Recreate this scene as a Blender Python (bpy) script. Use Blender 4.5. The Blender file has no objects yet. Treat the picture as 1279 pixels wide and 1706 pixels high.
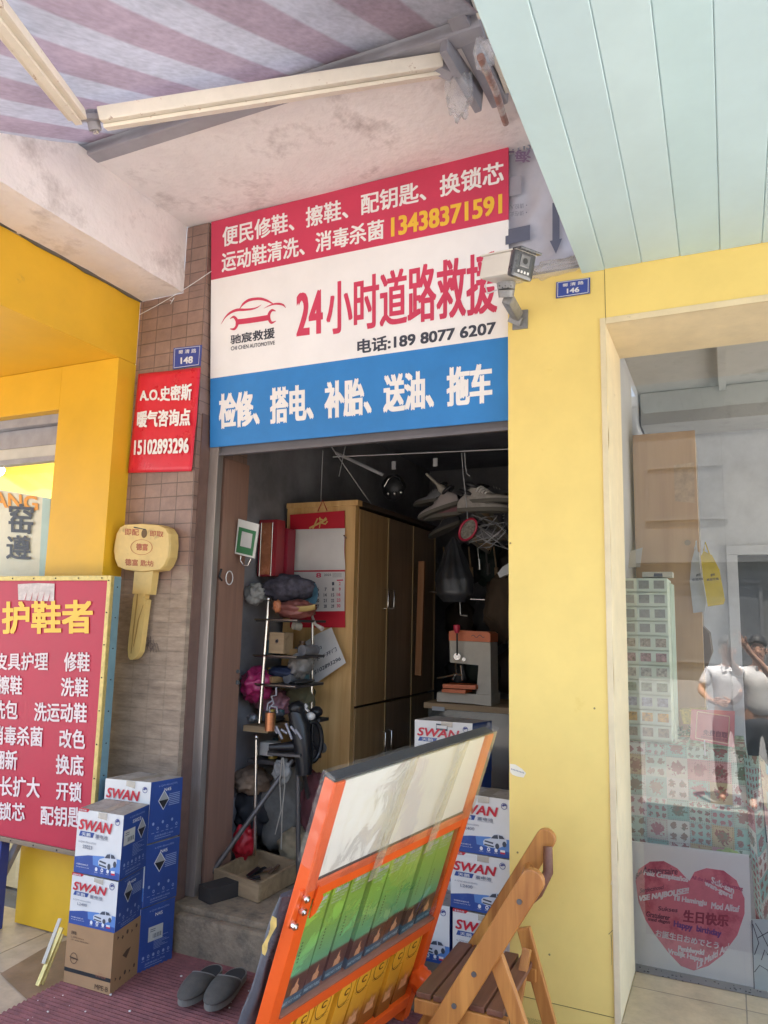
import bpy, bmesh, math, random
from mathutils import Vector as V, Matrix, noise
random.seed(7)
SC = bpy.context.scene
COL = SC.collection
R = math.radians
# ------------------------------------------------------------------ camera, world, sun, exposure
PW, PH, FPX, CAMH = 1279.0, 1706.0, 1236.6, 1.55
YAW, PITCH, ROLL = .43411525, .14366026, -.02154507
cm = Matrix.Rotation(YAW, 3, 'Z') @ Matrix.Rotation(PITCH, 3, 'X') @ Matrix.Rotation(ROLL, 3, 'Y')
right, fwd, upv = cm @ V((1, 0, 0)), cm @ V((0, 1, 0)), cm @ V((0, 0, 1))
CP = V((0, 0, CAMH))
cd = bpy.data.cameras.new("camera")
cd.sensor_fit = 'HORIZONTAL'; cd.sensor_width = 36; cd.lens = 36 * FPX / PW
cd.clip_start = .02; cd.clip_end = 3000
co = bpy.data.objects.new("camera", cd); COL.objects.link(co)
mw = Matrix((right, upv, -fwd)).transposed().to_4x4(); mw.translation = CP
co.matrix_world = mw
SC.camera = co
world = bpy.data.worlds.new("World"); SC.world = world; world.use_nodes = True
SUN_EL, SUN_ROT = R(74), R(18)
nt = world.node_tree
sky = nt.nodes.new('ShaderNodeTexSky'); sky.sky_type = 'NISHITA'; sky.sun_disc = False
sky.sun_elevation = SUN_EL; sky.sun_rotation = SUN_ROT; sky.dust_density = 4; sky.air_density = 1.2
nt.links.new(sky.outputs[0], nt.nodes['Background'].inputs[0])
nt.nodes['Background'].inputs[1].default_value = .15
sl = bpy.data.lights.new("sun", 'SUN'); sl.energy = 4.5; sl.angle = R(.6); sl.color = (1, .95, .87)
so = bpy.data.objects.new("sun", sl); COL.objects.link(so)
sdir = V((math.sin(SUN_ROT) * math.cos(SUN_EL), math.cos(SUN_ROT) * math.cos(SUN_EL), math.sin(SUN_EL)))
so.rotation_euler = sdir.to_track_quat('Z', 'Y').to_euler()
SC.view_settings.view_transform = 'Standard'; SC.view_settings.look = 'None'
SC.view_settings.exposure = 2.92; SC.view_settings.gamma = 1
try:
    SC.cycles.use_denoising = True; SC.cycles.max_bounces = 10; SC.cycles.transparent_max_bounces = 16
    SC.cycles.sample_clamp_indirect = 8; SC.cycles.caustics_reflective = False; SC.cycles.caustics_refractive = False
except Exception: pass

# ------------------------------------------------------------------ helpers
def ray(x, y): return right * ((x - PW / 2 + .0) / FPX) + fwd - upv * ((y - PH / 2) / FPX)
def at(x, y, X=None, Y=None, Z=None, pl=None):
    """where the sight line of photo point x, y meets a real surface of the place"""
    d = ray(x, y)
    if X is not None: return CP + d * (X / d.x)
    if Y is not None: return CP + d * (Y / d.y)
    if Z is not None: return CP + d * ((Z - CAMH) / d.z)
    p, n = pl
    return CP + d * ((V(p) - CP).dot(n) / d.dot(n))
def zm(x0, y0, s): return lambda x, y: (x0 + x * s, y0 + y * s)

NODECACHE = {}
def mat(name, col, rough=.55, metal=0., var=.12, vs=5., bump=.0, bs=60., spot=None, coat=0., spec=.5, stretch=(1, 1, 1)):
    if name in NODECACHE: return NODECACHE[name]
    m = bpy.data.materials.new(name); m.use_nodes = True; t = m.node_tree; N = t.nodes; L = t.links
    b = N['Principled BSDF']
    b.inputs['Roughness'].default_value = rough; b.inputs['Metallic'].default_value = metal
    b.inputs['Coat Weight'].default_value = coat; b.inputs['Specular IOR Level'].default_value = spec
    c4 = (*col, 1)
    tc = N.new('ShaderNodeTexCoord'); mp = N.new('ShaderNodeMapping'); mp.inputs['Scale'].default_value = stretch
    L.new(tc.outputs['Object'], mp.inputs[0])
    nz = N.new('ShaderNodeTexNoise'); nz.inputs['Scale'].default_value = vs; nz.inputs['Detail'].default_value = 5
    nz.inputs['Roughness'].default_value = .65
    L.new(mp.outputs[0], nz.inputs['Vector'])
    mx = N.new('ShaderNodeMix'); mx.data_type = 'RGBA'
    mx.inputs[6].default_value = (*[c * (1 - var) for c in col], 1)
    mx.inputs[7].default_value = (*[min(1, c * (1 + var)) for c in col], 1)
    rp = N.new('ShaderNodeMapRange'); rp.inputs[1].default_value = .3; rp.inputs[2].default_value = .7
    L.new(nz.outputs['Fac'], rp.inputs[0]); L.new(rp.outputs[0], mx.inputs[0])
    out = mx.outputs[2]
    if spot:
        scol, ssc, lo, hi = spot
        n2 = N.new('ShaderNodeTexNoise'); n2.inputs['Scale'].default_value = ssc; n2.inputs['Detail'].default_value = 7
        n2.inputs['Roughness'].default_value = .7
        L.new(mp.outputs[0], n2.inputs['Vector'])
        r2 = N.new('ShaderNodeMapRange'); r2.inputs[1].default_value = lo; r2.inputs[2].default_value = hi
        L.new(n2.outputs['Fac'], r2.inputs[0])
        m2 = N.new('ShaderNodeMix'); m2.data_type = 'RGBA'; m2.inputs[7].default_value = (*scol, 1)
        L.new(r2.outputs[0], m2.inputs[0]); L.new(out, m2.inputs[6]); out = m2.outputs[2]
    L.new(out, b.inputs['Base Color'])
    rr = N.new('ShaderNodeMapRange'); rr.inputs[3].default_value = max(0, rough - .08); rr.inputs[4].default_value = min(1, rough + .1)
    L.new(nz.outputs['Fac'], rr.inputs[0]); L.new(rr.outputs[0], b.inputs['Roughness'])
    if bump:
        n3 = N.new('ShaderNodeTexNoise'); n3.inputs['Scale'].default_value = bs; n3.inputs['Detail'].default_value = 4
        L.new(mp.outputs[0], n3.inputs['Vector'])
        bm = N.new('ShaderNodeBump'); bm.inputs['Strength'].default_value = bump; bm.inputs['Distance'].default_value = .01
        L.new(n3.outputs['Fac'], bm.inputs['Height']); L.new(bm.outputs[0], b.inputs['Normal'])
    NODECACHE[name] = m
    return m
def woodmat(name, c1, c2, axis=2, rough=.45, scale=14., coat=0.):
    if name in NODECACHE: return NODECACHE[name]
    m = bpy.data.materials.new(name); m.use_nodes = True; t = m.node_tree; N = t.nodes; L = t.links
    b = N['Principled BSDF']; b.inputs['Roughness'].default_value = rough; b.inputs['Coat Weight'].default_value = coat
    tc = N.new('ShaderNodeTexCoord'); mp = N.new('ShaderNodeMapping')
    s = [scale] * 3; s[axis] = scale * .06; mp.inputs['Scale'].default_value = s
    L.new(tc.outputs['Object'], mp.inputs[0])
    nz = N.new('ShaderNodeTexNoise'); nz.inputs['Scale'].default_value = 1.6; nz.inputs['Detail'].default_value = 7
    nz.inputs['Roughness'].default_value = .62; nz.inputs['Distortion'].default_value = .6
    L.new(mp.outputs[0], nz.inputs['Vector'])
    cr = N.new('ShaderNodeValToRGB'); cr.color_ramp.elements[0].position = .32; cr.color_ramp.elements[1].position = .66
    cr.color_ramp.elements[0].color = (*c2, 1); cr.color_ramp.elements[1].color = (*c1, 1)
    L.new(nz.outputs['Fac'], cr.inputs[0]); L.new(cr.outputs[0], b.inputs['Base Color'])
    bm = N.new('ShaderNodeBump'); bm.inputs['Strength'].default_value = .12; bm.inputs['Distance'].default_value = .005
    L.new(nz.outputs['Fac'], bm.inputs['Height']); L.new(bm.outputs[0], b.inputs['Normal'])
    NODECACHE[name] = m
    return m
def filmmat(name, col, clear=.75, rough=.12, bump=.4, bs=14., tint=1.):
    """clear plastic film: see-through, with a glossy sheen on its wrinkles and a little milkiness"""
    if name in NODECACHE: return NODECACHE[name]
    m = bpy.data.materials.new(name); m.use_nodes = True; t = m.node_tree; N = t.nodes; L = t.links
    b = N['Principled BSDF']; b.inputs['Base Color'].default_value = (*col, 1); b.inputs['Roughness'].default_value = .4
    gl = N.new('ShaderNodeBsdfGlossy'); gl.inputs['Roughness'].default_value = rough
    tr = N.new('ShaderNodeBsdfTransparent'); tr.inputs[0].default_value = (tint, tint, tint, 1)
    m1 = N.new('ShaderNodeMixShader'); m1.inputs[0].default_value = clear; L.new(b.outputs[0], m1.inputs[1]); L.new(tr.outputs[0], m1.inputs[2])
    m2 = N.new('ShaderNodeMixShader'); fr = N.new('ShaderNodeFresnel'); fr.inputs[0].default_value = 1.12
    mq = N.new('ShaderNodeMath'); mq.operation = 'MULTIPLY_ADD'; mq.inputs[1].default_value = .35; mq.inputs[2].default_value = .035; mq.use_clamp = True
    L.new(fr.outputs[0], mq.inputs[0]); L.new(mq.outputs[0], m2.inputs[0]); L.new(m1.outputs[0], m2.inputs[1]); L.new(gl.outputs[0], m2.inputs[2])
    if bump:
        tc = N.new('ShaderNodeTexCoord'); n3 = N.new('ShaderNodeTexNoise'); n3.inputs['Scale'].default_value = bs; n3.inputs['Detail'].default_value = 3
        n3.inputs['Distortion'].default_value = 1.5
        L.new(tc.outputs['Object'], n3.inputs['Vector'])
        bm = N.new('ShaderNodeBump'); bm.inputs['Strength'].default_value = bump; bm.inputs['Distance'].default_value = .03
        L.new(n3.outputs['Fac'], bm.inputs['Height']); L.new(bm.outputs[0], gl.inputs['Normal']); L.new(bm.outputs[0], fr.inputs['Normal'])
    L.new(m2.outputs[0], N['Material Output'].inputs[0])
    NODECACHE[name] = m
    return m
def glassmat(name, refl0=.1, tint=(.93, .96, .95)):
    m = bpy.data.materials.new(name); m.use_nodes = True; t = m.node_tree; N = t.nodes; L = t.links
    N.remove(N['Principled BSDF'])
    g = N.new('ShaderNodeBsdfGlossy'); g.inputs['Roughness'].default_value = .0
    tr = N.new('ShaderNodeBsdfTransparent'); tr.inputs[0].default_value = (*tint, 1)
    fr = N.new('ShaderNodeFresnel'); fr.inputs[0].default_value = 1.5
    mr = N.new('ShaderNodeMapRange'); mr.inputs[3].default_value = refl0; mr.inputs[4].default_value = 1
    L.new(fr.outputs[0], mr.inputs[0])
    mx = N.new('ShaderNodeMixShader'); L.new(mr.outputs[0], mx.inputs[0]); L.new(tr.outputs[0], mx.inputs[1]); L.new(g.outputs[0], mx.inputs[2])
    L.new(mx.outputs[0], N['Material Output'].inputs[0])
    return m

# text meshes: made once, then mapped onto real surfaces
TCACHE = {}
def glyphs(s):
    if s in TCACHE: return TCACHE[s]
    c = bpy.data.curves.new("type", 'FONT'); c.body = s; c.resolution_u = 3
    o = bpy.data.objects.new("type", c)
    me = bpy.data.meshes.new_from_object(o)
    assert len(me.vertices), s
    vs = [v.co.copy() for v in me.vertices]; fs = [tuple(p.vertices) for p in me.polygons]
    x0 = min(v.x for v in vs); x1 = max(v.x for v in vs); y0 = min(v.y for v in vs); y1 = max(v.y for v in vs)
    w = x1 - x0 or 1; h = y1 - y0 or 1
    TCACHE[s] = ([((v.x - x0) / w, (v.y - y0) / h) for v in vs], fs, w, h)
    bpy.data.objects.remove(o); bpy.data.curves.remove(c); bpy.data.meshes.remove(me)
    return TCACHE[s]

class MB:
    def __init__(s): s.v = []; s.f = []; s.m = []; s.sm = []; s.mats = []; s.cur = 0; s.layer = 0
    def use(s, m):
        if m not in s.mats: s.mats.append(m)
        s.cur = s.mats.index(m); return s
    def add(s, vs, fs, smooth=False):
        k = len(s.v); s.v += [tuple(p) for p in vs]
        for f in fs: s.f.append(tuple(i + k for i in f)); s.m.append(s.cur); s.sm.append(smooth)
        return s
    def quad(s, a, b, c, d): return s.add([a, b, c, d], [(0, 1, 2, 3)])
    def poly(s, pts): return s.add(pts, [tuple(range(len(pts)))])
    def box(s, lo, hi, b=0.):
        M = Matrix.Translation((V(lo) + V(hi)) / 2) @ Matrix.Diagonal((*(V(hi) - V(lo)), 1))
        return s.mbox(M, b)
    def mbox(s, M, b=0.):
        """box: unit cube through matrix M, edges chamfered by b metres"""
        bm = bmesh.new(); bmesh.ops.create_cube(bm, size=1)
        sc = M.to_scale(); r = M.copy()
        for v in bm.verts: v.co = V((v.co.x * sc.x, v.co.y * sc.y, v.co.z * sc.z))
        if b: bmesh.ops.bevel(bm, geom=bm.edges[:] + bm.verts[:], offset=min(b, min(sc) * .45), segments=2, affect='EDGES', profile=.7)
        loc, q, _ = M.decompose()
        T = Matrix.Translation(loc) @ q.to_matrix().to_4x4()
        bm.verts.ensure_lookup_table(); bm.verts.index_update()
        s.add([T @ v.co for v in bm.verts], [tuple(v.index for v in f.verts) for f in bm.faces]); bm.free(); return s
    def beam(s, a, b, w, h, up=(0, 0, 1), bev=0.):
        """square bar from a to b, w wide sideways, h along 'up'"""
        a = V(a); b = V(b); d = (b - a); l = d.length; d.normalize(); u = V(up); x = d.cross(u)
        if x.length < 1e-4: x = d.cross(V((1, 0, 0)))
        x.normalize(); u = x.cross(d)
        M = Matrix((x * w, d * l, u * h)).transposed().to_4x4(); M.translation = (a + b) / 2
        return s.mbox(M, bev)
    def prism(s, pts, ext):
        ext = V(ext); n = len(pts); pts = [V(p) for p in pts]
        nn = sum(((pts[i] - pts[0]).cross(pts[i + 1] - pts[0]) for i in range(1, n - 1)), V((0, 0, 0)))
        if nn.dot(ext) > 0: pts = pts[::-1]
        vs = pts + [p + ext for p in pts]
        fs = [tuple(range(n)), tuple(range(2 * n - 1, n - 1, -1))] + [(i, i + n, (i + 1) % n + n, (i + 1) % n) for i in range(n)]
        return s.add(vs, fs)
    def tube(s, pts, r, n=8, cap=True):
        pts = [V(p) for p in pts]; rs = r if isinstance(r, (list, tuple)) else [r] * len(pts)
        vs = []; fs = []; prev = None
        for i, p in enumerate(pts):
            d = (pts[min(i + 1, len(pts) - 1)] - pts[max(i - 1, 0)]).normalized()
            if prev is None:
                x = d.cross(V((0, 0, 1)));
                if x.length < .1: x = d.cross(V((1, 0, 0)))
            else: x = prev - d * prev.dot(d)
            x.normalize(); prev = x; y = d.cross(x)
            for k in range(n):
                a = 2 * math.pi * k / n; vs.append(p + (x * math.cos(a) + y * math.sin(a)) * rs[i])
        for i in range(len(pts) - 1):
            for k in range(n):
                fs.append((i * n + k, i * n + (k + 1) % n, (i + 1) * n + (k + 1) % n, (i + 1) * n + k))
        s.add(vs, fs, True)
        if cap: s.add(vs[:n][::-1], [tuple(range(n))]); s.add(vs[-n:], [tuple(range(n))])
        return s
    def cyl(s, a, b, r, n=20, r2=None): return s.tube([a, b], [r, r if r2 is None else r2], n)
    def blob(s, c, rad, seed=0, amp=.25, fr=2.5, sub=3, rot=None):
        bm = bmesh.new(); bmesh.ops.create_icosphere(bm, subdivisions=sub, radius=1)
        bm.verts.ensure_lookup_table(); bm.verts.index_update(); vs = []
        for v in bm.verts:
            k = 1 + amp * noise.noise(v.co * fr + V((seed * 3.7, seed, 1))) + amp * .4 * noise.noise(v.co * fr * 3 + V((seed, 2, 1))) + (amp * .22 * (1 - abs(noise.noise(v.co * fr * 5 + V((seed, 5, 9))))) if sub > 3 else 0)
            p = V((v.co.x * rad[0], v.co.y * rad[1], v.co.z * rad[2])) * k
            if rot: p = rot @ p
            vs.append(V(c) + p)
        s.add(vs, [tuple(v.index for v in f.verts) for f in bm.faces], True); bm.free(); return s
    def text(s, string, q, bold=0., off=.001, shear=0.):
        """lettering mapped on the quad BL, BR, TR, TL (3D points)"""
        bl, br, tr, tl = [V(p) for p in q]; n = (br - bl).cross(tl - bl).normalized()
        g, fs, w, h = glyphs(string)
        sh = [(0, 0)] if not bold else [(0, 0)] + [(x * bold * .8, y * bold * .55) for x in (-1, 1) for y in (-1, 1)]
        W = (br - bl).length; H = (tl - bl).length
        for k, (dx, dy) in enumerate(sh):
            o = n * (off + k * .00015); vs = []
            for (u, v) in g:
                if bold: u = u * (1 - 2 * bold * H / W) + bold * H / W; v = v * (1 - 1.4 * bold) + bold * .7
                uu = u + dx * H / W + shear * (v - .5); vv = v + dy
                vs.append((bl * (1 - uu) + br * uu) * (1 - vv) + (tl * (1 - uu) + tr * uu) * vv + o)
            s.add(vs, fs)
        return s
    def ribbon(s, pts, ws, n, off=.001):
        """flat stroke along pts (already on the surface) with widths ws"""
        pts = [V(p) for p in pts]; n = V(n).normalized(); s.layer += 1; o = n * (off + s.layer * .00012); vs = []; fs = []
        for i, p in enumerate(pts):
            d = (pts[min(i + 1, len(pts) - 1)] - pts[max(i - 1, 0)]).normalized(); x = n.cross(d).normalized()
            vs += [p + x * ws[i] / 2 + o, p - x * ws[i] / 2 + o]
        for i in range(len(pts) - 1): fs.append((2 * i, 2 * i + 1, 2 * i + 3, 2 * i + 2))
        return s.add(vs, fs)
    def disc(s, c, x, y, n=28, off=0, inner=0.):
        c = V(c); x = V(x); y = V(y); nn = x.cross(y).normalized() * off
        o = [c + x * math.cos(2 * math.pi * k / n) + y * math.sin(2 * math.pi * k / n) + nn for k in range(n)]
        if not inner: return s.poly(o)
        i = [c + (p - nn - c) * inner + nn for p in o]
        return s.add(o + i, [(k, (k + 1) % n, (k + 1) % n + n, k + n) for k in range(n)])
    def grid(s, fn, nu, nv, smooth=True):
        vs = [fn(i / nu, j / nv) for j in range(nv + 1) for i in range(nu + 1)]
        return s.add(vs, [(j * (nu + 1) + i, j * (nu + 1) + i + 1, (j + 1) * (nu + 1) + i + 1, (j + 1) * (nu + 1) + i) for j in range(nv) for i in range(nu)], smooth)
    def build(s, name, m=None, parent=None, label=None, solid=0., sub=0):
        me = bpy.data.meshes.new(name)
        if not s.mats: s.mats = [m]
        # top-level meshes get their own origin at their base
        if parent is not None: o0 = V(parent['base'])
        else:
            n = len(s.v); o0 = V((sum(p[0] for p in s.v) / n, sum(p[1] for p in s.v) / n, min(p[2] for p in s.v)))
        me.from_pydata([(p[0] - o0.x, p[1] - o0.y, p[2] - o0.z) for p in s.v], [], s.f)
        for mm in s.mats: me.materials.append(mm)
        me.polygons.foreach_set('material_index', s.m); me.polygons.foreach_set('use_smooth', s.sm); me.update()
        o = bpy.data.objects.new(name, me); COL.objects.link(o)
        o['base'] = tuple(o0)
        if parent is not None: o.parent = parent
        else: o.location = o0
        if label: o['label'] = label
        if solid:
            md = o.modifiers.new('thickness', 'SOLIDIFY'); md.thickness = solid; md.offset = 0
        if sub:
            md = o.modifiers.new('smooth', 'SUBSURF'); md.levels = sub; md.render_levels = sub
        return o
def tag(o, label=None, cat=None, group=None, kind=None):
    if label: o['label'] = label
    if cat: o['category'] = cat
    if group: o['group'] = group
    if kind: o['kind'] = kind
    return o
def thing(name, label, cat, base, group=None):
    o = bpy.data.objects.new(name, None); COL.objects.link(o); o.empty_display_size = .1
    o.location = V(base); o['base'] = tuple(V(base)); return tag(o, label, cat, group)
def copy_tree(o, loc=None, label=None, parent=None):
    c = o.copy(); COL.objects.link(c)
    if parent is not None: c.parent = parent
    if loc is not None: c.location = loc
    if label: c['label'] = label
    for ch in [x for x in o.children]: copy_tree(ch, None, None, c)
    return c
def bend(f, a, b, sag, n=10):
    a = V(a); b = V(b)
    return [a.lerp(b, i / n) + V((0, 0, -sag * 4 * (i / n) * (1 - i / n))) for i in range(n + 1)]
# ------------------------------------------------------------------ materials
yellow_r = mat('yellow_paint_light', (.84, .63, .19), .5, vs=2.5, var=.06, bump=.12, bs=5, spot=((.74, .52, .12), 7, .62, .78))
yellow_l = mat('yellow_panel_deep', (.74, .42, .02), .45, vs=1.8, var=.09, bump=.08, bs=4, spot=((.58, .33, .03), 6, .66, .76))
cream = mat('cream_paint', (.72, .60, .38), .5, vs=8, var=.08, bump=.15, bs=40, spot=((.42, .33, .2), 22, .66, .74))
plaster = mat('old_plaster', (.84, .79, .77), .85, vs=3, var=.07, bump=.6, bs=26, spot=((.52, .46, .44), 3.2, .54, .72))
white_paint = mat('white_vinyl', (.86, .83, .80), .5, vs=3, var=.045, bump=.08, bs=4)
red_v = mat('red_vinyl', (.60, .045, .10), .5, vs=3, var=.10, bump=.08, bs=4)
red_sign = mat('red_sign_film', (.68, .02, .045), .28, var=.06, vs=9, bump=.12, bs=18)
red_board = mat('red_board_print', (.46, .012, .045), .4, var=.06)
blue_v = mat('blue_vinyl', (.025, .21, .54), .5, vs=3, var=.10, bump=.08, bs=4)
blue_plate = mat('blue_enamel', (.04, .07, .30), .3, var=.08, spot=((.2, .2, .3), 30, .68, .8))
yell_v = mat('yellow_vinyl', (.86, .52, .05), .4, var=.05)
dark_v = mat('dark_vinyl', (.045, .05, .07), .45)
concrete = mat('stained_concrete', (.29, .22, .145), .9, vs=7, var=.3, bump=.6, bs=45, spot=((.09, .075, .06), 6, .5, .7))
steel_w = mat('cream_rusty_steel', (.84, .78, .66), .5, vs=12, var=.06, spot=((.34, .18, .08), 24, .62, .70), bump=.1, bs=50)
grey_steel = mat('grey_painted_steel', (.33, .32, .35), .5, vs=10, var=.15)
alu = mat('worn_aluminium', (.42, .37, .33), .38, metal=.6, vs=20, var=.25, stretch=(1, 1, .1))
chrome = mat('chrome', (.75, .73, .68), .15, metal=1., var=.1)
black_m = mat('black_enamel', (.012, .012, .014), .35, var=.3)
black_p = mat('black_plastic', (.02, .02, .022), .45, var=.3)
dark_wall = mat('sooty_wall', (.27, .265, .28), .9, vs=2, var=.35, bump=.2, bs=12)
brown_door = woodmat('brown_door_panel', (.30, .17, .125), (.22, .125, .09), 2, .5, 10)
pine = woodmat('pine_panel', (.70, .45, .19), (.54, .30, .10), 2, .45, 12)
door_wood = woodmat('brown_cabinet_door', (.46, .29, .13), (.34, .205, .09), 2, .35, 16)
chair_wood = woodmat('varnished_pine', (.56, .24, .055), (.28, .09, .018), 2, .45, 9, .05)
chair_dark = woodmat('dark_varnish', (.19, .075, .04), (.10, .035, .02), 1, .5, 9, 0)
tray_wood = woodmat('worn_tray_wood', (.42, .30, .17), (.24, .16, .09), 0, .7, 10)
orange = mat('orange_enamel', (.80, .105, .012), .35, vs=6, var=.06, spot=((.45, .05, .01), 30, .68, .75))
cardboard = mat('brown_cardboard', (.40, .23, .11), .8, vs=6, var=.08, bump=.1, bs=30)
carton_w = mat('white_carton', (.70, .68, .64), .55, vs=6, var=.05, bump=.06, bs=20)
carton_b = mat('blue_carton', (.028, .070, .27), .45, vs=5, var=.18, spot=((.06, .11, .30), 18, .62, .75))
carton_top = mat('dusty_carton_top', (.34, .31, .27), .75, vs=12, var=.2, spot=((.16, .14, .12), 14, .52, .7))
print_g = mat('grey_print', (.22, .23, .28), .5)
print_lb = mat('pale_blue_print', (.30, .38, .60), .5)
print_w = mat('white_print', (.72, .72, .72), .5)
gold = mat('gold_trim', (.58, .44, .15), .4, metal=.3, var=.2, vs=30, bump=.3, bs=60)
cyan_edge = mat('faded_cyan_sheet', (.16, .27, .30), .45, var=.15)
lime = mat('lime', (.4, .5, .1))

def tilemat(name, c1, c2, mortar, w, h, upper=None, rough=.4, ax=(0, 2), msz=.012):
    m = bpy.data.materials.new(name); m.use_nodes = True; t = m.node_tree; N = t.nodes; L = t.links; b = N['Principled BSDF']
    g = N.new('ShaderNodeNewGeometry'); sp = N.new('ShaderNodeSeparateXYZ'); L.new(g.outputs['Position'], sp.inputs[0])
    cb = N.new('ShaderNodeCombineXYZ'); 
    if ax == 'xyz':
        ad = N.new('ShaderNodeMath'); ad.operation = 'ADD'; L.new(sp.outputs[0], ad.inputs[0]); L.new(sp.outputs[1], ad.inputs[1]); L.new(ad.outputs[0], cb.inputs[0]); L.new(sp.outputs[2], cb.inputs[1])
    else: L.new(sp.outputs[ax[0]], cb.inputs[0]); L.new(sp.outputs[ax[1]], cb.inputs[1])
    br = N.new('ShaderNodeTexBrick'); br.offset = 0; br.inputs['Scale'].default_value = 1; br.inputs['Brick Width'].default_value = w; br.inputs['Row Height'].default_value = h
    br.inputs['Mortar Size'].default_value = msz * h; br.inputs['Color1'].default_value = (*c1, 1); br.inputs['Color2'].default_value = (*c2, 1); br.inputs['Mortar'].default_value = (*mortar, 1)
    br.inputs['Mortar Smooth'].default_value = .2
    L.new(cb.outputs[0], br.inputs['Vector'])
    nz = N.new('ShaderNodeTexNoise'); nz.inputs['Scale'].default_value = 9; nz.inputs['Detail'].default_value = 8; nz.inputs['Roughness'].default_value = .7
    L.new(g.outputs['Position'], nz.inputs['Vector'])
    hs = N.new('ShaderNodeMix'); hs.data_type = 'RGBA'; hs.blend_type = 'MULTIPLY'; hs.inputs[0].default_value = .75
    mr = N.new('ShaderNodeMapRange'); mr.inputs[1].default_value = .3; mr.inputs[2].default_value = .7; mr.inputs[3].default_value = .62; mr.inputs[4].default_value = 1.2
    L.new(nz.outputs['Fac'], mr.inputs[0]); L.new(br.outputs['Color'], hs.inputs[6]); L.new(mr.outputs[0], hs.inputs[7])
    out = hs.outputs[2]
    bm = N.new('ShaderNodeBump'); bm.inputs['Strength'].default_value = .9; bm.inputs['Distance'].default_value = .006; bm.invert = True
    L.new(br.outputs['Fac'], bm.inputs['Height']); L.new(bm.outputs[0], b.inputs['Normal'])
    if upper:   # lower part of the column lost its glaze under an old cement wash
        zl, ccol = upper
        ad = N.new('ShaderNodeMath'); ad.operation = 'MULTIPLY_ADD'; ad.inputs[1].default_value = .55; L.new(nz.outputs['Fac'], ad.inputs[0]); L.new(sp.outputs[2], ad.inputs[2])
        rp = N.new('ShaderNodeMapRange'); rp.inputs[1].default_value = zl + .2; rp.inputs[2].default_value = zl + .38; L.new(ad.outputs[0], rp.inputs[0])
        m2 = N.new('ShaderNodeMix'); m2.data_type = 'RGBA'; 
        n2 = N.new('ShaderNodeTexNoise'); n2.inputs['Scale'].default_value = 5; n2.inputs['Detail'].default_value = 6; mp2 = N.new('ShaderNodeMapping'); mp2.inputs['Scale'].default_value = (1, 1, 4.5); L.new(g.outputs['Position'], mp2.inputs[0]); L.new(mp2.outputs[0], n2.inputs['Vector']); n2.inputs['Roughness'].default_value = .75
        cr = N.new('ShaderNodeValToRGB'); cr.color_ramp.elements[0].position = .35; cr.color_ramp.elements[1].position = .65
        cr.color_ramp.elements[0].color = (*[c * .55 for c in ccol], 1); cr.color_ramp.elements[1].color = (*[c * 1.12 for c in ccol], 1); L.new(n2.outputs['Fac'], cr.inputs[0])
        m4 = N.new('ShaderNodeMix'); m4.data_type = 'RGBA'; m4.inputs[0].default_value = .14; L.new(cr.outputs[0], m4.inputs[6]); L.new(br.outputs['Color'], m4.inputs[7])
        L.new(rp.outputs[0], m2.inputs[0]); L.new(m4.outputs[2], m2.inputs[6]); L.new(out, m2.inputs[7]); out = m2.outputs[2]
        r3 = N.new('ShaderNodeMapRange'); r3.inputs[3].default_value = .85; r3.inputs[4].default_value = rough; L.new(rp.outputs[0], r3.inputs[0]); L.new(r3.outputs[0], b.inputs['Roughness'])
    else: b.inputs['Roughness'].default_value = rough
    L.new(out, b.inputs['Base Color']); return m
col_tile = tilemat('brown_wall_tile', (.33, .215, .17), (.29, .185, .15), (.17, .12, .10), .105, .072, upper=(1.72, (.47, .365, .265)), ax='xyz', msz=.035)
floor_tile = tilemat('beige_floor_tile', (.50, .40, .28), (.46, .37, .27), (.22, .17, .13), .62, .62, rough=.3, ax=(0, 1), msz=.006)
sill_tile = tilemat('tan_sill_tile', (.50, .38, .22), (.46, .35, .2), (.25, .19, .12), .8, .33, rough=.3, ax=(0, 1), msz=.008)
band_tile = mat('brown_border_tile', (.22, .145, .095), .35, vs=9, var=.25, bump=.05)

# ------------------------------------------------------------------ setting: ground
pave = mat('worn_road', (.15, .145, .135), .85, vs=3, var=.15, bump=.2, bs=20)
g = MB().use(pave); g.quad((-600, -600, -.012), (600, -600, -.012), (600, 600, -.012), (-600, 600, -.012))
tag(g.build('ground'), kind='structure')
g = MB().use(mat('grey_paving', (.22, .20, .18), .85, vs=3, var=.15, bump=.2, bs=20)); g.quad((-30, -2.2, -.008), (30, -2.2, -.008), (30, 1.0, -.008), (-30, 1.0, -.008)); tag(g.build('footway'), kind='structure')
g = MB().use(mat('pale_bounce_paving', (.55, .52, .47), .85, vs=3, var=.1)); g.quad((3.7, 1.02, -.006), (14, 1.02, -.006), (14, 14, -.006), (3.7, 14, -.006)); tag(g.build('bounce_paving'), kind='structure')  # added pale sheet, bounces sunlight into the open side of the window room
g = MB().use(floor_tile); g.quad((-7, 1.0, -.004), (3.2, 1.0, -.004), (3.2, 3.0, -.004), (-7, 3.0, -.004))
tag(g.build('pavement'), kind='structure')
g = MB().use(band_tile)
pts = [at(0, 1622, Z=0), at(46, 1666, Z=0), at(104, 1637, Z=0), V((-2.6, 3.0, 0)), V((-2.86, 3.0, 0)), at(84, 1573, Z=0)]
g.poly(pts); tag(g.build('path'), kind='structure')
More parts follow.
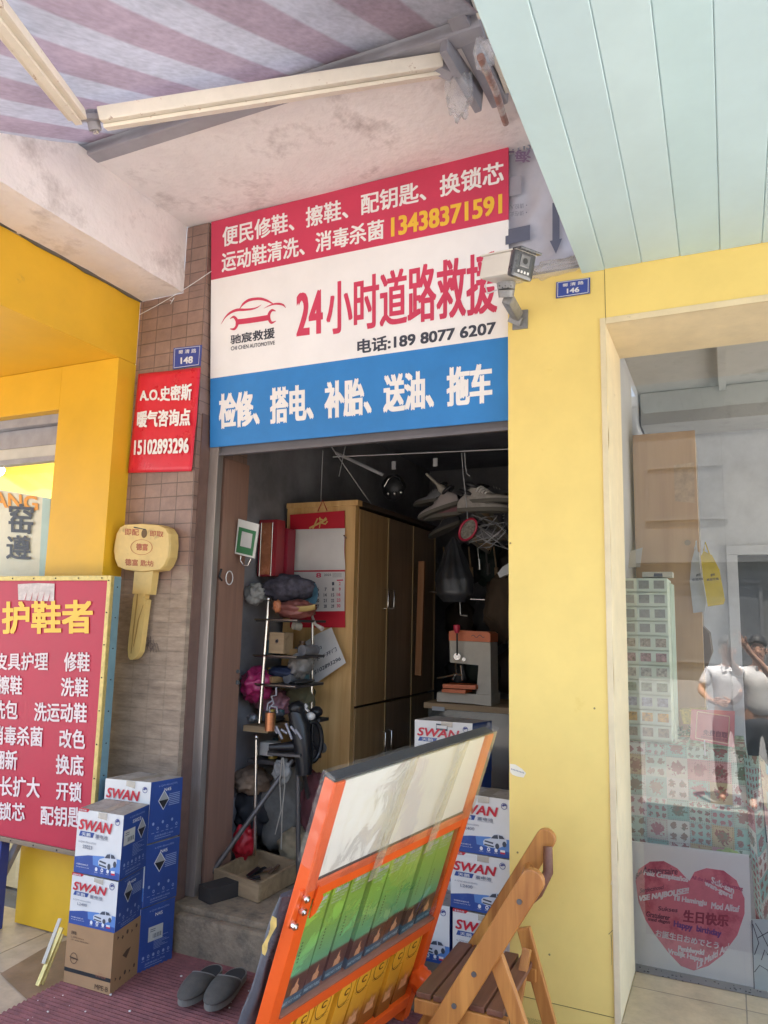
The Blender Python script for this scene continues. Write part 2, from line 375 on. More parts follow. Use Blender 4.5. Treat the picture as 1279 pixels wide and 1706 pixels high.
# red-brown ribbed door mat
mm = mat('red_brown_ribbed_mat', (.20, .07, .065), .85, vs=14, var=.25, bump=.4, bs=90, spot=((.11, .04, .04), 9, .55, .75))
g = MB().use(mm); x0, x1, y0, y1 = -2.625, 1.2, 1.0, 2.965; n = 86
vs = []; fs = []
for i in range(n + 1):
    y = y0 + (y1 - y0) * i / n
    for (yy, z) in ((y, .004), (y + .008, .011), (y + .014, .011)):
        vs += [(x0, yy, z), (x1, yy, z)]
for i in range(len(vs) // 2 - 1): fs.append((2 * i, 2 * i + 1, 2 * i + 3, 2 * i + 2))
g.add(vs, fs)
tag(g.build('door_mat'), 'red brown ribbed mat spread on the ground before the shop step', 'mat')
g = MB().use(mat('pale_crumbs', (.7, .66, .6), .9))
for i in range(70):
    p = V((random.uniform(-2.6, -1.5), random.uniform(1.9, 2.9), .012)); r = random.uniform(.0015, .006)
    g.blob(p, (r, r, r * .6), i, .4, 2, 1)
tag(g.build('litter'), 'pale scattered crumbs and chips on the red brown mat', 'litter', kind='stuff')
# concrete doorstep
g = MB().use(concrete)
g.box((-2.45, 3.0, -.01), (-1.30, 3.42, .2), .012); g.box((-2.40, 2.955, -.01), (-1.3, 2.998, .176), .015)
tag(g.build('doorstep'), 'worn stained concrete doorstep in front of the dark shop', 'step')

# ------------------------------------------------------------------ left column, plaster ceiling and beam
g = MB().use(col_tile)
g.box((-2.92, 3.0, 0), (-2.47, 3.45, 3.279)); g.box((-2.619, 3.0, 3.281), (-2.47, 3.45, 3.658))
t = tag(g.build('tiled_column'), 'brown tiled column with bare cement lower half beside the doorway', 'column')
g = MB().use(mat('brown_jamb_paint', (.17, .10, .08), .5, vs=10, var=.2, bump=.1))
g.box((-2.469, 3.03, .02), (-2.462, 3.105, 2.6)); g.build('jamb', parent=t)
# scribbles on the column
g = MB().use(mat('pen_scribble', (.12, .09, .08), .8))
z6 = zm(180, 860, .1466); pl3 = dict(Y=2.998)
for k in range(3):
    pts = [at(*z6(400 + 40 * k + 6 * i + 9 * math.sin(i * 2.1 + k), 1420 + 60 * k * .6 + 60 * math.sin(i * 1.3)), **pl3) for i in range(16)]
    g.ribbon(pts, [.0025] * 16, (0, -1, 0), .0005)
g.build('pen_scribble', parent=t)

slab = thing('plaster_ceiling', 'stained pinkish old plaster ceiling over the doorway with a beam on its left', 'ceiling', (-1.8, 2.7, 3.66))
def wob(p, a=.006, f=3.): return V(p) + V((0, 0, a * noise.noise(V(p) * f)))
g = MB().use(plaster)
g.grid(lambda u, v: wob((-2.62 + 2.3 * u, 2.36 + .9 * v, 3.663), .012, 4), 40, 20)
g.box((-2.62, 2.36, 3.69), (-.3, 3.3, 3.8)); g.build('soffit', parent=slab)
g = MB().use(plaster).box((-1.25, .7, 3.92), (.6, 3.3, 4.05)); g.build('sun_gap_slab', parent=slab)  # unseen slab added to stop sun leaking between awning and mint canopy
g = MB().use(plaster)
def beamside(u, v):
    return V((-2.62 + .012 * noise.noise(V((u * 6, v * 3, 1))), 1.7 + 1.3 * u, 3.281 + (3.672 - 3.281) * v))
g.grid(beamside, 40, 12)
g.grid(lambda u, v: V((-2.93 + .31 * u, 1.7 + 1.3 * v, 3.281 + .006 * noise.noise(V((u * 3, v * 6, 4))))).lerp(beamside(v, 0), 1 if u == 1 else 0), 10, 40)
g.box((-3.4, 1.7, 3.32), (-2.66, 3.0, 3.66)); g.build('beam', parent=slab)
g = MB().use(mat('dark_crust', (.13, .12, .11), .9))
g.tube([(-2.915, 1.7 + .1 * i, 3.284 + .004 * (i % 3)) for i in range(14)], [.012 + .006 * ((i * 7) % 5) / 5 for i in range(14)], 6); g.build('joint_seam', parent=slab)

uw = MB().use(mat('upper_render', (.5, .47, .42), .85)); uw.box((-9, 3.46, 3.13), (8, 3.7, 13.2)); tag(uw.build('upper_shade_wall'), 'plain rendered unseen upper wall built tall above the shop fronts to shade the awning', 'wall')  # out of view; its height is set to shade the awning
# ------------------------------------------------------------------ yellow shop on the left
lw = thing('yellow_storefront', 'deep yellow clad shopfront with jutting canopy left of the tiled column', 'shopfront', (-3.6, 2.87, 0))
YW = 2.87
g = MB().use(yellow_l)
g.box((-3.335, YW, 0), (-2.92, 3.2, 2.913), .003)                        # pier
g.build('pier', parent=lw)
g = MB().use(yellow_l); g.box((-6.5, YW, 2.666), (-3.3355, 3.2, 2.913), .003); g.build('lintel', parent=lw)
g = MB().use(yellow_l); g.box((-6.5, .9, 2.915), (-2.921, 3.0, 3.277), .003); g.build('canopy', parent=lw)
g = MB().use(grey_steel)
g.box((-6.5, 2.93, 2.615), (-3.337, 3.05, 2.6655)); g.box((-6.5, 2.97, 2.50), (-3.337, 3.06, 2.612), .01)
g.box((-6.5, 2.95, 2.40), (-3.337, 3.0, 2.43)); g.build('shutter_box', alu, parent=lw)
g = MB().use(mat('pale_shutter_band', (.55, .54, .5), .4, var=.1)); g.box((-6.5, 2.96, 2.432), (-3.338, 3.02, 2.498), .006); g.build('shutter_band', parent=lw)
lglass = glassmat('left_shop_glass', .02, (.98, .98, .96))
g = MB().use(lglass); g.quad((-6.5, 3.02, 0.05), (-3.34, 3.02, .05), (-3.34, 3.02, 2.4), (-6.5, 3.02, 2.4)); g.build('window_pane', parent=lw)
g = MB().use(mat('left_room_yellow', (.62, .46, .05), .5)).quad((-6.5, 4.6, 0), (-3.3, 4.6, 0), (-3.3, 4.6, 3.1), (-6.5, 4.6, 3.1))
g.use(mat('left_room_pale', (.55, .5, .36), .6)).quad((-6.5, 3.2, 2.9), (-6.5, 4.6, 2.9), (-3.3, 4.6, 2.9), (-3.3, 3.2, 2.9))
g.quad((-3.33, 3.2, 0), (-3.33, 3.2, 3.1), (-3.33, 4.6, 3.1), (-3.33, 4.6, 0)); g.quad((-6.5, 3.2, .0), (-3.3, 3.2, .0), (-3.3, 4.6, .0), (-6.5, 4.6, .0))
g.build('back_room', parent=lw)
g = MB(); em = bpy.data.materials.new('lit_lamp'); em.use_nodes = True; eb = em.node_tree.nodes['Principled BSDF']; eb.inputs['Emission Color'].default_value = (1, .96, .85, 1); eb.inputs['Emission Strength'].default_value = 6
lp_ = at(-3, 783, Y=4.0); lm = thing('ceiling_lamp', 'small round lit lamp inside the left yellow shop', 'lamp', lp_); g.use(em).blob(lp_, (.05, .05, .05), 1, 0, 1, 2); g.build('globe', parent=lm); g = MB().use(grey_steel).cyl(lp_ + V((0, 0, .05)), V((lp_.x, lp_.y, 2.9)), .008, 8); g.build('stem', parent=lm)
ll = bpy.data.lights.new('lamp_light', 'POINT'); ll.energy = 7; ll.color = (1, .95, .82); ll.shadow_soft_size = .06; lo_ = bpy.data.objects.new('lamp_light', ll); COL.objects.link(lo_); lo_.location = lp_ + V((0, -.02, -.12))
# poster board in the window
zp = zm(0, 680, .17); PB = dict(Y=2.985)
def q4(z, pl, a, b, c, d): return [at(*z(*p), **pl) for p in (a, b, c, d)]
po = thing('window_poster', 'pale poster with orange Latin letters and black brush characters in the left window', 'poster', at(*zp(200, 1620), **PB))
g = MB().use(mat('pale_poster', (.70, .69, .56), .5)); a = at(*zp(-250, 760), **PB); b_ = at(*zp(500, 885), **PB); c_ = at(*zp(440, 1700), **PB); d_ = at(*zp(-250, 1700), **PB)
g.prism([d_, c_, b_, a], (0, .012, 0))
g.use(mat('pale_cyan_strip', (.40, .55, .52), .4)).prism([at(*zp(380, 1700), Y=2.983), c_ - V((0, .002, 0)), b_ - V((0, .002, 0)), at(*zp(418, 872), Y=2.983)], (0, .001, 0)); g.build('poster_sheet', parent=po)
g = MB().use(mat('orange_letter', (.78, .33, .04), .5)); g.text('ANG', q4(zp, PB, (-60, 968), (385, 1010), (375, 866), (-60, 812)), .05, .006)
g.use(dark_v); g.text('窑', q4(zp, PB, (95, 1230), (335, 1240), (355, 945), (95, 930)), .03, .009); g.text('遵', q4(zp, PB, (70, 1480), (320, 1490), (315, 1250), (80, 1240)), .03, .009)
g.build('lettering', parent=po)

# ------------------------------------------------------------------ yellow facade on the right with the shop window
yf = thing('yellow_facade', 'light yellow painted wall with a big cream framed shop window right of the doorway', 'wall', (-.6, 3.0, 0))
g = MB().use(yellow_r)
NP = 40
def pier(u, v): return V((-.818 + .408 * u + (.0015 * noise.noise(V((v * 30, 0, 0))) if u == 0 else 0), 3.0, 3.03 * v))
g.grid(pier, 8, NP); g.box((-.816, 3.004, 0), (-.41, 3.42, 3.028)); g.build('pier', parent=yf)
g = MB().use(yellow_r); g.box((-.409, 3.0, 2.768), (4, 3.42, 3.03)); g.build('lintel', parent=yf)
g = MB().use(mat('panel_gap', (.2, .14, .05), .8)); g.box((-.4105, 2.9985, 2.792), (-.4085, 3.001, 3.0)); g.build('panel_joint', parent=yf)
g = MB().use(mat('panel_gap', (.2, .14, .05), .8)); g.box((-.81, 2.9985, .148), (-.435, 2.9995, .150)); g.build('panel_joint', parent=yf)
g = MB().use(cream)
def rev(u, v): return V((-.4085 + .004 * noise.noise(V((v * 25, u * 3, 1))) * (1 if u == 0 else 0), 2.996 + .434 * u, .142 + 2.62 * v))
g.grid(rev, 6, 60)
g.grid(lambda u, v: V((-.4085 + 4.4 * v, 2.996 + .434 * u, 2.762 + .003 * noise.noise(V((v * 60, u * 3, 2))))), 6, 60)
g.box((-.432, 2.992, .0), (-.409, 3.0, 2.79), .003); g.box((-.4085, 2.992, 2.763), (4, 2.9995, 2.79), .003)
g.build('window_frame', parent=yf)
g = MB().use(sill_tile); g.box((-.4085, 3.0, 0), (4, 3.44, .14), .004); g.build('window_sill', parent=yf)
g = MB().use(glassmat('shop_window_glass', .10, (.98, .99, .985))); g.quad((-.408, 3.43, .141), (4, 3.43, .141), (4, 3.43, 2.76), (-.408, 3.43, 2.76)); g.build('window_pane', parent=yf)
g = MB().use(mat('peeled_paint', (.80, .75, .60), .7))
z2 = zm(600, 1030, .246); Yp = dict(Y=2.9985)
g.poly([at(*z2(*p), **Yp) for p in [(1012, 985), (1050, 990), (1095, 1020), (1122, 1048), (1105, 1078), (1060, 1070), (1030, 1058), (1014, 1040)]])
g.use(print_g); 
for k in range(9): g.quad(*[at(*z2(1022 + 10 * k + a, 1010 + 3.2 * k + b), Y=2.9975) for a, b in ((0, 14), (6, 16), (6, 8), (0, 6))])
g.build('peeled_patch', parent=yf)
zy = zm(1000, 1220, .28498); sc_ = mat('scuff_mark', (.28, .20, .08), .8)
for pts, w in (([(48, 1180), (62, 1165), (90, 1140)], .003), ([(62, 1180), (66, 1270), (64, 1360)], .002), ([(62, 890), (72, 830), (80, 790)], .0025)):
    g = MB().use(sc_ if w > .0025 or pts[0][1] > 1000 else mat('pale_scratch', (.85, .76, .5), .7)); g.ribbon([at(*zy(*p), Y=2.9985) for p in pts], [w, w * .6, w * .4], (0, -1, 0), .0005); g.build('scuff_mark', parent=yf)
for px_, py_ in ((915, 1590), (850, 905), (862, 1420), (990, 1180)):
    g = MB().use(sc_).disc(at(px_, py_, Y=2.9985), (.004, 0, 0), (0, 0, .004), 10, .0005); g.build('scuff_mark', parent=yf)

# ------------------------------------------------------------------ mint panel canopy on the right
mint = mat('mint_metal_panel', (.52, .69, .73), .42, vs=2, var=.07, bump=.06, bs=6)
SM = math.tan(R(6.6)); mz = lambda y: 3.0 + (3 - y) * SM
mc = thing('mint_canopy', 'pale mint canopy of long ceiling panels above the yellow wall', 'canopy', (.5, 2.9, 3.0))
pn = ((0, 3, 3.0), (0, SM, 1)); x = -.50; W = .145; i = 0
edges = [-.408 + W * k for k in range(-1, 22)]
for k in range(len(edges) - 1):
    xa, xb = edges[k] + .0005, edges[k + 1] - .0005
    g = MB().use(mat('mint_metal_panel_%d' % (k * 7 % 4), [(.52, .69, .73), (.50, .68, .71), (.535, .70, .735), (.51, .675, .72)][k * 7 % 4], .42, vs=2, var=.07, bump=.06, bs=6)); ya, yb = .55, 2.998
    if k == 0: xa = -.535
    ofs = .0018 * math.sin(k * 12.9); tlt = .0022 * math.sin(k * 7.3)
    def pt(x, y, dz=0): return V((x, y, mz(y) + dz + ofs + tlt * (y - 1.7)))
    b = .0028
    prof = [(xa, b), (xa + b, 0), (xb - b, 0), (xb, b), (xb, .03), (xa, .03)]
    if k == 0: prof = [(xa, 0), (xb - b, 0), (xb, b), (xb, .03), (xa, .03)]
    vs = [pt(px if not (k == 0 and px == xa) else -.500, yb, dz) for px, dz in prof] + [pt(px if not (k == 0 and px == xa) else -.545 - .03, ya, dz) for px, dz in prof]
    n = len(prof); g.add(vs, [(j, j + n, (j + 1) % n + n, (j + 1) % n) for j in range(n)] + [tuple(range(n)), tuple(range(2 * n - 1, n - 1, -1))])
    g.build('ceiling_panel', parent=mc)
g = MB().use(grey_steel); g.prism([(-.48, 2.99, 3.04), (2.7, 2.99, 3.04), (2.7, .6, 3.04 + 2.39 * SM), (-.52, .6, 3.04 + 2.39 * SM)], (0, 0, .12)); g.build('deck', parent=mc)

# ------------------------------------------------------------------ awning: fabric, roller beam, folding arms, bracket
aw = thing('striped_awning', 'faded purple and grey striped fabric awning on folding arms at top left', 'awning', (-2, 2.3, 3.7))
m = bpy.data.materials.new('striped_awning_fabric'); m.use_nodes = True; t_ = m.node_tree; N = t_.nodes; L = t_.links
b = N['Principled BSDF']; b.inputs['Roughness'].default_value = .8
gg = N.new('ShaderNodeNewGeometry'); sp = N.new('ShaderNodeSeparateXYZ'); L.new(gg.outputs['Position'], sp.inputs[0])
nz = N.new('ShaderNodeTexNoise'); nz.inputs['Scale'].default_value = 5; nz.inputs['Detail'].default_value = 6; L.new(gg.outputs['Position'], nz.inputs['Vector'])
md = N.new('ShaderNodeMath'); md.operation = 'PINGPONG'; md.inputs[1].default_value = .155
sh = N.new('ShaderNodeMath'); sh.inputs[1].default_value = .03; L.new(sp.outputs[0], sh.inputs[0]); L.new(sh.outputs[0], md.inputs[0])
st = N.new('ShaderNodeMapRange'); st.inputs[1].default_value = .070; st.inputs[2].default_value = .082; L.new(md.outputs[0], st.inputs[0])
mx = N.new('ShaderNodeMix'); mx.data_type = 'RGBA'; mx.inputs[6].default_value = (.37, .285, .32, 1); mx.inputs[7].default_value = (.47, .465, .50, 1); L.new(st.outputs[0], mx.inputs[0])
ns = N.new('ShaderNodeTexNoise'); ns.inputs['Scale'].default_value = 60; ns.inputs['Detail'].default_value = 3
mp = N.new('ShaderNodeMapping'); mp.inputs['Scale'].default_value = (1, .06, 1); L.new(gg.outputs['Position'], mp.inputs[0]); L.new(mp.outputs[0], ns.inputs['Vector'])
dm = N.new('ShaderNodeMix'); dm.data_type = 'RGBA'; dm.blend_type = 'MULTIPLY'; dm.inputs[0].default_value = .6
ad = N.new('ShaderNodeMath'); L.new(nz.outputs['Fac'], ad.inputs[0]); L.new(ns.outputs['Fac'], ad.inputs[1]); 
L.new(mx.outputs[2], dm.inputs[6]); L.new(ad.outputs[0], dm.inputs[7]); L.new(dm.outputs[2], b.inputs['Base Color'])
tl = N.new('ShaderNodeBsdfTranslucent'); L.new(dm.outputs[2], tl.inputs[0]); ms = N.new('ShaderNodeMixShader'); ms.inputs[0].default_value = .2
L.new(b.outputs[0], ms.inputs[1]); L.new(tl.outputs[0], ms.inputs[2]); L.new(ms.outputs[0], N['Material Output'].inputs[0])
SA = math.tan(R(23.5))
def awf(u, v):
    x = -7 + 6.28 * u; y = 2.27 - 1.9 * v
    return V((x, y, 3.72 - (2.33 - y) * SA - .05 * math.sin(math.pi * v) + .012 * math.sin(x * 20.26) * v))
g = MB().use(m); g.grid(awf, 160, 24); g.build('fabric', parent=aw)
beamm = mat('grey_awning_beam', (.36, .35, .38), .55, vs=6, var=.12)
g = MB().use(beamm); g.box((-7, 2.285, 3.655), (-.72, 2.36, 3.80), .01); g.tube([(-7, 2.24, 3.755), (-.74, 2.24, 3.755)], .05, 16); g.build('roller_beam', parent=aw)
pa = lambda x, y: at(x, y, pl=((0, 2.33, 3.62), (0, -SA, 1)))
arm_up = V((0, -SA, 1))
E_ = pa(155, 200); S_ = pa(735, 108)
g = MB().use(steel_w); a = pa(172, 197)
g.beam(a, S_, .125, .05, arm_up, .008)
g.beam(a + arm_up * -.031, S_ + arm_up * -.031, .05, .014, arm_up, .003); g.build('arm', parent=aw)
f0 = pa(128, 192); f1 = pa(-190, -215)
g = MB().use(steel_w); g.beam(f0, f1, .07, .04, arm_up, .008); g.beam(f0 - arm_up * .026, f1 - arm_up * .026, .026, .014, arm_up, .003); g.build('arm', parent=aw)
g = MB().use(grey_steel); g.cyl(E_ + arm_up * .03, E_ - arm_up * .035, .024, 16); g.beam(pa(132, 196), pa(178, 197), .05, .02, arm_up, .004); g.use(chrome).cyl(E_ - arm_up * .035, E_ - arm_up * .045, .012, 10); g.build('elbow', parent=aw)
sb = S_
g = MB().use(grey_steel)
g.beam(sb + V((-.02, -.03, .03)), sb + V((.06, .02, -.01)), .05, .12, (0, 0, 1), .008)
g.beam(sb + V((.05, -.10, .03)), sb + V((.09, .20, -.02)), .03, .16, (0, 0, 1), .006)
g.beam(sb + V((.10, -.30, .10)), sb + V((.16, .26, -.0)), .07, .10, (0, 0, 1), .01)
g.use(steel_w).beam(sb + V((.18, -.45, .13)), sb + V((.20, .22, .0)), .018, .06, (0, 0, 1), .003)
g.build('wall_bracket', parent=aw)
film = filmmat('crumpled_clear_film', (.8, .8, .82), .72, .1, .9, 16)
def crumple(c, rad, seed, name, label):
    g = MB().use(film); g.blob(c, rad, seed, .45, 2.6, 4)
    return tag(g.build(name), label, 'plastic film')
crumple(at(765, 155, Y=2.45), (.045, .05, .09), 3, 'plastic_wrap', 'crumpled clear plastic hanging under the awning bracket')
crumple(at(806, 92, Y=2.3), (.03, .05, .05), 9, 'plastic_wrap', 'shiny scrap of clear plastic tucked beside the mint canopy edge')
rust = mat('rusty_pipe_paint', (.33, .19, .16), .7, vs=12, var=.25, spot=((.55, .5, .47), 10, .5, .65))
g = MB().use(rust); g.tube([at(800, 95, Y=2.25), at(825, 150, Y=2.45), at(842, 205, Y=2.8)], .014, 10)
tag(g.build('old_pipe'), 'rust brown peeling pipe running beside the mint canopy edge', 'pipe')

# grey printed wrapping tucked above the yellow wall (upside-down print)
ws = thing('printed_wrapping', 'grey printed packing sheet with upside down lettering stuffed above the yellow wall', 'packing sheet', at(850, 455, Y=3.0))
ZW = zm(680, 20, .2696); wp = dict(Y=3.06); wq = lambda x, y, Y=3.06: at(*ZW(x, y), Y=Y)
g = MB().use(mat('grey_packing_sheet', (.52, .51, .56), .4, vs=4, var=.1, bump=.3, bs=7))
def sheet(u, v):
    p = wq(600, 1640).lerp(wq(1100, 1560), u).lerp(wq(600, 735).lerp(wq(1100, 650), u), v); p.y += .02 * noise.noise(V((u * 5, v * 6, 3))); return p
g.grid(sheet, 24, 30); g.build('sheet', parent=ws)
g = MB().use(mat('purple_print', (.20, .13, .22), .5)); 
def up(s, x0, y0, x1, y1, b=0.): g.text(s, [wq(x1, y0 - 12, 3.03), wq(x0, y0, 3.03), wq(x0, y1, 3.03), wq(x1, y1 - 12, 3.03)], b, .004)
up('海上', 560, 865, 760, 945, .04)
g.use(print_g); up('SHANGHAI', 400, 805, 760, 868, .03); up('• 请投入', 630, 1195, 735, 1225); up('• 请在此', 626, 1240, 735, 1270)
g.use(mat('slate_print', (.12, .13, .18), .5)); Yq = 3.028
g.quad(wq(600, 1440, Yq), wq(752, 1408, Yq), wq(752, 1315, Yq), wq(600, 1347, Yq))
g.poly([wq(*p, Yq) for p in [(912, 1495), (950, 1400), (934, 1402), (934, 1180), (890, 1180), (890, 1412), (873, 1415)]])
g.use(mat('qr_blank_grey', (.33, .32, .36), .5)).quad(wq(620, 1140, Yq), wq(700, 1125, Yq), wq(700, 1010, Yq), wq(620, 1022, Yq))
g.build('printing', parent=ws)
g = MB().use(film); g.blob(at(925, 452, Y=3.02), (.17, .05, .035), 5, .5, 3.5, 4, Matrix.Rotation(R(-6), 3, 'Y'))
tag(g.build('plastic_wrap'), 'roll of crumpled clear plastic lying along the top of the yellow wall', 'plastic film')
# thin wire from the beam corner to the sign
g = MB().use(print_w); g.tube(bend(None, at(233, 524, Y=2.97), at(352, 452, Y=2.97), .01), .002, 6); g.tube([at(283, 500, Y=2.97), at(287, 502, Y=2.965), at(284, 507, Y=2.965), at(290, 496, Y=2.965)], .0025, 6)
tag(g.build('thin_wire'), 'thin pale wire knotted across the top of the tiled column', 'wire')
# ------------------------------------------------------------------ the main shop sign
sgn = thing('shop_sign', 'large red, white and blue roadside rescue sign above the dark doorway', 'sign', at(600, 725, Y=3.08))
TL, TR = at(352, 370, Y=3.0), at(846.5, 245.5, Y=3.0); BL, BR = at(349.5, 745.5, Y=3.085), at(846.5, 700, Y=3.085)
SN = (BR - BL).cross(TL - BL).normalized(); SP = (TL + BL + TR + BR) / 4
spl = dict(pl=(SP, SN)); sz = zm(340, 240, .4066)
S4 = lambda a, b, c, d: [at(*sz(*p), **spl) for p in (a, b, c, d)]
def lerpq(u, v): return BL.lerp(BR, u).lerp(TL.lerp(TR, u), v)
vw0 = (at(351, 467, **spl) - BL).length / (TL - BL).length; vb0 = (at(350, 631, **spl) - BL).length / (TL - BL).length
vw1 = (at(846, 366, **spl) - BR).length / (TR - BR).length; vb1 = (at(846, 561, **spl) - BR).length / (TR - BR).length
def edge(u, va, vb): return BL.lerp(TL, va).lerp(BR.lerp(TR, vb), u)
for nm, m_, lo, hi in (('blue_band', blue_v, (0, 0), (vb0, vb1)), ('white_band', white_paint, (vb0, vb1), (vw0, vw1)), ('red_band', red_v, (vw0, vw1), (1, 1))):
    g = MB().use(m_); g.prism([edge(0, *lo), edge(1, *lo), edge(1, *hi), edge(0, *hi)], -SN * .012); g.build(nm, parent=sgn)
g = MB().use(white_paint)
g.text('便民修鞋、擦鞋、配钥匙、换锁芯', S4((75, 424), (1228, 160), (1228, 68), (75, 342)), .028)
g.text('运动鞋清洗、消毒杀菌', S4((72, 528), (738, 388), (738, 305), (72, 445)), .028)
g.text('检修、搭电、补胎、送油、拖车', S4((60, 1170), (1182, 1060), (1182, 893), (60, 1023)), .04)
g.use(yell_v).text('13438371591', S4((765, 383), (1222, 285), (1222, 203), (765, 302)), .05)
g.use(red_v).text('24', S4((377, 790), (488, 776), (488, 594), (377, 612)), .035)
g.text('小时道路救援', S4((500, 785), (1202, 690), (1202, 432), (500, 568)), .02)
g.use(dark_v).text('电话:189 8077 6207', S4((627, 862), (1196, 782), (1196, 718), (627, 802)), .045)
g.text('驰宸救援', S4((108, 822), (290, 796), (290, 750), (108, 784)), .04); g.text('CHI CHEN AUTOMOTIVE', S4((110, 847), (290, 822), (290, 806), (110, 830)), .03)
g.build('lettering', parent=sgn)
lz = zm(360, 480, .1251); LP = lambda pts: [at(*lz(*p), **spl) for p in pts]; k = .00034
g = MB().use(red_v)
def rib(pts, ws):
    # smooth the stroke
    P = LP(pts); out = []; ow = []
    for i in range(len(P) - 1):
        p0 = P[max(i - 1, 0)]; p1 = P[i]; p2 = P[i + 1]; p3 = P[min(i + 2, len(P) - 1)]
        for j in range(6):
            t = j / 6; out.append(.5 * ((2 * p1) + (p2 - p0) * t + (2 * p0 - 5 * p1 + 4 * p2 - p3) * t * t + (3 * p1 - p0 - 3 * p2 + p3) * t ** 3)); ow.append((ws[i] * (1 - t) + ws[i + 1] * t) * k)
    out.append(P[-1]); ow.append(ws[-1] * k); g.ribbon(out, ow, SN)
rib([(65, 485), (120, 395), (190, 330), (280, 293), (380, 290), (480, 280), (550, 258), (605, 222)], [2, 22, 40, 46, 38, 28, 18, 2])
rib([(312, 280), (360, 215), (430, 165), (520, 146), (600, 146), (680, 170), (760, 213)], [5, 38, 46, 42, 42, 34, 14])
rib([(635, 272), (700, 240), (770, 215), (840, 212), (895, 228), (930, 268)], [2, 16, 28, 34, 28, 2])
rib([(185, 412), (235, 385), (275, 430), (280, 490), (245, 545), (185, 545)], [8, 38, 52, 52, 42, 8])
rib([(795, 308), (745, 298), (708, 345), (705, 405), (738, 462), (798, 440)], [8, 40, 52, 52, 40, 8])
rib([(262, 455), (400, 440), (600, 411), (722, 390)], [85, 85, 85, 85])
g.build('car_and_spanner_emblem', parent=sgn)
# track under the sign
g = MB().use(alu); g.box((-2.462, 3.1, .2), (-2.405, 3.145, 2.44), .003); 
g.build('guide_rail'); gr = bpy.data.objects['guide_rail']; tag(gr, 'pale worn aluminium shutter guide rail standing at the left of the doorway', 'guide rail')
g = MB().use(mat('dark_head_track', (.16, .15, .16), .5, metal=.3)); g.box((-2.45, 3.12, 2.395), (-.80, 3.17, 2.50)); g.box((-2.45, 3.105, 2.385), (-.80, 3.119, 2.4))
tag(g.build('head_track'), 'dark metal track across the doorway just below the big sign', 'track')
g = MB().use(brown_door); g.box((-2.45, 3.18, .205), (-2.415, 3.40, 2.39), .003); fd = tag(g.build('folded_door'), 'brown wooden door leaf folded back inside the left of the doorway', 'door')
g = MB().use(black_m); zz = zm(330, 730, .2345); g.tube([at(*zz(165, 930), X=-2.41), at(*zz(150, 985), X=-2.405), at(*zz(168, 1010), X=-2.41)], .006, 6); g.build('latch', parent=fd)
g = MB().use(black_m); g.cyl(at(*zm(330, 1100, .2461)(268, 75), X=-2.414), at(*zm(330, 1100, .2461)(268, 75), X=-2.408), .010, 12); g.cyl(at(*zm(330, 1100, .2461)(266, 150), X=-2.414), at(*zm(330, 1100, .2461)(266, 150), X=-2.408), .012, 12); g.build('lock_hole', parent=fd)
g = MB().use(print_w); c = at(*zz(222, 992), X=-2.395); g.tube([c + V((0, .03 * math.sin(a * .524), .036 * math.cos(a * .524))) for a in range(13)], .003, 6)
tag(g.build('plastic_ring'), 'white plastic ring hanging on the brown folded door', 'ring')

# ------------------------------------------------------------------ number plates, red notice, key, red board
def plate(num, zf, TLp, TRp, BRp, BLp, road, nq, Y, label):
    pl = dict(Y=Y); Q = [at(*zf(*p), **pl) for p in (BLp, BRp, TRp, TLp)]
    t = thing('house_number_plate', label, 'number plate', (Q[0] + Q[1]) / 2, 'blue house number plates')
    g = MB().use(blue_plate).prism(Q, (0, .006, 0))
    g.use(print_w); c = sum(Q, V((0, 0, 0))) / 4
    for i in range(4):
        a = c.lerp(Q[i], .90); b = c.lerp(Q[(i + 1) % 4], .90); g.ribbon([a, b], [.0025] * 2, (0, -1, 0), .0006)
    g.build('plate', parent=t)
    g = MB().use(print_w).text('蜀 清 路', [at(*zf(*p), **pl) for p in road], .02, .001); g.text(num, [at(*zf(*p), **pl) for p in nq], .07, .001); g.build('lettering', parent=t)
plate('148', zm(0, 480, .3127), (925, 320), (1073, 303), (1065, 412), (920, 432), ((950, 352), (1045, 345), (1047, 322), (952, 332)), ((962, 406), (1027, 401), (1030, 362), (962, 370)), 2.99, 'blue number plate reading 148 on the brown tiled column')
plate('146', zm(800, 410, .1564), (808, 385), (1168, 335), (1165, 500), (805, 555), ((875, 438), (1100, 408), (1100, 370), (875, 405)), ((920, 508), (1055, 490), (1055, 435), (920, 455)), 2.99, 'blue number plate reading 146 on the yellow wall by the camera')
zr = zm(0, 480, .3127); rp = dict(Y=2.985); Q = [at(*zr(*p), **rp) for p in ((682, 985), (1020, 975), (1070, 425), (740, 460))]
rs = thing('red_notice', 'bright red square notice with white lettering stuck on the tiled column', 'notice', (Q[0] + Q[1]) / 2)
g = MB().use(red_sign)
def rsf(u, v):
    p = Q[0].lerp(Q[1], u).lerp(Q[3].lerp(Q[2], u), v); p.y += .006 * noise.noise(V((u * 3, v * 3, 8))) - .004 * max(0, v - .85) * 6; return p
g.grid(rsf, 20, 20); g.build('panel', parent=rs, solid=.003)
g = MB().use(white_paint); rq = lambda *ps: [at(*zr(*p), Y=2.976) for p in ps]
g.text('A.O.史密斯', rq((744, 608), (1020, 600), (1024, 506), (746, 536)), .045); g.text('暖气咨询点', rq((728, 745), (1014, 735), (1018, 640), (732, 655)), .045)
g.text('15102893296', rq((712, 890), (1005, 880), (1008, 796), (716, 810)), .045); g.build('lettering', parent=rs)
